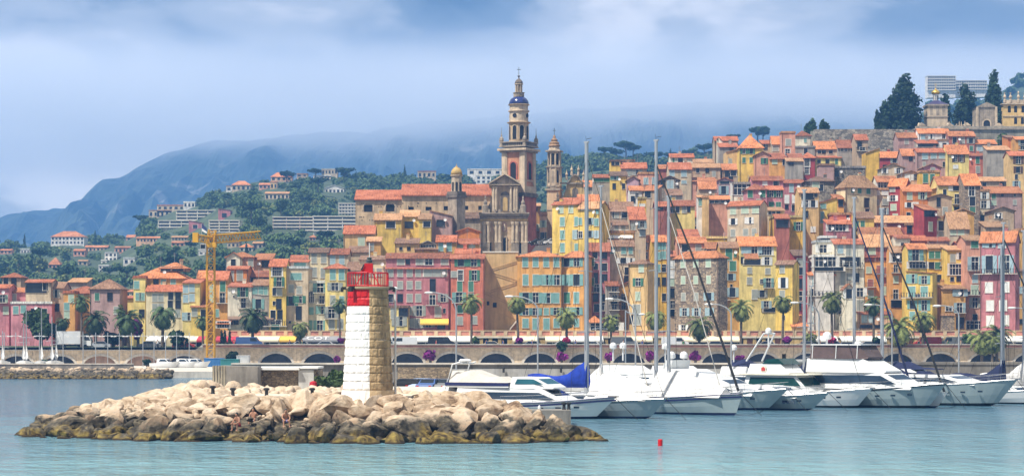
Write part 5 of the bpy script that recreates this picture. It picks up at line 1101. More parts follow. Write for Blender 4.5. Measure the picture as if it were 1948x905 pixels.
villa('V', 1240, 1360, 326, 330, 360, 'white', 'wn', 'long flat white villa near the crest left of centre', '', 6, 1)
villa('V', 1295, 1400, 281, 285, 322, 'beige', 'wn', 'flat roofed beige villa on the crest left of centre', '', 5, 1)
villa('V', 1315, 1442, 390, 412, 446, 'white', 'wf', 'white gabled villa with arches between the hill trees', '', 5, 1)
villa('V', 150, 300, 545, 560, 604, 'beige', 'tn', 'beige terraced villa at the left end of the hill spur', '', 5, 1)
villa('V', 205, 385, 520, 526, 556, 'beige', 'on', 'long beige villa with orange edge on the hill spur', '', 5, 1)
villa('V', 380, 456, 498, 504, 540, 'white', 'wn', 'bright white villa on the hill spur', '', 3, 1)
villa('V', 0, 70, 728, 736, 764, 'salmon', 'og', 'salmon cottage left of the long pink terraces', '', 2, 1)
villa('V', 90, 222, 732, 740, 770, 'peach', 'og', 'long peach cottage row on the lower left hill', '', 6, 1)
villa('V', 300, 405, 728, 736, 758, 'beige', 'tg', 'beige cottage row behind the crane', '', 5, 1)
villa('V', 300, 470, 762, 772, 795, 'salmon', 'og', 'pinkish terrace wall house behind the crane', '', 6, 1)
villa('V', 752, 836, 778, 800, 832, 'ivory', 'oh', 'ivory cottage with an orange hipped roof right of the crane jib', '', 3, 1)
villa('V', 670, 750, 766, 772, 800, 'beige', 'tn', 'beige shed roofed cottage under the crane jib', '', 3, 1)
villa('V', 838, 905, 765, 775, 815, 'grey', 'tg', 'grey cottage right of the orange hipped one under the jib', '', 2, 1)
villa('V', 1215, 1255, 722, 735, 765, 'salmon', 'oh', 'tiny salmon villa under the white apartment slab', '', 2, 1)
villa('V', 480, 545, 815, 822, 850, 'white', 'wn', 'white flat roofed house behind the crane tower', '', 2, 1)
villa('J', 258, 425, 160, 186, 226, 'white', 'oh', 'big white hotel with red hipped roof on the far left hill', 'D12', 9, 2)
villa('J', 0, 58, 250, 256, 272, 'salmon', 'og', 'low salmon house on the far left hill by the picture edge', '', 3, 1)
villa('J', 104, 150, 246, 252, 272, 'white', 'wn', 'flat white house left of the hotel on the hill', '', 3, 1)
villa('J', 372, 430, 250, 258, 284, 'salmon', 'og', 'salmon cottage below the big white hotel', '', 3, 1)
villa('J', 430, 545, 232, 240, 262, 'peach', 'og', 'row of peach cottages right below the big hotel', '', 6, 1)
villa('J', 530, 592, 264, 268, 310, 'white', 'wn', 'white cubic villa with two storeys on the lower left hill', '', 3, 2)
villa('J', 512, 540, 304, 307, 332, 'white', 'wn', 'little white cube under the two storey cubic villa', '', 1, 1)
villa('J', 500, 552, 330, 334, 368, 'white', 'wn', 'lowest white cubic villa on the left hill', '', 3, 2)
villa('J', 625, 682, 292, 296, 328, 'white', 'wn', 'white modern villa with dark glazing behind the ochre house', '', 2, 1)
villa('J', 245, 303, 294, 325, 350, 'salmon', 'oh', 'salmon villa with hipped roof in the trees at far left', '', 3, 1)
villa('J', 640, 684, 178, 186, 208, 'peach', 'og', 'peach villa under the hill spur at left', '', 2, 1)
villa('J', 690, 812, 188, 194, 212, 'peach', 'og', 'long peach villa terrace under the hill spur', '', 6, 1)
villa('J', 395, 442, 305, 310, 332, 'beige', 'tg', 'beige cottage deep in the left hill woods', '', 2, 1)
villa('J', 580, 660, 236, 242, 270, 'salmon', 'og', 'salmon houses row between hotel and hill spur', '', 4, 1)
villa('J', 600, 690, 455, 465, 500, 'beige', 'og', 'small orange roofed cottage behind the mauve house', '', 3, 1)
villa('T', 368, 450, 485, 492, 520, 'beige', 'on', 'flat beige house on the crest above the church nave', '', 4, 1)
villa('K', 222, 520, 98, 102, 150, 'white', 'wn', 'modern white cantilevered villa on the hill between turret and bell tower', '', 4, 1)
villa('K', 297, 425, 150, 156, 222, 'white', 'wn', 'lower white volume beneath the modern cantilevered villa', '', 3, 2)
villa('V', 1130, 1200, 312, 318, 336, 'tan', 'tn', 'low tan house hiding on the crest in the trees', '', 2, 1)
apartment('U', 625, 892, 178, 312, 5, 'hazy white stepped apartment block on the far hill behind the gold dome', 'white', d=1790, cols=12)
apartment('U', 884, 1192, 222, 306, 3, 'hazy long white apartment wing right of the stepped one on the far hill', 'white', d=1800, cols=14)

# ---- trees one can tell apart, on the hill
def free(px, py, w=4, h=9): return not any(a-w*.7 < px < b+w*.7 and t_ < py and py-h*.72 < bb for a, b, t_, bb in BLD)
ntree = 0; LBL = {('round', 0): ('dark green round tree on the wooded hill crest', 'round trees along the hill crest'), ('round', 1): ('dark green round tree among the villas on the hillside', 'round trees on the wooded hillside'),
    ('olive', 0): ('light yellow green tree on the wooded hill', 'yellow green trees on the hill'), ('olive', 1): ('light yellow green tree on the wooded hill', 'yellow green trees on the hill'),
    ('pine', 0): ('umbrella pine standing on the wooded hill', 'umbrella pines on the hill'), ('pine', 1): ('umbrella pine standing on the wooded hill', 'umbrella pines on the hill'),
    ('cypress', 0): ('slim dark cypress on the wooded hill', 'slim cypresses on the hill'), ('cypress', 1): ('slim dark cypress on the wooded hill', 'slim cypresses on the hill')}
pts = []
for i in range(118): pts.append((rng.uniform(-10, 1450), rng.uniform(1270, 1352), 0))
for i in range(190):
    px = rng.uniform(-10, 690); pts.append((px, rng.uniform(690, 1280), 1))
for px, d, far in pts:
    x = Xd(px, d); zz = ground_z(x, d); py = HY-(zz-HC)*FPX/d
    if px > 690 and not far and px < 1060 and rng.random() < .2: continue
    kd = rng.choices(['round', 'olive', 'pine', 'cypress'], [12, 3, 3, 2])[0]; sc = rng.uniform(.6, 1.15)*(1.1 if kd != 'cypress' else 1)
    if not free(px, py, 3.4*sc*FPX/d, 6.5*sc*FPX/d): continue
    lb, gp = LBL[kd, far]; tree(kd, (x, d, zz-.5), sc, lb, gp, rng); ntree += 1
for px, py_t, h in ((1190, 268, 20), (1172, 283, 15), (1205, 275, 15), (1150, 279, 14), (1442, 240, 20), (1452, 246, 16), (1395, 255, 13), (1355, 272, 12), (1375, 270, 12), (1310, 285, 12), (880, 345, 12), (770, 318, 12), (655, 318, 18), (545, 325, 16), (600, 320, 14)):
    h *= .72; d = 1330; sc = h/9; tree('pine' if px not in (770,) else 'cypress', (Xd(px, d), d, zat(py_t, d)-h), sc, 'large umbrella pine silhouetted on the far ridge' if px != 770 else 'lone pointed cypress on the ridge above the church nave', 'large pines on the far ridge' if px != 770 else None, rng)
# the rest of the wood: one mass nobody could count
protos = []
for kd, mname, blobs in (('r', 'g', [round_blobs(s+30) for s in range(3)]), ):
    for b_ in blobs: protos.append(clump(b_, 150, .62, 77)[0])
rs = np.random.RandomState(5)
def forest(n, px0, px1, d0, d1, name, m, smin=.45, smax=1.0):
    out = []
    for i in range(n):
        px = rs.uniform(px0, px1); d = math.sqrt(rs.uniform(d0*d0, d1*d1)); x = Xd(px, d); zz = ground_z(x, d); py = HY-(zz-HC)*FPX/d
        if z_town((px), d) > z_mid(px, d) and px > 640: continue
        s = rs.uniform(smin, smax)
        if not free(px, py, 3*s*FPX/d, 5*s*FPX/d): continue
        a = rs.uniform(0, 6.28); c_, s_ = math.cos(a), math.sin(a); v = protos[rs.randint(len(protos))]*s
        out.append(np.stack([v[:, 0]*c_-v[:, 1]*s_+x, v[:, 0]*s_+v[:, 1]*c_+d, v[:, 2]+zz-2.2], 1))
    tag(link(name, cards_mesh(name, out, m)), kind='stuff')
forest(4200, -120, 720, 640, 1350, 'woodland', LEAF); forest(700, 700, 1500, 900, 1350, 'woodland', LEAF); forest(1300, 690, 1500, 1230, 1345, 'woodland', LEAF, .7, 1.4); forest(900, -60, 700, 1200, 1345, 'woodland', LEAF, .6, 1.2)
forest(600, -60, 700, 640, 1330, 'olive_grove', LEAFY, .5, .9)
out = []
for i in range(420):
    px = rs.uniform(1600, 2000); d = rs.uniform(1450, 1900)
    zr = HC+(HY-interp(px, HX, HYY))*1900/FPX; tt = (d-1350)/550; x = (px-974)*1900/FPX; zz = zr*tt; s = rs.uniform(1.1, 2.2)
    if 1755 < 974+x*FPX/d < 1885 and d < 1800: continue
    v = protos[rs.randint(len(protos))]*s; out.append(v+np.array([x, d, zz-2]))
tag(link('woodland', cards_mesh('woodland', out, LEAF)), kind='stuff')
# ---- cypresses and bushes of the cemetery and the upper town
def big_tree(px, w_px, top, base_z, d, label, blobs=None, m=LEAFD, cat='tree', name='cypress_tree', n=1500, sz=.42, seed=1, shape='cyp', group=None):
    Wd = w_px*d/FPX/2; zt = zat(top, d); Hh = zt-base_z; r = random.Random(seed); bl = []
    if shape == 'cyp':
        for i in range(14):
            f_ = i/13; wr = Wd*(.72+.28*math.sin(math.pi*min(1, f_*1.05+.1)))*(1-.42*f_**5); bl.append(((r.uniform(-.25, .25)*Wd, r.uniform(-.25, .25)*Wd, Hh*(.08+.84*f_)), (wr*1.05, wr*1.05, Hh*.12)))
    else:
        for i in range(12): a = r.uniform(0, 6.28); rr = Wd*r.uniform(0, .6); bl.append(((rr*math.cos(a), rr*math.sin(a), Hh*r.uniform(.4, .8)), (Wd*.42, Wd*.42, Hh*.2)))
    t = thing(name, label, cat, (Xd(px, d), d, base_z), 0, group)
    link('crown', cards_mesh('crown', [clump(bl, n, sz, seed)[0]], m), t)
    MB().tube([(0, 0, -.5), (.1, 0, Hh*.3), (0, 0, Hh*.75)], .4, 6, r2=.12).build('trunk', BARK, t)
zb = CZ-.9
big_tree(1722, 56, 145, zb, 650, 'broadest dark cypress mass left of the gold domed chapel', n=3600, seed=2)
big_tree(1698, 34, 178, zb, 652, 'middle cypress leaning against the broadest one', n=1500, seed=3)
big_tree(1682, 22, 192, zb, 648, 'small cypress second from the left in the dark group', n=900, seed=4)
big_tree(1669, 11, 210, zb, 648, 'thin leftmost cypress of the dark group', n=400, seed=5)
big_tree(1798, 22, 177, zb, 662, 'cypress directly right of the gold dome', n=900, seed=6)
big_tree(1837, 42, 162, zb, 660, 'bulky cypress between the gold domed chapel and the mausoleum', n=2200, seed=7)
big_tree(1893, 34, 136, zb, 664, 'tall cypress rising behind the grey mausoleum', n=2300, seed=8)
big_tree(1545, 30, 222, zb-6, 640, 'dark tree at the left end of the rubble wall', n=1300, seed=9, shape='r', name='tree')
big_tree(1566, 26, 226, zb-5, 642, 'second dark tree behind the end of the rubble wall', n=1000, seed=10, shape='r', name='tree')
big_tree(1907, 22, 252, zat(282, 618), 618, 'fresh green bush against the cemetery wall', n=900, seed=12, shape='r', name='bush', m=LEAF, cat='bush', sz=.3)
# ================================================================ WATERFRONT
CONC = mat('concrete_grey', (.26, .24, .21), var=.25, scale=.4, streak=.4, bump=.02, rough=.9)
CONC_P = mat('concrete_pale', (.58, .53, .45), var=.15, scale=.5, streak=.3, rough=.9)
QST = mat('quay_stone', (.66, .53, .37), var=.22, scale=1.6, streak=.35, bump=.05, bscale=2.5, rough=.9)
TERRA = mat('terracotta_panel', (.56, .24, .17), var=.25, scale=1.2)
ASPH = mat('asphalt', (.06, .06, .06), var=.2)
WHITEP = mat('white_paint', (.74, .73, .70), rough=.5, var=.06)
GALV = mat('galvanised_steel', (.42, .44, .45), rough=.45, metal=.5, var=.1)
ZR = 4.05
tag(MB().bx(-330, 330, 407.2, 432, -1, ZR).build('road', ASPH), kind='structure')
tag(MB().bx(-330, 330, 392, 406.8, -3, 1.0).build('lower_quay', CONC_P), kind='structure')
dq = 405.0; kq = FPX/dq; XQ = lambda px: (px-974)/kq
root = thing('quay_wall', 'long arched stone quay wall with a terracotta banded parapet along the waterfront road', 'quay wall', (0, dq, 0))
cent_r = [525, 608, 691, 775, 859, 944, 1027, 1113, 1197, 1281, 1366, 1451, 1537, 1622, 1707, 1790, 1875, 1960]; cent_l = [-48, 32, 112, 190, 271, 350]
q = MB()
def arch_wall(q, cs, xa, xb, top, span, zs, zc):
    xs = [(c-span/2, c+span/2) for c in cs]; cur = xa
    for c, (l, r_) in zip(cs, xs):
        q.add([(cur, 0, -1), (l, 0, -1), (l, 0, top), (cur, 0, top)], [(0, 1, 2, 3)]); cur = r_
        n = 12; pa = [(c+span/2*math.cos(math.pi*(1-i/n)), zs+(zc-zs)*math.sin(math.pi*i/n)) for i in range(n+1)]
        pa = [(l, -1)]+pa+[(r_, -1)]
        for (x0, z0), (x1, z1) in zip(pa, pa[1:]):
            if abs(x1-x0) > 1e-4: q.add([(x0, 0, z0), (x1, 0, z1), (x1, 0, top), (x0, 0, top)], [(0, 1, 2, 3)])
            q.add([(x0, 0, z0), (x1, 0, z1), (x1, 1.9, z1), (x0, 1.9, z0)], [(0, 3, 2, 1)])
    q.add([(cur, 0, -1), (xb, 0, -1), (xb, 0, top), (cur, 0, top)], [(0, 1, 2, 3)])
arch_wall(q, [XQ(c) for c in cent_r], XQ(385), 330, 4.2, 6.0, 1.15, 3.25)
arch_wall(q, [XQ(c) for c in cent_l], -330, XQ(385), 3.75, 6.0, 1.0, 2.8)
q.build('wall', QST, root)
for c, zs, zc, tp in [(c, 1.15, 3.25, 0) for c in cent_r]+[(c, 1.0, 2.8, 1) for c in cent_l]:
    q = MB(); n = 12; S = 3.0
    for i in range(n):
        a0, a1 = math.pi*i/n, math.pi*(i+1)/n
        q.prism([(XQ(c)+S*math.cos(a0), zs+(zc-zs)*math.sin(a0)), (XQ(c)+S*math.cos(a1), zs+(zc-zs)*math.sin(a1)), (XQ(c)+(S+.45)*math.cos(a1), zs+(zc-zs+.4)*math.sin(a1)), (XQ(c)+(S+.45)*math.cos(a0), zs+(zc-zs+.4)*math.sin(a0))], -.1, .02)
    ar = q.build('arch', CONC_P, root)
    if c in (190, 271): MB().bx(XQ(c)-2.95, XQ(c)+2.95, .5, .6, 0, zc).build('arch_infill', mat('arch_infill_plaster', (.36, .24, .17), streak=.4), ar)
    else:
        MB().bx(XQ(c)-3.1, XQ(c)+3.1, 1.6, 1.8, 0, zc+.3).build('arch_shade_panel', mat('arch_interior_shade', (.03, .035, .05), rough=.3, var=.5, scale=.8), ar)  # dark back sheet, painting in the shade inside the arch
q = MB(); q.bx(XQ(385), 330, -.25, .5, 4.2, 4.38); q.bx(XQ(385), 330, -.15, .45, 4.83, 4.98); q.build('parapet_coping', CONC_P, root)
MB().bx(XQ(385), 330, 0, .3, 4.38, 4.83).build('parapet_band', TERRA, root)
MB().bx(-330, XQ(372), -.15, .5, 3.75, 3.95).build('left_coping', CONC_P, root)
MB().prism([(XQ(372), 3.75), (XQ(386), 3.75), (XQ(386), 4.95), (XQ(372), 3.95)], -.1, .5).build('ramp_coping', CONC_P, root)
# upper arcade carrying the house terrace
da = 421.5; ka = FPX/da; XA = lambda px: (px-974)/ka; za = lambda py: zat(py, da)
root = thing('arcade_wall', 'ochre arcade wall with small arches and terracotta balustrade below the old houses', 'arcade', (0, da, 0))
runs = [(880, 975, 'void'), (1118, 1216, 'void'), (1400, 1505, 'mix'), (1690, 1840, 'red'), (700, 740, 'void')]
AR = [(px, kd) for a, b, kd in runs for px in np.arange(a+9, b-4, 17.6)]
AR.sort(); span = .55*2; q = MB(); cur = XA(425)
MB().bx(XA(425), XA(2100), -.15, 4, za(640)-.25, za(640)).build('terrace_slab', TRIM, root)
top = za(640)-.25
q = MB()
for px, kd in AR:
    c = XA(px); l, r_ = c-span/2, c+span/2
    q.add([(cur, 0, 4), (l, 0, 4), (l, 0, top), (cur, 0, top)], [(0, 1, 2, 3)]); cur = r_; n = 8
    pa = [(l, 4.2)]+[(c+span/2*math.cos(math.pi*(1-i/n)), za(646)+.55*math.sin(math.pi*i/n)) for i in range(n+1)]+[(r_, 4.2)]
    for (x0, z0), (x1, z1) in zip(pa, pa[1:]):
        if abs(x1-x0) > 1e-4: q.add([(x0, 0, z0), (x1, 0, z1), (x1, 0, top), (x0, 0, top)], [(0, 1, 2, 3)])
        q.add([(x0, 0, z0), (x1, 0, z1), (x1, .9, z1), (x0, .9, z0)], [(0, 3, 2, 1)])
q.add([(cur, 0, 4), (XA(2100), 0, 4), (XA(2100), 0, top), (cur, 0, top)], [(0, 1, 2, 3)])
q.build('wall', OCH, root)
for i, (px, kd) in enumerate(AR):
    red = kd == 'red' or (kd == 'mix' and i % 3 == 1)
    MB().bx(XA(px)-.6, XA(px)+.6, .6, .7, 4.2, top).build('niche', TERRA if red else VOID, root)
MB().bx(XA(425), XA(2100), 0, .25, za(640), za(629.5)).build('balustrade', TERRA, root)
q = MB(); q.bx(XA(425), XA(2100), -.12, .35, za(629.5), za(628)); q.bx(XA(425), XA(2100), -.08, .3, za(640), za(637.5))
for px in np.arange(430, 2098, 22): q.bx(XA(px), XA(px+7), -.1, .33, za(637.5), za(629.5))
q.build('balustrade_rail', mat('balustrade_ochre', (.62, .46, .28), var=.15), root)
# awnings of the market and the cafes
def text_mesh(s, size, m, name='lettering', ext=.02):
    cu = bpy.data.curves.new('txt', 'FONT'); cu.body = s; cu.size = size; cu.extrude = ext; cu.align_x = 'CENTER'
    ob = bpy.data.objects.new('txt', cu); COL.objects.link(ob); dg = bpy.context.evaluated_depsgraph_get(); me = bpy.data.meshes.new_from_object(ob.evaluated_get(dg)); me.name = name
    bpy.data.objects.remove(ob); me.materials.clear(); me.materials.append(m); return me
AWN = [(282, 320, 'w', 'white market awning at the far left'), (330, 392, 'r', 'red awning left of the crane foot'), (340, 378, 'c', 'cream awning just left of the crane mast'), (413, 470, 'r', 'crimson restaurant awning right of the crane'), (455, 508, 'c', 'wide cream awning behind the dark palm'), (500, 533, 'c', 'smaller cream awning left of the yellow one'),
    (534, 565, 'y', 'yellow awning beside the short palm'), (577, 648, 'g', 'grey restaurant awning with large white letters'), (780, 902, 'w', 'long white market awning right of the lighthouse'), (975, 1023, 'c', 'cream awning left of the orange house foot'), (1037, 1064, 'c', 'pale yellow awning under the big orange house'), (1065, 1116, 'w', 'white awning in front of the thick mast'),
    (1118, 1147, 'w', 'white awning between the two nearest masts'), (1192, 1240, 'c', 'cream awning over the dark arches left of the rubble tower'), (1285, 1405, 'c', 'very long cream awning under the rubble tower'), (1542, 1590, 'w', 'bright white awning left of the crimson flowers'), (1596, 1682, 'w', 'very long bright white awning right of the crimson flowers'), (1900, 1948, 'w', 'white awning at the right edge')]
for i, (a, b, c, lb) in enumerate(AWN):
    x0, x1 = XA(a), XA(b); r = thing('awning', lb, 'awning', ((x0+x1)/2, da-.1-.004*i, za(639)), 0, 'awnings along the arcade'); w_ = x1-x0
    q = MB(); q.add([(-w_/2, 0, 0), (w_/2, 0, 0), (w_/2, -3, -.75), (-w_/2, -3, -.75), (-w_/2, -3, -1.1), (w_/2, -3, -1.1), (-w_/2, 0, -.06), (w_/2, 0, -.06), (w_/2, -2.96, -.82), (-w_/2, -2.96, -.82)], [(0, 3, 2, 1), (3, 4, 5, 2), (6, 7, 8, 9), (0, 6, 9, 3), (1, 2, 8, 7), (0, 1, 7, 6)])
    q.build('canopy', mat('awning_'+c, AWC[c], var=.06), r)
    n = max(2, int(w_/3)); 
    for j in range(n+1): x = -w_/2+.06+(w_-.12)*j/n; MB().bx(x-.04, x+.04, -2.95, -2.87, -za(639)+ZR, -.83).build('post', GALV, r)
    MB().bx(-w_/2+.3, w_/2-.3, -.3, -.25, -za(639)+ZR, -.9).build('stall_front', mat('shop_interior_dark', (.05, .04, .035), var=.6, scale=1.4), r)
    if c == 'g': o = link('lettering', text_mesh('COT', 1.5, WHITEP), r, (-1.2, -2.0, -.95)); o.rotation_euler = (R(90-14+0), 0, 0); o.scale = (1.35, .9, 1); o.rotation_euler.x = R(40); o.location = (-.6, -2.6, -.64)
# ---- cars
def car_parts(kind):
    q = MB()
    if kind == 'car': prof = [(-2.1, .35), (-2.12, .75), (-1.95, .95), (-1.45, 1.0), (-1.0, 1.42), (.55, 1.45), (1.25, 1.0), (1.95, .88), (2.12, .7), (2.1, .35)]; g_ = [(-1.3, 1.0), (-.95, 1.36), (.5, 1.38), (1.1, 1.0)]
    else: prof = [(-2.5, .4), (-2.52, 1.2), (-2.45, 2.15), (-2.3, 2.25), (1.2, 2.25), (1.75, 1.5), (2.45, 1.25), (2.55, .9), (2.5, .4)]; g_ = [(.2, 1.45), (.2, 2.05), (1.15, 2.05), (1.55, 1.45)]
    w_ = .85 if kind == 'car' else .98
    n = len(prof); vs = []
    for s_ in (-1, 1): vs += [(x, s_*w_*(.82 if z > 1.2 and kind == 'car' else 1), z) for x, z in prof]
    q.add(vs, [tuple(range(n)), tuple(reversed(range(n, 2*n)))]+[(i, i+n, (i+1) % n+n, (i+1) % n) for i in range(n)])
    body = q
    gl = MB(); gl.prism(g_, -w_-.02, -w_+.04).prism(g_, w_-.04, w_+.02)
    if kind == 'car': gl.add([(1.12, -.68, 1.06), (1.12, .68, 1.06), (.62, .62, 1.44), (.62, -.62, 1.44)], [(0, 1, 2, 3)]); gl.add([(-1.36, -.68, 1.1), (-1.36, .68, 1.1), (-1.06, .62, 1.43), (-1.06, -.62, 1.43)], [(3, 2, 1, 0)])
    else: gl.add([(1.72, -.8, 1.56), (1.72, .8, 1.56), (1.25, .78, 2.18), (1.25, -.78, 2.18)], [(0, 1, 2, 3)])
    wh = MB(); M = Matrix.Rotation(R(90), 4, 'X'); w2 = MB(); w2.lathe([(.1, -.11), (.32, -.11), (.34, 0), (.32, .11), (.1, .11)], 14); wh.add(w2.v, w2.f, 0, M)
    hb = MB(); w3 = MB(); w3.lathe([(.05, -.13), (.19, -.13), (.19, .13), (.05, .13)], 10); hb.add(w3.v, w3.f, 0, M)
    return body, gl, wh, hb
CARG = mat('car_glass', (.02, .025, .03), rough=.08, spec=.6, var=.1); TYRE = mat('tyre_rubber', (.02, .02, .02), rough=.9); RIM = mat('wheel_rim', (.4, .4, .42), metal=.7, rough=.35)
LAMPM = mat('headlight_glass', (.6, .6, .58), rough=.15); LAMPR = mat('tail_light_red', (.35, .02, .02), rough=.2)
CARC = dict(white=(.72, .72, .72), black=(.015, .015, .018), silver=(.42, .43, .45), blue=(.05, .10, .25), red=(.35, .02, .02), grey=(.14, .145, .15), lightblue=(.32, .42, .60), beige=(.45, .40, .32))
CARME = {}
def vehicle(kind, col, loc, rz, label, group):
    if kind not in CARME:
        b_, g_, w_, h_ = car_parts(kind); CARME[kind] = [b_, g_.mesh('window_glass', CARG), w_.mesh('wheel', TYRE), h_.mesh('rim', RIM), MB().box((0, 0, 0), (.06, .3, .14)).mesh('headlight', LAMPM), MB().box((0, 0, 0), (.06, .25, .16)).mesh('tail_light', LAMPR), {}]
    P_ = CARME[kind]
    if col not in P_[6]: P_[6][col] = P_[0].mesh('body', mat('car_paint_'+col, CARC[col], rough=.25, var=.03, spec=.6))
    t = thing({'car': 'car', 'van': 'van'}[kind], label, kind, loc, rz, group)
    link('body', P_[6][col], t); link('window_glass', P_[1], t); xw = 1.3 if kind == 'car' else 1.6; yw = .8 if kind == 'car' else .92
    for sx in (-1, 1):
        for sy in (-1, 1): w_ = link('wheel', P_[2], t, (sx*xw, sy*yw, .34)); link('rim', P_[3], w_)
        ex = 2.1 if kind == 'car' else 2.5
        link('headlight', P_[4], t, (ex, sx*.6, .72)); link('tail_light', P_[5], t, (-ex, sx*.62, .78))
    return t
rng = random.Random(21); cols = ['white', 'white', 'silver', 'black', 'grey', 'silver', 'blue', 'white', 'red', 'grey', 'beige']
px = 190
while px < 1945:
    c = rng.choice(cols); kd = 'van' if rng.random() < .12 else 'car'; dd = rng.choice([409.2, 412.6]) if px > 400 else 411
    if not (392 < px < 428 or 730 < px < 790 or 645 < px < 712 or (150 < px < 180)):
        vehicle(kd, c, (Xd(px, dd), dd, ZR), rng.choice([0, math.pi]), '%s %s among the vehicles behind the quay parapet' % (c, kd), '%s %ss along the waterfront road' % (c, kd))
    px += rng.choice([47, 50, 55, 64, 78, 96])
vehicle('van', 'white', (Xd(768, 409), 409, ZR), math.pi, 'white camper van just right of the lighthouse lamp post', None)
vehicle('van', 'white', (Xd(745, 413), 413, ZR), 0, 'white van half hidden behind the lighthouse, left of the camper', None)
r = thing('truck', 'white box truck parked on the left waterfront behind the masts', 'truck', (Xd(140, 411), 411, ZR))
MB().bx(-3, 1.6, -1.15, 1.15, .9, 3.3).build('cargo_box', mat('truck_box', (.62, .63, .64), var=.08), r); MB().prism([(1.65, .6), (3.4, .6), (3.4, 1.6), (3.0, 2.5), (1.65, 2.5)], -1.05, 1.05).build('cab', WHITEP, r); MB().bx(-3, 3.3, -.9, .9, .5, .85).build('chassis', BRONZE, r)
MB().prism([(2.2, 1.6), (3.3, 1.6), (2.95, 2.35), (2.2, 2.35)], -1.08, -1.02).build('window_glass', CARG, r)
for x in (-2, 2.4):
    for y in (-1, 1): w_ = link('wheel', CARME['van'][2], r, (x, y, .42)); w_.scale = (1.25,)*3
for i, (px, c, lb) in enumerate(((1025, 'black', 'black car parked left on the church ramp'), (1038, 'grey', 'grey car in the middle of the church ramp'), (1050, 'white', 'white car at the right end of the church ramp'))):
    vehicle('car', c, (Xd(px, 474), 474, zat(466, 471)+.05), R(200), lb, None)
# ---- people strolling on the quay (tiny figures)
SKIN = mat('skin', (.42, .22, .14), rough=.6, var=.05)
def figure(joints, edges, radii, name='body', root_i=0, m=None, lvl=1):
    me = bpy.data.meshes.new(name); me.from_pydata(joints, edges, []); me.materials.append(m or SKIN)
    o = bpy.data.objects.new(name, me); COL.objects.link(o)
    o.modifiers.new('skin', 'SKIN'); sv = me.skin_vertices[0].data
    for i, r_ in enumerate(radii): rr = r_ if hasattr(r_, '__len__') else (r_, r_); sv[i].radius = rr; sv[i].use_root = (i == root_i)
    s_ = o.modifiers.new('sub', 'SUBSURF'); s_.levels = lvl; s_.render_levels = lvl
    dg = bpy.context.evaluated_depsgraph_get(); em = bpy.data.meshes.new_from_object(o.evaluated_get(dg)); em.name = name
    bpy.data.objects.remove(o); em.materials.clear(); em.materials.append(m or SKIN); em.polygons.foreach_set('use_smooth', [True]*len(em.polygons)); return em
def standing():
    J = [(0, 0, .95), (0, 0, 1.2), (0, 0, 1.42), (0, 0, 1.53), (0, -.01, 1.63), (0, 0, 1.74), (-.19, 0, 1.4), (-.24, .02, 1.12), (-.24, -.08, .88), (.19, 0, 1.4), (.25, 0, 1.13), (.26, -.05, .9), (-.1, 0, .88), (-.11, -.03, .48), (-.12, .04, .08), (-.12, -.1, .04), (.1, 0, .88), (.12, .06, .48), (.12, .1, .08), (.12, -.04, .04)]
    E = [(0, 1), (1, 2), (2, 3), (3, 4), (4, 5), (2, 6), (6, 7), (7, 8), (2, 9), (9, 10), (10, 11), (0, 12), (12, 13), (13, 14), (14, 15), (0, 16), (16, 17), (17, 18), (18, 19)]
    Rr = [(.14, .1), (.13, .1), (.14, .1), .055, .095, .07, .06, .045, .03, .06, .045, .03, .09, .062, .04, .035, .09, .062, .04, .035]
    return figure(J, E, Rr)
STAND = standing()
def clothes(z0, z1, rx, ry, c, name): return MB().lathe([(1, 0), (1.04, .3), (.92, .7), (1.02, 1)], 10).mesh(name, mat('cloth_'+c, CLO[c], rough=.9))
CLO = dict(red=(.45, .03, .03), white=(.7, .7, .68), blue=(.05, .09, .25), black=(.03, .03, .035), green=(.06, .2, .1), beige=(.5, .42, .3))
px = 440; rng = random.Random(4)
for i, px in enumerate((300, 352, 445, 551, 575, 704, 830, 925, 957, 1012, 1095, 1186, 1222, 1300, 1392, 1462, 1560, 1625, 1702, 1748, 1803, 1828, 1850)):
    c = rng.choice(list(CLO)); c2 = rng.choice(['blue', 'black', 'beige']); t = thing('person', 'standing person in %s top and %s trousers on the waterfront pavement' % (c, c2), 'person', (Xd(px, 407.9), 407.9, ZR), rng.uniform(0, 6), 'people on the waterfront pavement in %s and %s' % (c, c2))
    link('body', STAND, t)
    s_ = link('shirt', clothes(0, 1, 1, 1, c, 'shirt'), t, (0, 0, .98)); s_.scale = (.215, .15, .47)
    s_ = link('trousers', clothes(0, 1, 1, 1, c2, 'trousers'), t, (0, 0, .12)); s_.scale = (.2, .15, .86)
    MB().sphere((0, .015, 1.68), (.1, .11, .115), 8).build('hair', BRONZE, t)
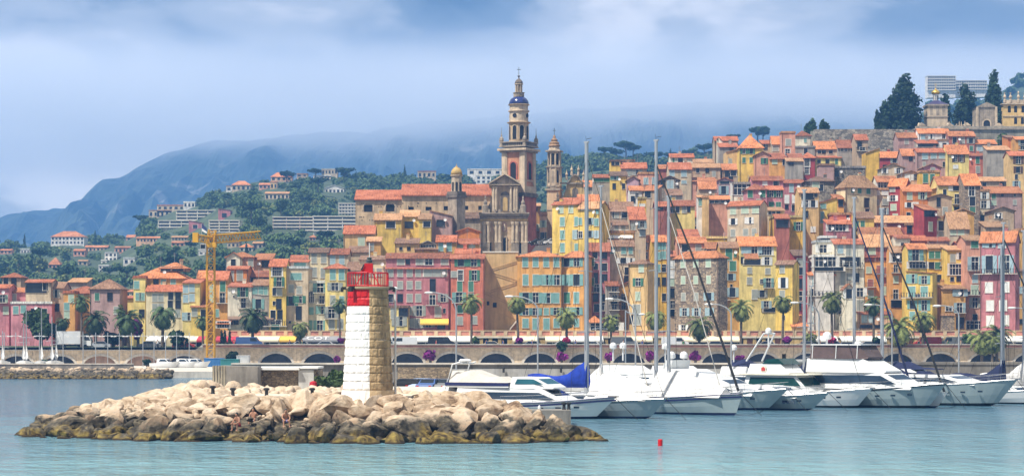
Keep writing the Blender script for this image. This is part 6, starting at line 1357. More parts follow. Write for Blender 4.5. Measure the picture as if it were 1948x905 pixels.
# ---- palms
def palm_crown(seed, R_=2.9, n=46, droop=1.0):
    r = random.Random(seed); V = []
    for i in range(n):
        a = i*2.39996+r.uniform(-.2, .2); el = R(78-150*(i/n)**.85+r.uniform(-6, 6)); Ln = R_*r.uniform(.85, 1.08); pts = []; p = Vector((0, 0, 0)); e = el; m_ = 9
        for j in range(m_+1): pts.append(p.copy()); st = Ln/m_; p += Vector((math.cos(a)*math.cos(e), math.sin(a)*math.cos(e), math.sin(e)))*st; e -= R(11)*droop*(1+j*.08)
        for j in range(m_):
            d_ = (pts[j+1]-pts[j]).normalized(); sd = d_.cross(Vector((0, 0, 1))); sd = sd.normalized() if sd.length > .01 else Vector((1, 0, 0)); up = sd.cross(d_)
            w_ = .035; V += [pts[j]-sd*w_, pts[j]+sd*w_, pts[j+1]+sd*w_*.8, pts[j+1]-sd*w_*.8]
            lf = (.62*math.sin(math.pi*(j+1.2)/(m_+1.6))+.08)*R_/2.9
            for h_ in (0, .5):
                b_ = pts[j].lerp(pts[j+1], h_)
                for s_ in (-1, 1):
                    tip = b_+sd*s_*lf*.8+d_*lf*.55-up*lf*.28*r.uniform(.5, 1.5); w2 = d_*.085
                    V += [b_-w2, b_+w2, tip+w2*.3, tip-w2*.3]
    return np.array([tuple(v) for v in V])
PALML = leaf_mat('palm_fronds', (.13, .15, .045), (.06, .085, .03))
PALMD = leaf_mat('palm_fronds_dark', (.055, .085, .035), (.03, .05, .025))
PCROWN = {(s, m.name): cards_mesh('crown', [palm_crown(s, droop=dr)], m) for s, dr in ((1, 1.0), (2, .85), (3, 1.2)) for m in (PALML, PALMD)}
PTR = mat('palm_trunk', (.13, .10, .07), var=.4, scale=4)
DEADF = mat('dry_fronds', (.24, .16, .08), var=.4)
def palm(px, yc, rad, d=409.8, base=ZR, dark=False, label='', seed=1, group=None):
    zc = zat(yc, d); x = Xd(px, d); s_ = rad*d/FPX/2.0; t = thing('palm_tree', label, 'palm tree', (x, d, base), seed*1.7, group); h = zc-base
    me = PCROWN[(seed % 3+1, (PALMD if dark else PALML).name)]; c = link('crown', me, t, (0, 0, h)); c.scale = (s_,)*3
    q = MB(); lean = .25*math.sin(seed); q.tube([(-lean, 0, 0), (-lean*.6, 0, h*.3), (0, 0, h*.7), (0, 0, h)], .26*max(.8, s_), 8, r2=.19*max(.8, s_)); q.sphere((0, 0, h-.25), (.42*s_, .42*s_, .6*s_), 8); q.build('trunk', PTR, t)
    return t
PL = [(155, 573, 17, 1, 'tall fan palm before the orange ochre house at left'), (120, 612, 14, 1, 'small palm left of the wide one near the truck'), (182, 608, 25, 1, 'wide dark palm second in the left row'), (243, 607, 26, 1, 'dense low palm third in the left row'), (310, 597, 27, 1, 'broad palm in front of the cream house'), (386, 610, 15, 1, 'small palm at the crane foot'),
    (481, 603, 25, 1, 'large dark palm in front of the grey house with teal shutters'), (571, 622, 19, 0, 'stubby palm before the grey beige house'), (646, 578, 15, 1, 'palm peeking out left of the lighthouse'), (897, 573, 20, 0, 'palm in front of the coral red house'), (984, 575, 20, 0, 'palm at the left corner of the big orange house'),
    (1078, 600, 21, 0, 'palm in the middle of the big orange house front'), (1162, 610, 17, 0, 'palm between the two nearest masts'), (1248, 603, 22, 0, 'palm half behind the second tall mast'), (1331, 618, 24, 0, 'wide palm at the foot of the rubble tower'), (1410, 585, 22, 0, 'palm right of the rubble tower by the ochre house'),
    (1490, 573, 20, 0, 'slender leaning palm before the lemon house'), (1582, 570, 22, 0, 'palm in front of the white stepped house'), (1662, 577, 20, 1, 'dark palm before the amber house'), (1541, 640, 15, 0, 'low palm between the sailboat masts')]
for i, (px, yc, rad, dk, lb) in enumerate(PL): palm(px, yc, rad, d=409.6+(i % 3)*.8, dark=bool(dk), label=lb, seed=i+1)
palm(1712, 622, 29, d=404, base=1.0, label='big bushy palm left of the yellow house with turquoise shutters', seed=4)
palm(1757, 606, 24, d=411, label='palm right behind the big bushy one', seed=5)
palm(1868, 645, 25, d=398, base=1.0, label='low broad palm at lower right, left one of the clump', seed=6)
palm(1897, 636, 26, d=400, base=1.0, label='low broad palm at lower right, rear one of the clump', seed=7)
palm(1888, 650, 20, d=396, base=1.0, label='smallest palm of the clump at lower right', seed=8)
big_tree(78, 66, 585, ZR, 410, 'large round dark green ficus tree at the left edge of the waterfront', n=2600, sz=.4, seed=31, shape='r', name='tree', m=LEAF)
big_tree(112, 34, 612, ZR, 412, 'smaller dark shrubby tree right of the ficus', n=900, sz=.35, seed=32, shape='r', name='tree', m=LEAFD)
big_tree(262, 30, 606, ZR, 414, 'purple tinged jacaranda behind the dense low palm', n=700, sz=.3, seed=33, shape='r', name='tree', m=PURPLE)
big_tree(232, 24, 575, ZR, 418, 'fresh lime green tree behind the dense low palm', n=600, sz=.3, seed=34, shape='r', name='tree', m=LEAFY)
big_tree(340, 40, 628, ZR, 409, 'dark shrub row behind the left parapet', n=900, sz=.3, seed=35, shape='r', name='shrub', m=LEAFD, cat='shrub')
big_tree(150, 60, 632, ZR, 414, 'dark shrub row behind the white truck', n=900, sz=.3, seed=36, shape='r', name='shrub', m=LEAFD, cat='shrub')
big_tree(215, 40, 630, ZR, 413, 'dark low shrubs between the left palms', n=900, sz=.3, seed=37, shape='r', name='shrub', m=LEAFD, cat='shrub')
for i, (px, w_, tp, bs, d_, m_, lb) in enumerate(((648, 18, 643, 655, 408, PURPLE, 'purple bougainvillea ball left of the lighthouse'), (988, 16, 642, 655, 408, PURPLE, 'purple bougainvillea ball before the big orange house'), (1078, 17, 642, 655, 408, CRIMS, 'crimson bougainvillea ball before the big orange house'), (1497, 24, 639, 655, 408, PURPLE, 'big purple bougainvillea ball below the lemon house'), (1582, 18, 640, 655, 408, CRIMS, 'crimson flower bush between the white awnings'), (1667, 22, 640, 655, 408, LEAFD, 'dark rounded bush at the end of the white awning'),
    (1842, 26, 634, 656, 408, LEAF, 'clipped green bush left of the right palms'), (818, 26, 664, 690, 403, PURPLE, 'purple bougainvillea between two quay arches right of the lighthouse'), (1068, 34, 668, 690, 403, PURPLE, 'wide purple bougainvillea left of the thick mast'), (1068, 26, 648, 672, 403.5, LEAFD, 'dark creeper climbing the quay wall above the bougainvillea'),
    (1158, 20, 668, 690, 403, PURPLE, 'purple bougainvillea between the two nearest masts'), (1236, 22, 666, 690, 403, PURPLE, 'purple bougainvillea beside the second tall mast'), (1322, 24, 666, 690, 403, PURPLE, 'purple bougainvillea left of the dark forestay'), (1406, 22, 676, 690, 403, PURPLE, 'low purple bougainvillea below the curved street lamp'), (641, 14, 676, 692, 403, PURPLE, 'purple bougainvillea at the lighthouse left foot'),
    (83, 20, 684, 692, 396, LEAF, 'small green hedge before the left arches'), (280, 16, 684, 695, 392, LEAFD, 'round dark bush before the left infilled arches'), (442, 30, 668, 690, 402, LEAFD, 'grey green shrub at the crane foot'), (905, 16, 640, 655, 408, LEAF, 'green potted shrub at the foot of the coral house'), (740, 12, 642, 656, 408, LEAF, 'green shrub peeking right of the lighthouse'))):
    big_tree(px, w_, tp, zat(bs, d_)-.2, d_, lb, n=420, sz=.24, seed=50+i, shape='r', name='bush', m=m_, cat='bush')
for i, px in enumerate((422, 428, 437)): big_tree(px, 5, 628, ZR, 408.5, 'narrow clipped dark cypress right of the crane foot', n=260, sz=.2, seed=80+i, group='clipped cypresses by the crane')
# ---- crane
YEL = mat('crane_yellow', (.62, .33, .02), rough=.5, var=.12)
dc = 398; zc = lambda py: zat(py, dc); root = thing('tower_crane', 'yellow lattice tower crane with a foreshortened jib on the left waterfront', 'crane', (Xd(401, dc), dc, 1.0))
def lattice(q, p0, p1, w_, seg, r_=.06, wy=None):
    p0, p1 = Vector(p0), Vector(p1); ax = (p1-p0).normalized(); a = ax.cross(Vector((0, 1, 0))).normalized(); b = ax.cross(a); hw = w_/2
    C_ = [(-1, -1), (1, -1), (1, 1), (-1, 1)]; f_ = lambda t_, c: p0.lerp(p1, t_)+a*c[0]*hw+b*c[1]*hw
    for c in C_: q.tube([f_(0, c), f_(1, c)], r_*1.4, 4)
    for i in range(seg):
        for j in range(4):
            c, c2 = C_[j], C_[(j+1) % 4]; q.tube([f_(i/seg, c), f_((i+1)/seg, c2)], r_*.8, 3); q.tube([f_(i/seg, c), f_(i/seg, c2)], r_*.7, 3)
q = MB(); lattice(q, (0, 0, 0), (0, 0, zc(470)-1), 1.35, 14, .075); q.build('mast', YEL, root)
zt = zc(470)-1
q = MB(); q.box((0, 0, zt+.4), (2, 2, .9)); q.build('slewing_ring', YEL, root)
q = MB(); lattice(q, (0, 0, zt+.8), (.3, 0, zt+3.1), 1.2, 3, .08); q.build('tower_top', YEL, root)
jd = Vector((.5, .86, 0)); 
q = MB(); lattice(q, (0, 0, zt+1.4), (7.5, 9, zt+2.5), 1.35, 14, .085); q.build('jib', YEL, root)
q = MB(); lattice(q, (0, 0, zt+1.3), (-2.3, -3, zt+1.6), 1.1, 4, .08); q.build('counter_jib', YEL, root)
MB().box((-2.3, -3, zt+1.6), (1, 1, 1.7)).build('counterweight', YEL, root)
q = MB(); q.box((-1.2, -.9, zt-.2), (1, 1.2, 1.6)); cb = q.build('cab', WHITEP, root); MB().bx(-1.72, -1.69, -1.4, -.4, zt-.3, zt+.4).bx(-1.6, -.8, -1.53, -1.5, zt-.3, zt+.4).build('window_glass', CARG, cb)
MB().box((0, 0, .1), (3.4, 3.4, .9)).build('base', CONC, root)
root = thing('flag', 'small dark and white flag on a pole above the crane cab', 'flag', (Xd(386, dc), dc-1.5, zc(462)))
MB().tube([(0, 0, 0), (0, 0, 3.4)], .05, 5).build('pole', GALV, root)
MB().prism([(.0, 3.4), (.9, 2.6), (.9, 2.0), (0, 2.6)], -.02, .02).build('cloth', mat('flag_navy', (.04, .06, .16)), root); MB().prism([(.0, 2.58), (.9, 1.98), (.9, 1.6), (0, 2.1)], -.02, .02).build('stripe', WHITEP, root)
# site containers and clutter near the crane foot
for px, w_, tp, bs, dd, c, lb in ((408, 3.4, 681, 690, 394, (.05, .18, .42), 'blue site container at the crane foot'), (438, 3.2, 683, 691, 392, (.04, .2, .2), 'teal skip right of the blue container'), (463, 2.2, 676, 690, 396, (.6, .6, .58), 'white site cabin right of the teal skip')):
    r = thing('container', lb, 'container', (Xd(px, dd), dd, 1.0)); h_ = max(.9, zat(tp, dd)-1)
    m_ = mat('container_paint_%d' % px, c, rough=.5)
    MB().bx(-w_/2, w_/2, -1.1, 1.1, 0, h_).build('box', m_, r)
    q = MB()
    for i in range(int(w_/.35)): x = -w_/2+.15+i*.35; q.bx(x, x+.12, -1.15, -1.1, .08, h_-.08)
    q.bx(-w_/2-.05, w_/2+.05, -1.18, 1.15, h_-.07, h_+.05); q.build('ribs', m_, r)
# ---- left jetty, its rocks come later
root = thing('jetty_wall', 'low grey concrete jetty wall above the far left rocks', 'wall', (Xd(0, 345), 345, 0))
MB().bx(-60, Xd(252, 345)-root.location.x, 0, 1.2, -1, 2.1).build('wall', CONC, root); MB().bx(-60, Xd(252, 345)-root.location.x, -.08, 1.3, 2.1, 2.25).build('coping', CONC_P, root)
tag(MB().bx(-120, Xd(420, 350), 346, 392, -3, 1.0).build('jetty', CONC_P), kind='structure')
# ---- marina pier with its wall
tag(MB().bx(Xd(480, 208), -4.9, 203, 241, -3, 1.35).bx(-4.9, 190, 229, 241, -3, 1.35).build('pier', CONC), kind='structure')
dp = 240; XP = lambda px: (px-974)*dp/FPX; zpier = lambda py: zat(py, dp)
root = thing('pier_wall', 'long grey concrete pier wall with a pale capping behind the moored boats', 'wall', (0, dp, 1.35))
MB().bx(XP(440), XP(2150), 0, 1.6, -2, zpier(693)-1.35).build('wall', CONC, root)
MB().bx(XP(440), XP(1400), -.3, 1.7, zpier(693)-1.35, zpier(690)-1.35).build('capping', CONC_P, root)
MB().bx(XP(1400), XP(2150), -.1, 1.7, zpier(693)-1.35, zpier(688)-1.35).build('dark_capping', CONC, root)
MB().bx(XP(757), XP(857), -.25, -.02, 0, zpier(698)-1.35).build('stone_panel', masonry('pier_masonry', (.36, .27, .17), (.20, .15, .10), 3.2, (.2, .16, .11)), root)
MB().bx(XP(857), XP(1400), -.2, -.02, 0, zpier(701)-1.35).build('pale_panel', mat('pale_panel', (.42, .41, .38), streak=.3), root)
for px in (958, 1067): MB().lathe([(.12, 0), (.12, .5), (.05, .7)], 8, (XP(px), -.5, zpier(708)-1.35)).build('bulkhead_lamp', BRONZE, root)
# ---- street lamps
def street_lamp(px_pole, y_top, px_head, y_head, d, base, label, r_=.09):
    x = Xd(px_pole, d); t = thing('street_lamp', label, 'street lamp', (x, d, base)); zt_ = zat(y_top, d)-base; xh = Xd(px_head, d)-x; zh = zat(y_head, d)-base; n = 8
    pts = [(0, 0, 0), (0, 0, zt_*.5), (0, 0, zt_)]+[(xh*math.sin(math.pi/2*i/n)**1.0*.999 if 0 else xh*(1-math.cos(math.pi/2*i/n)), 0, zt_+(zh-zt_)*math.sin(math.pi/2*i/n)) for i in range(1, n+1)]
    MB().tube(pts, r_, 8, r2=r_*.55).build('pole', GALV, t)
    s_ = -1 if xh < 0 else 1; q = MB(); q.sphere((xh+s_*.35, 0, zh-.02), (.5, .16, .12), 10); hd = q.build('lamp_head', WHITEP, t); MB().sphere((xh+s_*.4, 0, zh-.09), (.3, .12, .09), 8).build('lens', LAMPM, hd)
LM = [(868, 590, 822, 556, 236, 'curved street lamp behind the boats in front of the coral house'), (1023, 590, 975, 563, 236, 'curved street lamp in front of the big orange house'), (1209, 600, 1166, 568, 236, 'curved street lamp between the nearest masts'), (1391, 600, 1355, 578, 236, 'curved street lamp in front of the rubble tower'), (1558, 600, 1518, 575, 236, 'curved street lamp left of the white stepped house'), (1697, 600, 1658, 579, 236, 'curved street lamp beside the middle mast'), (1824, 600, 1789, 581, 236, 'curved street lamp before the ochre house at right'), (1965, 600, 1931, 585, 236, 'curved street lamp head reaching in at the right edge')]
for a in LM: street_lamp(*a[:5], 1.35, a[5])
street_lamp(1190, 590, 1216, 597, 300, 1.0, 'thinner double bend lamp between the masts')
for i, px in enumerate((8, 30, 75, 120, 158, 182, 205, 227, 250, 272, 293, 315, 336, 360)):
    t = thing('light_pole', 'slender pale pole with two small lamps on the left quay', 'light pole', (Xd(px, 394), 394, 1.0), 0, 'row of slender light poles on the left quay'); zt_ = zat(632, 394)-1
    MB().tube([(0, 0, 0), (0, 0, zt_)], .07, 6).tube([(-.9, 0, zt_-.6), (.9, 0, zt_-.6)], .04, 4).build('pole', GALV, t)
    for s_ in (-1, 1): MB().box((s_*.8, 0, zt_-.7), (.5, .25, .12)).build('lamp_head', WHITEP, t)
# ================================================================ BREAKWATER HEAD
POLY = [(-36.5, 158), (-33.5, 150.5), (-28, 146), (-20, 142.8), (-8, 141), (0, 141.4), (4.5, 143.4), (7, 146), (4.5, 152), (1.5, 160), (-1.5, 172), (-4.5, 196), (-31, 206), (-34, 190), (-35.5, 174)]
def pdist(x, y):
    ins = False; best = 1e9; n = len(POLY)
    for i in range(n):
        (x0, y0), (x1, y1) = POLY[i], POLY[(i+1) % n]
        if (y0 > y) != (y1 > y) and x < (x1-x0)*(y-y0)/(y1-y0)+x0: ins = not ins
        dx, dy = x1-x0, y1-y0; t_ = max(0, min(1, ((x-x0)*dx+(y-y0)*dy)/(dx*dx+dy*dy))); best = min(best, math.hypot(x-x0-t_*dx, y-y0-t_*dy))
    return best if ins else -best
def mole_z(x, y):
    dd_ = pdist(x, y)
    wl = 9+3.5*sstep(-14, -36, x); t_ = max(0, min(1, dd_/wl))
    z = -.6+2.7*(1-(1-t_)**1.5)
    z += .9*sstep(172, 198, y)*sstep(-16, -22, x)*sstep(-42, -34, x)*t_
    if dd_ < 0: z = -.7+dd_*.8
    return z-.25*sstep(0, 5, x)
rock_m = bpy.data.materials.new('breakwater_rock'); rock_m.use_nodes = True; t = rock_m.node_tree; b = t.nodes['Principled BSDF']; b.inputs['Roughness'].default_value = .85; b.inputs['Specular IOR Level'].default_value = .25
g = N(t, 'ShaderNodeNewGeometry'); oi = N(t, 'ShaderNodeObjectInfo')
n = N(t, 'ShaderNodeTexNoise', i_Scale=1.1, i_Detail=6, i_Roughness=.7); t.links.new(g.outputs['Position'], n.inputs['Vector'])
ad = N(t, 'ShaderNodeMath', operation='MULTIPLY_ADD'); ad.inputs[1].default_value = .16; t.links.new(oi.outputs['Random'], ad.inputs[0]); t.links.new(n.outputs[0], ad.inputs[2])
r = ramp(t, [(.36, (.13, .08, .05)), (.48, (.38, .27, .175)), (.60, (.56, .43, .30)), (.78, (.68, .56, .43))], 'LINEAR'); t.links.new(ad.outputs[0], r.inputs[0])
sp = N(t, 'ShaderNodeSeparateXYZ'); t.links.new(g.outputs['Position'], sp.inputs[0])
n2 = N(t, 'ShaderNodeTexNoise', i_Scale=.55, i_Detail=5, i_Roughness=.7); t.links.new(g.outputs['Position'], n2.inputs['Vector'])
zz = N(t, 'ShaderNodeMath', operation='MULTIPLY_ADD'); zz.inputs[1].default_value = -3.4; t.links.new(n2.outputs[0], zz.inputs[0]); t.links.new(sp.outputs['Z'], zz.inputs[2])
# wet and weed-grown foot of the rocks: by height above the sea
f1 = N(t, 'ShaderNodeMapRange', interpolation_type='SMOOTHSTEP', i_1=-.62, i_2=.0); t.links.new(zz.outputs[0], f1.inputs[0])
n3 = N(t, 'ShaderNodeTexNoise', i_Scale=2.3, i_Detail=4); t.links.new(g.outputs['Position'], n3.inputs['Vector'])
dk = ramp(t, [(.35, (.030, .026, .02)), (.55, (.10, .085, .06)), (.72, (.19, .16, .11))], 'LINEAR'); t.links.new(n3.outputs[0], dk.inputs[0])
m1 = N(t, 'ShaderNodeMix', data_type='RGBA'); t.links.new(f1.outputs[0], m1.inputs[0]); t.links.new(dk.outputs[0], m1.inputs[6]); t.links.new(r.outputs[0], m1.inputs[7])
f2 = N(t, 'ShaderNodeMapRange', interpolation_type='SMOOTHSTEP', i_1=-1.5, i_2=-.85); t.links.new(zz.outputs[0], f2.inputs[0])
wd = ramp(t, [(.36, (.035, .022, .01)), (.5, (.15, .105, .03)), (.68, (.31, .23, .06))], 'LINEAR'); t.links.new(n3.outputs[0], wd.inputs[0])
m2 = N(t, 'ShaderNodeMix', data_type='RGBA'); t.links.new(f2.outputs[0], m2.inputs[0]); t.links.new(wd.outputs[0], m2.inputs[6]); t.links.new(m1.outputs[2], m2.inputs[7])
f3 = N(t, 'ShaderNodeMapRange', interpolation_type='SMOOTHSTEP', i_1=.02, i_2=.22); t.links.new(sp.outputs['Z'], f3.inputs[0])
m3 = N(t, 'ShaderNodeMix', data_type='RGBA'); t.links.new(f3.outputs[0], m3.inputs[0]); m3.inputs[6].default_value = (.03, .02, .012, 1); t.links.new(m2.outputs[2], m3.inputs[7])
t.links.new(m3.outputs[2], b.inputs['Base Color'])
nb = N(t, 'ShaderNodeTexNoise', i_Scale=4.5, i_Detail=6, i_Roughness=.75); t.links.new(g.outputs['Position'], nb.inputs['Vector']); bp = N(t, 'ShaderNodeBump', i_Strength=1, i_Distance=.16); t.links.new(nb.outputs[0], bp.inputs['Height']); t.links.new(bp.outputs[0], b.inputs['Normal'])
import bmesh
def boulder(seed, sub=3):
    bm = bmesh.new(); bmesh.ops.create_icosphere(bm, subdivisions=sub, radius=1); r = random.Random(seed)
    planes = [(Vector((r.gauss(0, 1), r.gauss(0, 1), r.gauss(0, .8))).normalized(), r.uniform(.40, .70)) for _ in range(12)]
    sc = Vector((r.uniform(1.0, 1.6), r.uniform(.8, 1.15), r.uniform(.6, .9))); off = Vector((seed*7.1, 3, 1))
    for v in bm.verts:
        p = v.co.copy()
        for n_, d_ in planes:
            k_ = p.dot(n_)-d_
            if k_ > 0: p -= n_*k_*.985
        p += p.normalized()*(mnoise.noise(p*1.6+off)*.05+mnoise.noise(p*4.5+off)*.04)
        v.co = Vector((p.x*sc.x, p.y*sc.y, p.z*sc.z))*1.25
    me = bpy.data.meshes.new('boulder'); bm.to_mesh(me); bm.free(); me.materials.append(rock_m); return me
BLD_ME = [boulder(s) for s in range(18)]
mb = MB(); xs = np.arange(-46, 12, 1.0); ys = np.arange(136, 212, 1.0)
for y in ys:
    for x in xs: mb.v.append((float(x), float(y), mole_z(float(x), float(y))-.35+.25*mnoise.noise(Vector((x*.6, y*.6, 0)))))
nx = len(xs)
for j in range(len(ys)-1):
    for i in range(nx-1): a = j*nx+i; mb.f.append((a, a+1, a+nx+1, a+nx)); mb.m.append(0)
tag(mb.build('breakwater_core', rock_m, smooth=False), kind='structure')
MZ = 2.62
LX, LD = Xd(700, 152), 152.0
rng = random.Random(17); cand = []
y = 140.5
while y < 205:
    st = 1.55 if y < 152 else 1.35 if y < 165 else 1.7; x = -43+rng.random()
    while x < 10:
        px_, py_ = x+rng.uniform(-.45, .45), y+rng.uniform(-.45, .45); dd_ = pdist(px_, py_)
        if dd_ > -.5 and px_ > -34.7:
            inside_path = (Xd(425, 158) < px_ < Xd(780, 158) and 155.5 < py_ < 161.5) or math.hypot(px_-LX, py_-LD) < 2.7 or (px_ > Xd(395, 185) and 181 < py_)
            if any(math.hypot(px_-Xd(a, b), py_-b) < 1.25 or (abs(px_-Xd(a, b)) < 1.0 and b-3.2 < py_ < b) for a, b in ((455, 146.5), (483, 148.5), (543, 146))): inside_path = True
            if not inside_path: cand.append((px_, py_, dd_))
        x += st*rng.uniform(.85, 1.2)
    y += st*.72
big, small = [], []
for px_, py_, dd_ in cand:
    front = py_ < 152
    s = rng.uniform(.62, 1.15) if front else rng.uniform(.42, .85)
    if rng.random() < .13 and front: s *= 1.3
    if px_ < -24 and py_ > 172: s = rng.uniform(.7, 1.3)
    if px_ < -14 and py_ < 156: s *= .85
    vis = s*FPX/py_*(1 if py_ < 158 or px_ < -28 else .45)
    (big if True else small).append((vis, px_, py_, s, dd_))
big.sort(reverse=True); indiv = big[:285]; rest = big[285:]
def rock_xf(px_, py_, s):
    z_ = mole_z(px_, py_)+.12*s; e = (rng.uniform(-.35, .35), rng.uniform(-.35, .35), rng.uniform(0, 6.28)); sv = (s*rng.uniform(.9, 1.2), s*rng.uniform(.9, 1.1), s*rng.uniform(.85, 1.15)); return z_, e, sv
for vis, px_, py_, s, dd_ in indiv:
    z_, e, sv = rock_xf(px_, py_, s); o = link('boulder', rng.choice(BLD_ME), None, (px_, py_, z_)); o.rotation_euler = e; o.scale = sv
    if z_ < .55: lb, gp = 'weed stained olive brown boulder at the waterline of the breakwater', 'weed stained boulders at the waterline'
    elif z_ < 1.5: lb, gp = 'dark lower boulder in the front slope of the breakwater', 'dark boulders in the lower front slope'
    elif py_ > 168: lb, gp = 'pale boulder in the raised heap at the left rear of the breakwater', 'pale boulders in the raised left heap'
    else: lb, gp = 'pale sunlit tan boulder on top of the breakwater', 'pale boulders on top of the breakwater'
    tag(o, lb, 'boulder', gp)
def merge_rocks(name, lst, m, mes):
    VV, FF, off = [], [], 0
    for (px_, py_, z_, e, sv, me) in lst:
        co = np.empty(len(me.vertices)*3, dtype=np.float32); me.vertices.foreach_get('co', co); co = co.reshape(-1, 3)
        M = np.array(Matrix.LocRotScale(Vector((px_, py_, z_)), __import__('mathutils').Euler(e), Vector(sv)))
        VV.append(co@M[:3, :3].T+M[:3, 3]); ix = np.empty(len(me.loops), dtype=np.int32); me.loops.foreach_get('vertex_index', ix); FF.append(ix+off); off += len(co)
    V = np.concatenate(VV); F_ = np.concatenate(FF); nf = len(F_)//3
    me = bpy.data.meshes.new(name); me.vertices.add(len(V)); me.vertices.foreach_set('co', V.astype(np.float32).ravel()); me.loops.add(nf*3); me.loops.foreach_set('vertex_index', F_)
    me.polygons.add(nf); me.polygons.foreach_set('loop_start', np.arange(0, nf*3, 3, dtype=np.int32)); me.polygons.foreach_set('loop_total', np.full(nf, 3, dtype=np.int32)); me.materials.append(m); me.update(calc_edges=True); return me
SMALL_ME = [boulder(s+40, 2) for s in range(8)]
lst = []
for vis, px_, py_, s, dd_ in rest:
    z_, e, sv = rock_xf(px_, py_, s); lst.append((px_, py_, z_, e, sv, rng.choice(SMALL_ME)))
for i in range(1500):   # rubble between the big ones
    px_, py_ = rng.uniform(-42, 9), rng.uniform(141, 170); dd_ = pdist(px_, py_)
    if dd_ < -.3 or any(math.hypot(px_-Xd(a, b), py_-b) < .9 for a, b in ((455, 146.5), (483, 148.5), (543, 146))) or (Xd(425, 158) < px_ < Xd(780, 158) and 155.5 < py_ < 161.5) or math.hypot(px_-LX, py_-LD) < 2.3: continue
    s = rng.uniform(.15, .4); z_, e, sv = rock_xf(px_, py_, s); lst.append((px_, py_, z_+.1, e, sv, rng.choice(SMALL_ME)))
tag(link('loose_rocks', merge_rocks('loose_rocks', lst, rock_m, None)), kind='stuff')
lst = []
for i in range(950):
    py_ = rng.uniform(336.5, 345); px_ = rng.uniform(-88, Xd(330, 345)); tt = (py_-337)/8; s = rng.uniform(.4, .85)
    lst.append((px_, py_, -.2+1.25*max(0, tt)**.6, (rng.uniform(-.4, .4), rng.uniform(-.4, .4), rng.uniform(0, 6)), (s,)*3, rng.choice(SMALL_ME)))
tag(link('jetty_rocks', merge_rocks('jetty_rocks', lst, rock_m, None)), kind='stuff')
tag(MB().bx(Xd(425, 158), Xd(790, 158), 155.8, 161.2, 1.0, MZ).build('breakwater_path', mat('pale_path_concrete', (.62, .52, .40), var=.15, scale=.8, bump=.02)), kind='structure')
tag(MB().bx(Xd(395, 190), -3.2, 181, 205, .5, 2.1).build('breakwater_yard', CONC_P), kind='structure')
for px in (405, 443, 507, 594, 1073, 1082): # bollards
    dd_ = 156.4 if px < 800 else 171; zb_ = MZ if px < 800 else 1.15
    tag(MB().lathe([(.17, 0), (.13, .1), (.12, .38), (.22, .45), (.22, .55), (.1, .6)], 10).build('bollard', BRONZE, None, loc=(Xd(px, dd_), dd_, zb_-.02 if px > 420 else 2.75)), 'black iron mooring bollard on the %s' % ('pale breakwater path' if px < 800 else 'small concrete pontoon'), 'bollard', 'mooring bollards on the %s' % ('breakwater path' if px < 800 else 'pontoon'))
tag(MB().bx(-3.5, Xd(1085, 171), 169.5, 173, -1, 1.13).build('pontoon', CONC), kind='structure')
# concrete block, stone shed
root = thing('concrete_shelter', 'curved grey concrete shelter with fluted left edge behind the pale rocks', 'shelter', (Xd(448, 183), 183, 1.6)); k_ = 183/FPX
q = MB(); q.prism([(-19*k_, 0), (42*k_, 0), (42*k_, zat(697, 183)-1.6), (-30*k_, zat(695, 183)-1.6), (-24*k_, 1.2)], 0, 2.5); q.build('wall', CONC, root)
for i in range(5):
    x = (-42+i*5.2)*k_; MB().box((x, .2, (zat(695, 183)-1.6)/2), (3.4*k_, .5, zat(695, 183)-1.6)).build('rib', mat('ribbed_concrete', (.42, .37, .27), var=.2, streak=.4), root)
root = thing('stone_shed', 'low stone shed with a flat white roof and a pale door', 'shed', (Xd(545, 186), 186, 2.0)); X_ = lambda px: Xd(px, 186)-root.location.x; z_ = lambda py: zat(py, 186)-2.0
MB().bx(X_(487), X_(605), .1, 5, -.4, z_(703)).build('wall', masonry('shed_masonry', (.30, .23, .15), (.17, .13, .09), 3.0), root)
MB().bx(X_(486), X_(570), -.5, 5, z_(703), z_(698)).bx(X_(566), X_(606), -.2, 5, z_(701), z_(697.5)).build('roof', WHITEP, root)
MB().bx(X_(568), X_(597), -.08, .1, -.3, z_(703)).build('door', mat('pale_door', (.55, .54, .50), streak=.35), root)
tag(MB().lathe([(.32, 0), (.34, .5), (.3, .9), (.1, 1.0)], 12).build('bin', mat('red_plastic', (.45, .02, .03), rough=.4), None, loc=(Xd(596, 184.6), 184.6, 2.05)), 'small red bin beside the pale shed door', 'bin')
big_tree(640, 50, 704, 1.95, 186, 'leafy green bush beside the lighthouse left foot', n=1500, sz=.2, seed=91, shape='r', name='bush', m=LEAF, cat='bush')
big_tree(614, 30, 716, 1.95, 185, 'lower green bush by the red bin', n=700, sz=.18, seed=92, shape='r', name='bush', m=LEAFY, cat='bush')
# cars on the pier
for px, c, lb in ((772, 'black', 'black car right of the lighthouse foot'), (800, 'lightblue', 'light blue car parked before the stone pier panel'), (822, 'blue', 'dark blue car between the light blue one and the dark green one'), (846, 'grey', 'dark grey car at the right end of the parked row')):
    vehicle('car', c, (Xd(px, 206), 206+(px % 3)*.9, 1.35), R(70 if px > 790 else 175), lb, None)
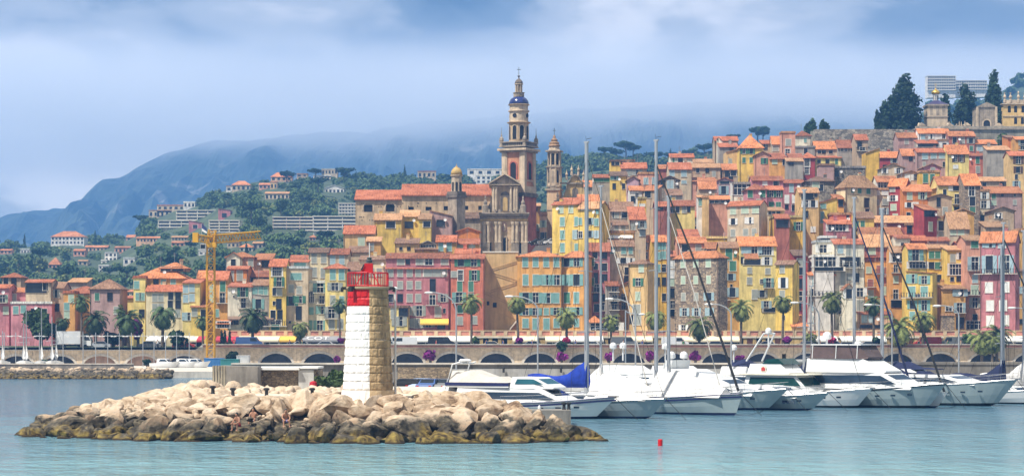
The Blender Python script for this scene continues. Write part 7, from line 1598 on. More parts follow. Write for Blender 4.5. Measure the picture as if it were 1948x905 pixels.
# ---------------------------------------------------------------- lighthouse
root = thing('lighthouse', 'stocky stone lighthouse, left half painted red and white, right half bare brown', 'lighthouse', (LX, LD, 2.35)); zl = lambda py: zat(py, LD)-2.35; kl = FPX/LD
RED = mat('lighthouse_red', (.52, .012, .015), rough=.5, var=.12); LW = mat('lighthouse_white', (.86, .85, .82), rough=.75, var=.04, streak=.1, bump=.03, bscale=7)
LB = mat('bare_brown_stone', (.44, .31, .165), rough=.85, var=.25, scale=2.2, streak=.5, bump=.04, bscale=7); LT = mat('bare_tan_stone', (.56, .42, .25), var=.15)
ctop, cbot, ncourse = 551.0, 741.0, 12; hc = (zl(ctop)-zl(cbot))/ncourse; NA = 96; SPLIT = .12
def course(z0, z1, r0, r1, seed, joints=20, pil=.04):
    q = MB(); rr = random.Random(seed); nz = 6; ofs = rr.random()
    for j in range(nz+1):
        v = j/nz
        for i in range(NA):
            a = 2*math.pi*i/NA; u = ((i/NA*joints+ofs) % 1.0)
            pv_ = min(1, 9*v*(1-v))*min(1, 7*u*(1-u)); r_ = r0+(r1-r0)*v-.05+pil*pv_+.035*mnoise.noise(Vector((a*9, v*2+seed*5, seed)))
            q.v.append((r_*math.cos(a), r_*math.sin(a), z0+(z1-z0)*v))
    for j in range(nz):
        for i in range(NA):
            a0 = 2*math.pi*(i+.5)/NA; left = math.cos(a0) < SPLIT*1.0
            q.f.append((j*NA+i, j*NA+(i+1) % NA, (j+1)*NA+(i+1) % NA, (j+1)*NA+i)); q.m.append(0 if left else 1)
    q.f.append(tuple(nz*NA+i for i in range(NA))); q.m.append(1); return q
for c in range(ncourse):
    z1 = zl(ctop)-c*hc; z0 = z1-hc+.015; f0, f1_ = 1-c/ncourse, 1-(c+1)/ncourse
    r1 = (38.5+(48-38.5)*(c/ncourse))/kl; r0 = (38.5+(48-38.5)*((c+1)/ncourse))/kl
    course(z0, z1, r0, r1, c).build('stone_course', [RED if c < 2 else LW, LB], root)
course(0-.3, zl(cbot)-.0, 52/kl, 50.5/kl, 40, 10, .02).build('plinth', [LW, LT], root)
q = MB(); q.lathe([(1.36, zl(551)), (1.5, zl(549)), (1.52, zl(546)), (1.46, zl(545.5))], 32); q.build('gallery_slab', mat('gallery_stone', (.42, .34, .22)), root)
RAILR = mat('railing_red', (.50, .012, .015), rough=.4, var=.08)
rl = thing('railing', '', '', (0, 0, 0)); bpy.data.objects.remove(rl)
q = MB(); RR_ = 1.40
for z__ in (zl(519), zl(543)): q.tube([(RR_*math.cos(R(a)), RR_*math.sin(R(a)), z__) for a in range(0, 361, 15)], .035, 6)
for i in range(38):
    a = R(i*360/38); q.tube([(RR_*math.cos(a), RR_*math.sin(a), zl(545.5)), (RR_*math.cos(a), RR_*math.sin(a), zl(518.5))], .016 if i % 4 else .03, 4)
q.build('railing', RAILR, root)
q = MB()
for a in (100, 215, 330): q.tube([(1.0*math.cos(R(a)), 1.0*math.sin(R(a)), zl(545)), (.32*math.cos(R(a)), .32*math.sin(R(a)), zl(516))], .035, 6)
q.tube([(0, 0, zl(545)), (0, 0, zl(516))], .05, 8); q.build('tripod', RAILR, root)
q = MB(); q.prism([(-.48, zl(517)), (.34, zl(517)), (.34, zl(501)), (-.22, zl(501))], -.3, .3); q.bx(-.52, .38, -.34, .34, zl(517)-.05, zl(517)); lh = q.build('lamp_housing', RED, root)
MB().prism([(-.5, zl(514)), (-.36, zl(514)), (-.2, zl(503)), (-.28, zl(503))], -.37, -.352).build('solar_panel', DARKPANE, lh)
q = MB(); q.lathe([(.14, zl(500)), (.2, zl(499)), (.2, zl(495)), (.14, zl(493)), (.17, zl(492)), (.17, zl(490)), (.05, zl(489))], 12, (.1, 0, 0)); q.build('beacon', mat('beacon_dark', (.05, .07, .07), rough=.2), root)
MB().tube([(.1, 0, zl(490)), (.1, 0, zl(462))], .03, 5).build('antenna', WHITEP, root)
for a, nm in ((180, 0), (232, 0), (0, 0)):
    M = Matrix.Rotation(R(a), 4, 'Z'); q = MB(); q.box((1.58, 0, zl(548)), (.42, .26, .2), M=M); q.box((1.78, 0, zl(551)), (.18, .3, .3), M=M); q.build('floodlight', BRONZE, root)
root = thing('street_lamp', 'thin white lamp post with a ball lamp directly right of the lighthouse', 'street lamp', (Xd(752, 153), 153, MZ-.3))
MB().tube([(0, 0, 0), (0, 0, zat(553, 153)-MZ+.3)], .09, 8, r2=.06).build('pole', WHITEP, root); MB().sphere((-.05, 0, zat(549, 153)-MZ+.3), (.24, .24, .15), 12).build('lamp_head', WHITEP, root)
# ---------------------------------------------------------------- people seated on the rocks
def seated(px, py_head, d, rz, label, shorts, lean=.15, arms=0):
    """sitting figure: seat at z 0, feet on the rock below"""
    J = [(0, 0, .1), (0, -lean*.5, .34), (0, -lean, .56), (0, -lean*1.15, .66), (0, -lean*1.35-.02, .76), (0, -lean*1.3, .88),
         (-.19, -lean, .55), (-.25, -lean-.12, .3), (-.15, -lean-.38, .22), (.19, -lean, .55), (.27, -lean-.1, .3), (.2, -lean-.34, .2),
         (-.1, -.05, .08), (-.17, -.47, .22), (-.16, -.52, -.22), (-.17, -.66, -.27), (.1, -.05, .08), (.2, -.46, .2), (.24, -.46, -.24), (.25, -.6, -.28), (-.12, -lean-.46, .2), (.16, -lean-.43, .18)]
    if arms: J[10] = (.3, .1, .28); J[11] = (.34, .25, .06); J[21] = (.35, .3, .03)
    E = [(0, 1), (1, 2), (2, 3), (3, 4), (4, 5), (2, 6), (6, 7), (7, 8), (8, 20), (2, 9), (9, 10), (10, 11), (11, 21), (0, 12), (12, 13), (13, 14), (14, 15), (0, 16), (16, 17), (17, 18), (18, 19)]
    Rr = [(.15, .12), (.13, .1), (.16, .1), .055, (.085, .1), .07, .065, .045, .035, .065, .045, .035, .095, .065, .045, .04, .095, .065, .045, .04, .03, .03]
    t = thing('person', label, 'person', (Xd(px, d), d, zat(py_head, d)-.95), rz)
    link('body', figure(J, E, Rr, lvl=2), t)
    MB().sphere((0, -lean*1.3+.025, .845), (.098, .105, .095), 10).build('hair', BRONZE, t)
    sj = [(0, 0, .07), (0, .0, .17), (-.11, -.08, .09), (-.15, -.3, .16), (.11, -.08, .09), (.17, -.3, .15)]
    link('shorts', figure(sj, [(0, 1), (0, 2), (2, 3), (0, 4), (4, 5)], [(.175, .15), (.16, .13), .115, .095, .115, .095], name='shorts', m=mat('swim_'+shorts, SW[shorts])), t)
    fm = MB()
    for sx in (-1, 1):
        hx, hy, hz = (J[20] if sx < 0 else J[21])
        for i_ in range(4): fm.tube([(hx+sx*(.005+.018*i_-.03), hy, hz), (hx+sx*(.018*i_-.03), hy-.05, hz-.01), (hx+sx*(.018*i_-.03), hy-.075, hz-.035)], .009, 5)
        fm.tube([(hx-sx*.03, hy, hz), (hx-sx*.06, hy-.03, hz-.01)], .011, 5)
    fm.build('fingers', SKIN, t)
SW = dict(blue=(.16, .2, .45), red=(.4, .04, .05), white=(.62, .6, .62))
SEATS = [(455, 783, 146.5, R(-35), 'sunbathing person in red leaning forward, left of the three bathers', 'red', .2, 0), (483, 774, 148.5, R(-15), 'person in white shorts sitting upright in the middle of the three bathers', 'white', .1, 1), (543, 776, 146, R(12), 'bare chested person in pale blue shorts sitting alone on the front rocks', 'blue', .18, 0)]
for a in SEATS:
    seated(*a); x = Xd(a[0], a[2]); zt_ = zat(a[1], a[2])-.95
    o = link('boulder', BLD_ME[3], None, (x, a[2]+.05, zt_-.78)); o.scale = (.75, .65, .85); o.rotation_euler = (0, 0, .4); tag(o, 'flat dark boulder that %s sits on' % {455: 'the leftmost bather', 483: 'the middle bather', 543: 'the lone bather in blue shorts'}[a[0]], 'boulder')
tag(MB().lathe([(.12, -.2), (.15, -.1), (.15, .32), (.13, .38), (.03, .4)], 14).build('buoy', mat('buoy_red', (.55, .01, .01), rough=.4), None, loc=(Xd(1256, 138.5), 138.5, .03)), 'small red mooring buoy floating alone on the water', 'buoy')
# ================================================================ BOATS
GEL = mat('white_gelcoat', (.68, .69, .68), rough=.3, var=.05, scale=.6, spec=.5)
GELG = mat('shaded_grey_hull_paint', (.25, .31, .34), rough=.3, var=.06, spec=.5)  # grey paint, made darker for the shade on the hull side
GELT = mat('shaded_hull_side', (.30, .37, .38), rough=.3, var=.06, spec=.5)  # white and grey hulls toned grey-teal: side shade put into the colour
NAVY = mat('navy_stripe', (.02, .025, .09), rough=.35); BLACK = mat('black_stripe', (.015, .015, .015), rough=.4)
CANV = mat('white_canvas', (.62, .61, .59), rough=.9, var=.14, scale=.9, bump=.14, bscale=1.4); CANVG = mat('grey_canvas', (.52, .49, .44), rough=.9, var=.1, bump=.04, bscale=3)
CBLUE = mat('blue_canvas', (.008, .035, .30), rough=.8, var=.3, scale=.8, bump=.08, bscale=2.5); CNAVY = mat('dark_navy_canvas', (.015, .02, .06), rough=.85, var=.2, bump=.04)
BGL = mat('boat_dark_glass', (.015, .03, .05), rough=.08, var=.3, spec=.7); TINT = mat('tinted_clear_vinyl', (.10, .07, .065), rough=.2, var=.2)
ALU = mat('mast_aluminium', (.36, .38, .40), rough=.4, metal=.3, var=.05); STEEL = mat('stainless', (.5, .5, .5), rough=.25, metal=.9)
def hull(L_, B_, fb, rake=1.6, flare=.0, tr=.8, sheer=.4, n=22):
    q = MB(); prof = [(1, 1), (.985, .8), (.95, .45), (.86, .12), (.72, -.12), (.3, -.42), (0, -.55)]; secs = []
    for i in range(n+1):
        t_ = i/n; hb = B_/2*(tr+(1-tr)*min(1, t_/.35))*(1-max(0, (t_-.42)/.58)**2.3); zs = fb*(1-.12*math.sin(math.pi*min(1, t_*1.1)))+sheer*t_**2.2; sec = []
        for (w_, z_) in prof:
            zz_ = z_*zs if z_ > 0 else z_*.9; x = L_*t_-rake*(1-max(0, z_))*(t_**5)-(rake*.35*(t_**5) if z_ < 0 else 0)
            wf = w_ if z_ >= .99 else w_*(1-flare*(1-max(0, z_))*t_**2)
            sec.append((x-L_/2, hb*wf, zz_))
        secs.append(sec)
    m_ = len(prof)
    for s_ in (-1, 1):
        o = len(q.v)
        for sec in secs: q.v += [(x, s_*y, z) for x, y, z in sec]
        for i in range(n):
            for j in range(m_-1):
                f = (o+i*m_+j, o+i*m_+j+1, o+(i+1)*m_+j+1, o+(i+1)*m_+j); q.f.append(f if s_ < 0 else f[::-1]); q.m.append(1 if j >= 3 else 0)
    s0 = secs[0]; q.add([(x, y, z) for x, y, z in s0]+[(x, -y, z) for x, y, z in reversed(s0[:-1])], [tuple(range(2*m_-1))])
    deck = MB()
    for i in range(n):
        a, b_ = secs[i][0], secs[i+1][0]; deck.add([(a[0], -a[1]*.985, a[2]-.04), (b_[0], -b_[1]*.985, b_[2]-.04), (b_[0], b_[1]*.985, b_[2]-.04), (a[0], a[1]*.985, a[2]-.04)], [(0, 1, 2, 3)])
    return q, deck, [s_[0] for s_ in secs]
def loft(q, rings, mi=0, cap=True):
    """rings: list of (x, halfwidth_bottom, z0, halfwidth_top, z1)"""
    o = len(q.v)
    for x, wb, z0, wt, z1 in rings: q.v += [(x, -wb, z0), (x, -wt, z1), (x, wt, z1), (x, wb, z0)]
    for i in range(len(rings)-1):
        for j in range(3): a = o+i*4+j; q.f.append((a, a+1, a+5, a+4)); q.m.append(mi)
    if cap: q.f.append((o, o+3, o+2, o+1)); q.m.append(mi); e = o+(len(rings)-1)*4; q.f.append((e, e+1, e+2, e+3)); q.m.append(mi)
def boat(px, yw, L_, B_, fb, phi, label, hm=None, stripe=None, rake=1.6, sheer=.4, name='motor_yacht', cat='boat', fenders=1, rail=True, group=None, boot=None):
    d = HC*FPX/(yw-HY); bx_, by_ = Xd(px, d), d; ph = R(phi); r = thing(name, label, cat, (bx_-L_/2*math.cos(ph), by_+L_/2*math.sin(ph), 0), -ph, group)
    q, dk, edge = hull(L_, B_, fb, rake, .25, sheer=sheer); q.build('hull', [hm or GEL, boot or NAVY], r, smooth=False); dk.build('deck', GEL, r)
    q = MB()
    for s_ in (-1, 1): q.tube([(x, s_*y, z) for x, y, z in edge], .05, 5)
    q.build('rub_rail', stripe or STEEL, r)
    if stripe:
        q = MB()
        for s_ in (-1, 1):
            for (x0, y0, z0), (x1, y1, z1) in zip(edge, edge[1:]): q.add([(x0, s_*(y0+.012), z0-.16), (x1, s_*(y1+.012), z1-.16), (x1, s_*(y1+.004), z1-.30), (x0, s_*(y0+.004), z0-.30)], [(0, 1, 2, 3)])
        q.build('stripe', stripe, r)
    if rail:
        q = MB(); sel = [e for e in edge if e[0] > -L_*.12]
        for s_ in (-1, 1):
            q.tube([(x, s_*y*.95, z+.62) for x, y, z in sel], .018, 4); q.tube([(x, s_*y*.95, z+.32) for x, y, z in sel], .01, 3)
            for x, y, z in sel[::2]: q.tube([(x, s_*y*.96, z-.02), (x, s_*y*.95, z+.62)], .014, 4)
        q.build('railing', STEEL, r)
    MB().box((L_/2-.25, 0, edge[-1][2]+.06), (.9, .3, .12)).build('bow_roller', STEEL, r)
    q = MB(); q.tube([(L_/2-.1, 0, edge[-1][2]), (L_/2+2.2, .4, -.4)], .025, 4); q.build('mooring_line', BLACK, r)
    for i in range(fenders): x, y, z = edge[int(len(edge)*(.45+.2*i))]; MB().lathe([(.03, .75), (.13, .6), (.16, .3), (.13, 0), (.03, -.05)], 8, (x, -y-.17, z-.95)).build('fender', NAVY if i % 2 == 0 else GEL, r)
    q = MB()
    for t_ in (.62, .7, .8):
        x, y, z = edge[int(len(edge)*t_)]; q.box((x, -y*.985-.01, z*.62), (.5, .05, .16))
    if name == 'motor_yacht': q.build('porthole', BGL, r)
    return r, edge, d
def mast(r, x, h, th=.13, base=1.2, boom=None, cover=None, L_=14, furl=None, spread=2, stays=True, tipz=1.6):
    m_ = MB(); m_.tube([(x, 0, base), (x, 0, base+h)], th, 8, r2=th*.8); mt = m_.build('mast', ALU, r)
    q = MB()
    for i in range(spread): z = base+h*(i+1)/(spread+1.1); q.tube([(x-.1, -1.1+i*.2, z), (x, 0, z+.08), (x-.1, 1.1-i*.2, z)], .035, 4)
    q.box((x, 0, base+h/2), (.04, .04, h)); q.box((x, 0, base+h+.05), (.5, .12, .14)); q.build('spreader', ALU, mt)
    q = MB(); q.tube([(x, 0, base+h), (x-.1, 0, base+h+.6)], .015, 4); q.tube([(x+.0, 0, base+h+.3), (x+.55, 0, base+h+.35)], .02, 4); q.build('wind_vane', BLACK, mt)
    if stays:
        q = MB()
        for s_ in (-1, 1): q.tube([(x-.3, s_*1.75, 1.2), (x-.1, s_*(1.1-.2*(spread-1)), base+h*spread/(spread+1.1)), (x, 0, base+h*.97)], .018, 3)
        q.tube([(x, 0, base+h*.98), (-L_/2+.2, 0, 1.3)], .018, 3); q.build('rigging', BLACK, r)
    if furl:
        q = MB(); q.tube([(x+.1, 0, base+h*.9), (x+.1+(L_/2-.5-x)*.5, 0, base+h*.45+tipz*.5), (L_/2-.4, 0, tipz)], .035 if furl is CANVG else .06, 6, r2=.05 if furl is CANVG else .12); q.build('furled_sail', furl, r)
    else:
        if stays: MB().tube([(x, 0, base+h*.95), (L_/2-.3, 0, tipz)], .022, 3).build('forestay', BLACK, r)
    if boom:
        MB().tube([(x-.1, 0, base+1.0), (x-boom, 0, base+.85)], .1, 6).build('boom', ALU, r)
        if cover:
            q = MB(); n = 12; o = len(q.v)
            for i in range(n+1):
                t_ = i/n; hh = .62+1.3*max(0, 1-t_*3.0)**1.3+.14*math.sin(t_*9)*(t_ > .1); xx = x+.16-t_*boom*1.02; w_ = .34-.1*t_
                q.v += [(xx, -w_*.5, base+.55-.1*t_), (xx, -w_, base+1.05-.12*t_), (xx, -.06, base+1.1+hh-.2*t_), (xx, .06, base+1.1+hh-.2*t_), (xx, w_, base+1.05-.12*t_), (xx, w_*.5, base+.55-.1*t_)]
            for i in range(n):
                for j in range(6): a, b_ = o+i*6+j, o+i*6+(j+1) % 6; q.f.append((a, b_, b_+6, a+6)); q.m.append(0)
            q.f += [tuple(o+j for j in range(6)), tuple(o+n*6+j for j in reversed(range(6)))]; q.m += [0, 0]; q.build('sail_cover', cover, r, smooth=True)
def tent(r, x0, x1, w_, z0, z1, m, n=7, ridge=.12, name='cover'):
    q = MB(); rr = random.Random(int(x0*10+z1*100)); rings = []
    for i in range(n+1):
        t_ = i/n; x = x0+(x1-x0)*t_; zz_ = z1*(1-.35*t_**2)-.16*math.sin(i*2.1)+rr.uniform(-.05, .05); rings.append((x, w_*(1-.45*t_**2), z0, ridge, max(z0+.1, zz_)))
    loft(q, rings); q.build(name, m, r)
def dome(r, x, y, z, s=.38):
    MB().lathe([(s*.5, 0), (s, .1), (s, s*1.1), (s*.75, s*1.6), (s*.3, s*1.85), (.02, s*1.9)], 12, (x, y, z)).tube([(x, y, z-1.2), (x, y, z+.05)], .08, 6).build('radar_dome', GEL, r)
def cabin(r, x0, x1, w_, z0, h, m=GEL, slope=.9, win=True, winm=None, name='cabin', aft=.2, wz=(.38, .82)):
    q = MB(); loft(q, [(x0, w_, z0, w_*.9, z0+h*.15), (x0+aft, w_, z0, w_*.88, z0+h), (x1-slope, w_, z0, w_*.82, z0+h*.97), (x1, w_*.8, z0, w_*.72, z0+h*.12)]); c_ = q.build(name, m, r)
    if win:
        g_ = MB(); a, b_ = wz
        for s_ in (-1, 1):
            f = lambda z_: s_*(w_+(w_*.88-w_)*z_+.015)
            g_.add([(x0+aft+.3, f(a), z0+h*a), (x1-slope*.45, f(a)*.97, z0+h*a), (x1-slope*1.05, f(b_)*.96, z0+h*b_), (x0+aft+.5, f(b_), z0+h*b_)], [(0, 1, 2, 3)])
        xa, xb = x1-slope*(.25), x1-slope*.86
        g_.add([(xa+.02, -w_*.74, z0+h*.32), (xa+.02, w_*.74, z0+h*.32), (xb+.03, w_*.74, z0+h*.85), (xb+.03, -w_*.74, z0+h*.85)], [(0, 1, 2, 3)])
        g_.build('window_glass', winm or BGL, c_)
    return c_
PH = 42
# 1 blue and white flybridge cruiser, nearest
r, e, d = boat(1172, 797, 16.5, 4.4, 1.25, 30, 'white motor cruiser with a blue stripe and beige covered flybridge, nearest to the rocks', stripe=NAVY, rake=2.0, sheer=.55, fenders=2)
cabin(r, -6.2, 4.6, 1.75, 1.15, 1.35, slope=2.6, wz=(.3, .72)); cabin(r, -1.0, 3.0, 1.5, 2.45, .95, slope=1.7, winm=mat('teal_glass', (.02, .10, .13), rough=.1), name='windscreen')
q = MB(); loft(q, [(-7.3, 1.6, 2.5, 1.6, 2.62), (-1, 1.65, 2.5, 1.65, 2.64)]); q.build('flybridge_deck', GEL, r)
MB().bx(-7.2, -1, -1.66, 1.66, 2.62, 2.9).build('navy_band', NAVY, r)
tent(r, -6.9, -.6, 1.5, 2.9, 3.9, CANVG, ridge=.9, name='flybridge_cover'); tent(r, -8.0, -5.6, 1.9, 1.2, 2.6, CANV, ridge=.7, name='cockpit_cover')
q = MB()
for s_ in (-1, 1): q.tube([(-7.6, s_*1.5, 1.3), (-6.6, s_*1.4, 4.4), (-5.9, s_*1.3, 4.6)], .07, 5)
q.tube([(-6.2, -1.35, 4.5), (-6.2, 1.35, 4.5)], .07, 5); q.build('radar_arch', GEL, r)
MB().lathe([(.5, 0), (.55, .12), (.4, .25)], 12, (-6.2, 0, 4.6)).build('radar', GEL, r)
# 2 sailing yacht, thick mast and bright blue sail cover
r, e, d = boat(1268, 797, 16.5, 4.4, 1.3, PH, 'grey hulled sailing yacht with the thickest mast and a bright blue sail cover', hm=GELG, name='sailing_yacht', rake=1.8, fenders=0)
mast(r, -.3, 21.2, .2, 1.9, boom=6.6, cover=CBLUE, L_=16.5, spread=3, tipz=1.8)
cabin(r, -4.5, 3.2, 1.3, 1.3, .65, slope=1.2); tent(r, .6, 6.6, 1.6, 1.45, 2.6, CANV, ridge=.15)
# 3 grey sloop with white tents
r, e, d = boat(1412, 790, 17.5, 4.3, 1.45, PH, 'grey sloop with a dark stripe, white tent covers and a dark furled foresail', hm=GELT, stripe=NAVY, name='sailing_yacht', rake=.7, fenders=1)
mast(r, -.6, 22.4, .18, 1.6, boom=7.4, L_=17.5, furl=BLACK, spread=3, tipz=2.1)
tent(r, -7.5, -.9, 2.0, 1.4, 3.5, CANV, ridge=.2); tent(r, -.3, 7.0, 1.9, 1.5, 3.7, CANV, ridge=.15)
# 4 dark windowed yacht
r, e, d = boat(1500, 781, 17, 4.4, 1.4, PH, 'sleek white motor yacht with slanted dark windows right of the tented sloop', hm=GELT, rake=2.4, sheer=.6, fenders=0)
cabin(r, -6.5, 5.4, 1.8, 1.3, 1.7, slope=4.0, wz=(.25, .7)); cabin(r, -6, .5, 1.6, 2.9, .8, slope=2.2, win=False, name='flybridge')
dome(r, -4.2, -.9, 4.6); dome(r, -4.2, 1.0, 4.6); MB().prism([(-5.2, 3.4), (-4.0, 3.4), (-3.7, 4.5), (-4.5, 4.5)], -1.4, 1.4).build('radar_arch', GEL, r)
# 5
r, e, d = boat(1578, 781, 14, 4.0, 1.15, PH, 'low white motor boat with small dark lettering on its bow', hm=GELT, rake=2.0, sheer=.5, fenders=0)
cabin(r, -4.5, 4.2, 1.6, 1.1, 1.15, slope=3.2, wz=(.3, .7)); tent(r, -6.5, -3.6, 1.6, 1.2, 2.6, CBLUE, ridge=.6, name='cockpit_cover')
o = link('lettering', text_mesh('IB 8055', .42, NAVY), r, (3.6, -1.58, .62)); o.rotation_euler = (R(84), 0, R(17))
# 6 classic cruiser with crest
r, e, d = boat(1660, 776, 16, 4.6, 1.35, PH, 'older white cruiser with teal windows and a small red crest on its upper bridge', rake=1.8, sheer=.5, fenders=1, boot=BLACK)
TEALG = mat('green_glass', (.008, .045, .04), rough=.1)
cabin(r, -5.6, 1.8, 1.95, 1.3, 1.75, slope=1.5, aft=.3, winm=TEALG, wz=(.4, .85)); q = MB(); loft(q, [(-5.9, 2.1, 3.0, 2.1, 3.12), (.8, 1.9, 3.0, 1.9, 3.14), (1.6, 1.2, 3.02, 1.2, 3.12)]); q.build('bridge_deck', mat('cream_deck', (.70, .66, .54)), r)
cabin(r, -5.2, -.6, 1.7, 3.12, .95, slope=.9, win=False, name='upper_bridge'); q = MB(); q.add([(-1.1, -1.4, 4.05), (-1.1, 1.4, 4.05), (-1.8, 1.3, 4.6), (-1.8, -1.4, 4.6), (-3.6, -1.5, 4.07), (-3.1, -1.4, 4.5)], [(0, 1, 2, 3), (4, 0, 3, 5)]); q.build('bridge_windscreen', TEALG, r)
q = MB(); q.prism([(-3.6, 3.3), (-3.0, 3.3), (-2.95, 3.7), (-3.05, 3.9), (-3.55, 3.9), (-3.65, 3.7)], -1.70, -1.62); cr_ = q.build('crest', mat('crest_cream', (.72, .66, .55)), r)
q = MB(); q.prism([(-3.5, 3.4), (-3.1, 3.4), (-3.08, 3.65), (-3.3, 3.8), (-3.52, 3.65)], -1.73, -1.705); q.build('crest_shield', mat('crest_red', (.5, .05, .04)), cr_)
q = MB()
for s_ in (-1, 1): q.tube([(-5.6, s_*1.3, 4.3), (-3.8, s_*.9, 7.0)], .09, 5)
q.tube([(-3.8, -.9, 7.0), (-3.8, .9, 7.0)], .09, 5); q.build('radar_mast', GEL, r); dome(r, -3.9, 0, 7.0, .3)
# 7 big flybridge yacht with tinted enclosure
r, e, d = boat(1800, 777, 17, 4.8, 1.75, PH, 'tall white flybridge yacht with a brown tinted enclosure and black sheer line', hm=GELT, stripe=None, rake=2.0, sheer=.6, fenders=1, boot=BLACK)
q = MB()
for s_ in (-1, 1):
    for (x0, y0, z0), (x1, y1, z1) in zip(e, e[1:]): q.add([(x0, s_*(y0+.015), z0-.02), (x1, s_*(y1+.015), z1-.02), (x1, s_*(y1+.01), z1-.13), (x0, s_*(y0+.01), z0-.13)], [(0, 1, 2, 3)])
q.build('sheer_line', BLACK, r)
cabin(r, -6.5, 5.6, 2.0, 1.75, 1.6, slope=3.0, wz=(.3, .8)); cabin(r, -6.2, 2.8, 1.9, 3.3, 1.3, slope=2.4, win=False, name='flybridge')
cabin(r, -5.6, .8, 1.75, 4.6, 1.3, m=TINT, slope=.9, win=False, name='tinted_enclosure'); MB().bx(-5.5, .2, -1.65, 1.65, 5.88, 5.98).build('hard_top', GEL, r)
q = MB(); 
for x in (-5.3, -2.6, -.2):
    for s_ in (-1, 1): q.tube([(x, s_*1.74, 4.6), (x, s_*1.6, 5.9)], .05, 4)
q.build('enclosure_frame', GEL, r); dome(r, -4.4, -.5, 6.4, .42); MB().lathe([(.3, 0), (.33, .12), (.2, .25)], 12, (-1.2, 0, 6.0)).build('radar', GEL, r)
# 8 long white yacht
r, e, d = boat(1936, 773, 18, 4.8, 2.0, PH, 'long white yacht with a high plain bow, second from the right edge', hm=GELT, rake=2.4, sheer=.6, fenders=1, boot=BLACK)
cabin(r, -6.8, 5.2, 2.0, 2.0, 1.0, slope=3.4, wz=(.3, .7)); tent(r, -5.6, -2.6, 1.4, 3.0, 3.7, CNAVY, ridge=.5, name='tender_cover'); tent(r, -1.8, 1.4, 1.1, 2.9, 3.3, CNAVY, ridge=.4, name='locker_cover')
# 9 right edge
r, e, d = boat(2010, 769, 13, 3.8, 1.2, PH, 'white sailing boat cut by the right edge of the picture', name='sailing_yacht', rake=1.2, fenders=0, boot=BLACK)
mast(r, .4, 14.5, .13, 1.3, boom=4.8, cover=CNAVY, L_=13, spread=2, tipz=1.6); cabin(r, -3.6, 2.6, 1.2, 1.2, .6, slope=1)
# rear sailing boats: hull mostly hidden, masts seen
def rear(pxm, ytop, d, L_, th, label, furl=None, boom=None, cover=None, mx=0.5, hm=None, base=1.3):
    ph = R(PH); r = thing('sailing_yacht', label, 'boat', (Xd(pxm, d)-mx*math.cos(ph), d+mx*math.sin(ph), 0), -ph); q, dk, edge = hull(L_, L_*.26, 1.15, 1.2, .2)
    q.build('hull', [hm or GEL, NAVY], r); dk.build('deck', GEL, r); cabin(r, -L_*.3, L_*.2, L_*.085, 1.1, .6, slope=1)
    mast(r, mx, zat(ytop, d)-base, th, base, boom=boom, cover=cover, L_=L_, furl=furl, spread=2, tipz=1.5); return r
rear(1143, 355, 199, 13, .12, 'sailboat behind the blue covered one, thin mast crossed by a pale stay', furl=CANVG, boom=5, cover=CANV)
rear(1272, 374, 203, 14, .17, 'sailboat with a medium grey mast just right of the second tall mast', furl=CANVG, boom=5, cover=CANV)
rear(1530, 362, 214, 15, .17, 'sailboat whose mast stands before the crimson and white houses', boom=5, cover=CNAVY)
rear(1543, 545, 219, 9, .08, 'small sailboat with a short mast beside the crimson house', boom=3)
rear(1625, 377, 217, 15, .17, 'sailboat with a mast before the ivory house and a dark furled foresail', furl=CNAVY, boom=5, cover=CANV)
rear(1678, 398, 212, 15.5, .19, 'sailboat whose mast rises from the tinted flybridge yacht, black furled foresail', furl=BLACK, boom=5)
rear(1909, 425, 222, 15, .13, 'sailboat with a dark navy boom cover and a mast before the rose pink house', furl=BLACK, boom=6, cover=CNAVY)
rear(1947, 440, 224, 13, .12, 'sailboat mast touching the right edge of the picture', boom=5, cover=CANV)
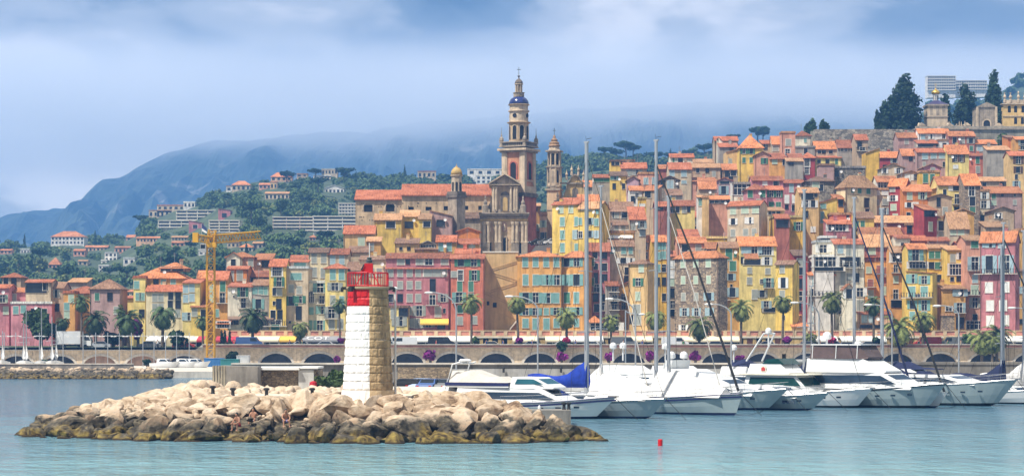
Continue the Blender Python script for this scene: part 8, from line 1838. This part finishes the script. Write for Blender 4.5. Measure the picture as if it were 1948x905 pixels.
# rear motor boats along the pier
def rear_motor(pxb, yb_, L_, label, h1=1.2, domes=1, cov=None):
    r, e, d = boat(pxb, yb_, L_, 4.2, 1.4, PH, label, rake=2, sheer=.5, fenders=0, rail=False); cabin(r, -L_*.38, L_*.28, 1.8, 1.35, h1, slope=2.6); cabin(r, -L_*.36, 0, 1.6, 1.35+h1, .9, slope=1.6, win=False, name='flybridge')
    for i in range(domes): dome(r, -L_*.26, -.8+1.6*i, 3.9+h1, .36)
    if cov: tent(r, -L_*.3, L_*.1, 1.4, 2.2+h1, 3.0+h1, cov, ridge=.3)
    return r
rear_motor(1345, 768, 15, 'white motor yacht with twin radar domes behind the tented sloop', 1.5, 2)
rear_motor(1432, 765, 14, 'white motor yacht with one radar dome behind the dark windowed yacht', 1.4, 1)
rear_motor(1560, 760, 14, 'white motor yacht behind the low lettered one, navy canvas aft', 1.2, 1, CNAVY)
rear_motor(1880, 762, 14, 'white motor boat with a navy cover behind the long high bowed yacht', 1.0, 0, CNAVY)
r = thing('inflatable_dinghy', 'grey inflatable dinghy with outboard on the rear yacht roof', 'dinghy', (Xd(1525, 216), 216, 4.2), R(-20))
q = MB(); q.tube([(-1.7, -.7, 0), (.9, -.7, .05), (1.7, -.2, .2), (1.7, .2, .2), (.9, .7, .05), (-1.7, .7, 0)], .25, 10); q.build('tube', mat('grey_rubber', (.25, .26, .26)), r); MB().bx(-1.5, 1.2, -.55, .55, -.15, -.05).build('floor', GALV, r); MB().box((-1.75, 0, .45), (.35, .3, .7)).box((-1.85, 0, -.1), (.12, .1, .8)).build('outboard', BLACK, r)
# small craft of the left harbour
for px, yt_, lb in ((50, 590, 'tallest bare mast sailboat at far left'), (45, 610, 'sailboat mast close beside the tallest far left one'), (79, 585, 'sailboat behind the ficus tree with crossed stays'), (99, 603, 'sailboat with a thick pale mast right of the ficus'), (107, 618, 'shortest mast sailboat right of the ficus'), (5, 630, 'sailboat mast at the left picture edge')):
    d = 380+px % 7; r = thing('sailing_boat', lb, 'boat', (Xd(px, d), d, .0), R(-80)); q, dk, ed = hull(8, 2.6, 1.0, .8); r.location.z = .95 if d < 392 else 0; q.build('hull', [GEL, NAVY], r); dk.build('deck', GEL, r)
    mast(r, .3, zat(yt_, d)-2.0, .09, 1.0, boom=3, cover=CANV, L_=8, spread=1)
for px, lb in ((315, 'small white motorboat between the left arches'), (352, 'small white motorboat before the dark left arch'), (374, 'small white motorboat next to the blue container')):
    d = 386; r = thing('motorboat', lb, 'boat', (Xd(px, d), d, .95), R(-20)); q, dk, ed = hull(5.5, 2.1, .8, .8); q.build('hull', [GEL, NAVY], r); dk.build('deck', GEL, r); cabin(r, -1.4, 1.0, .8, .8, .8, slope=.7)
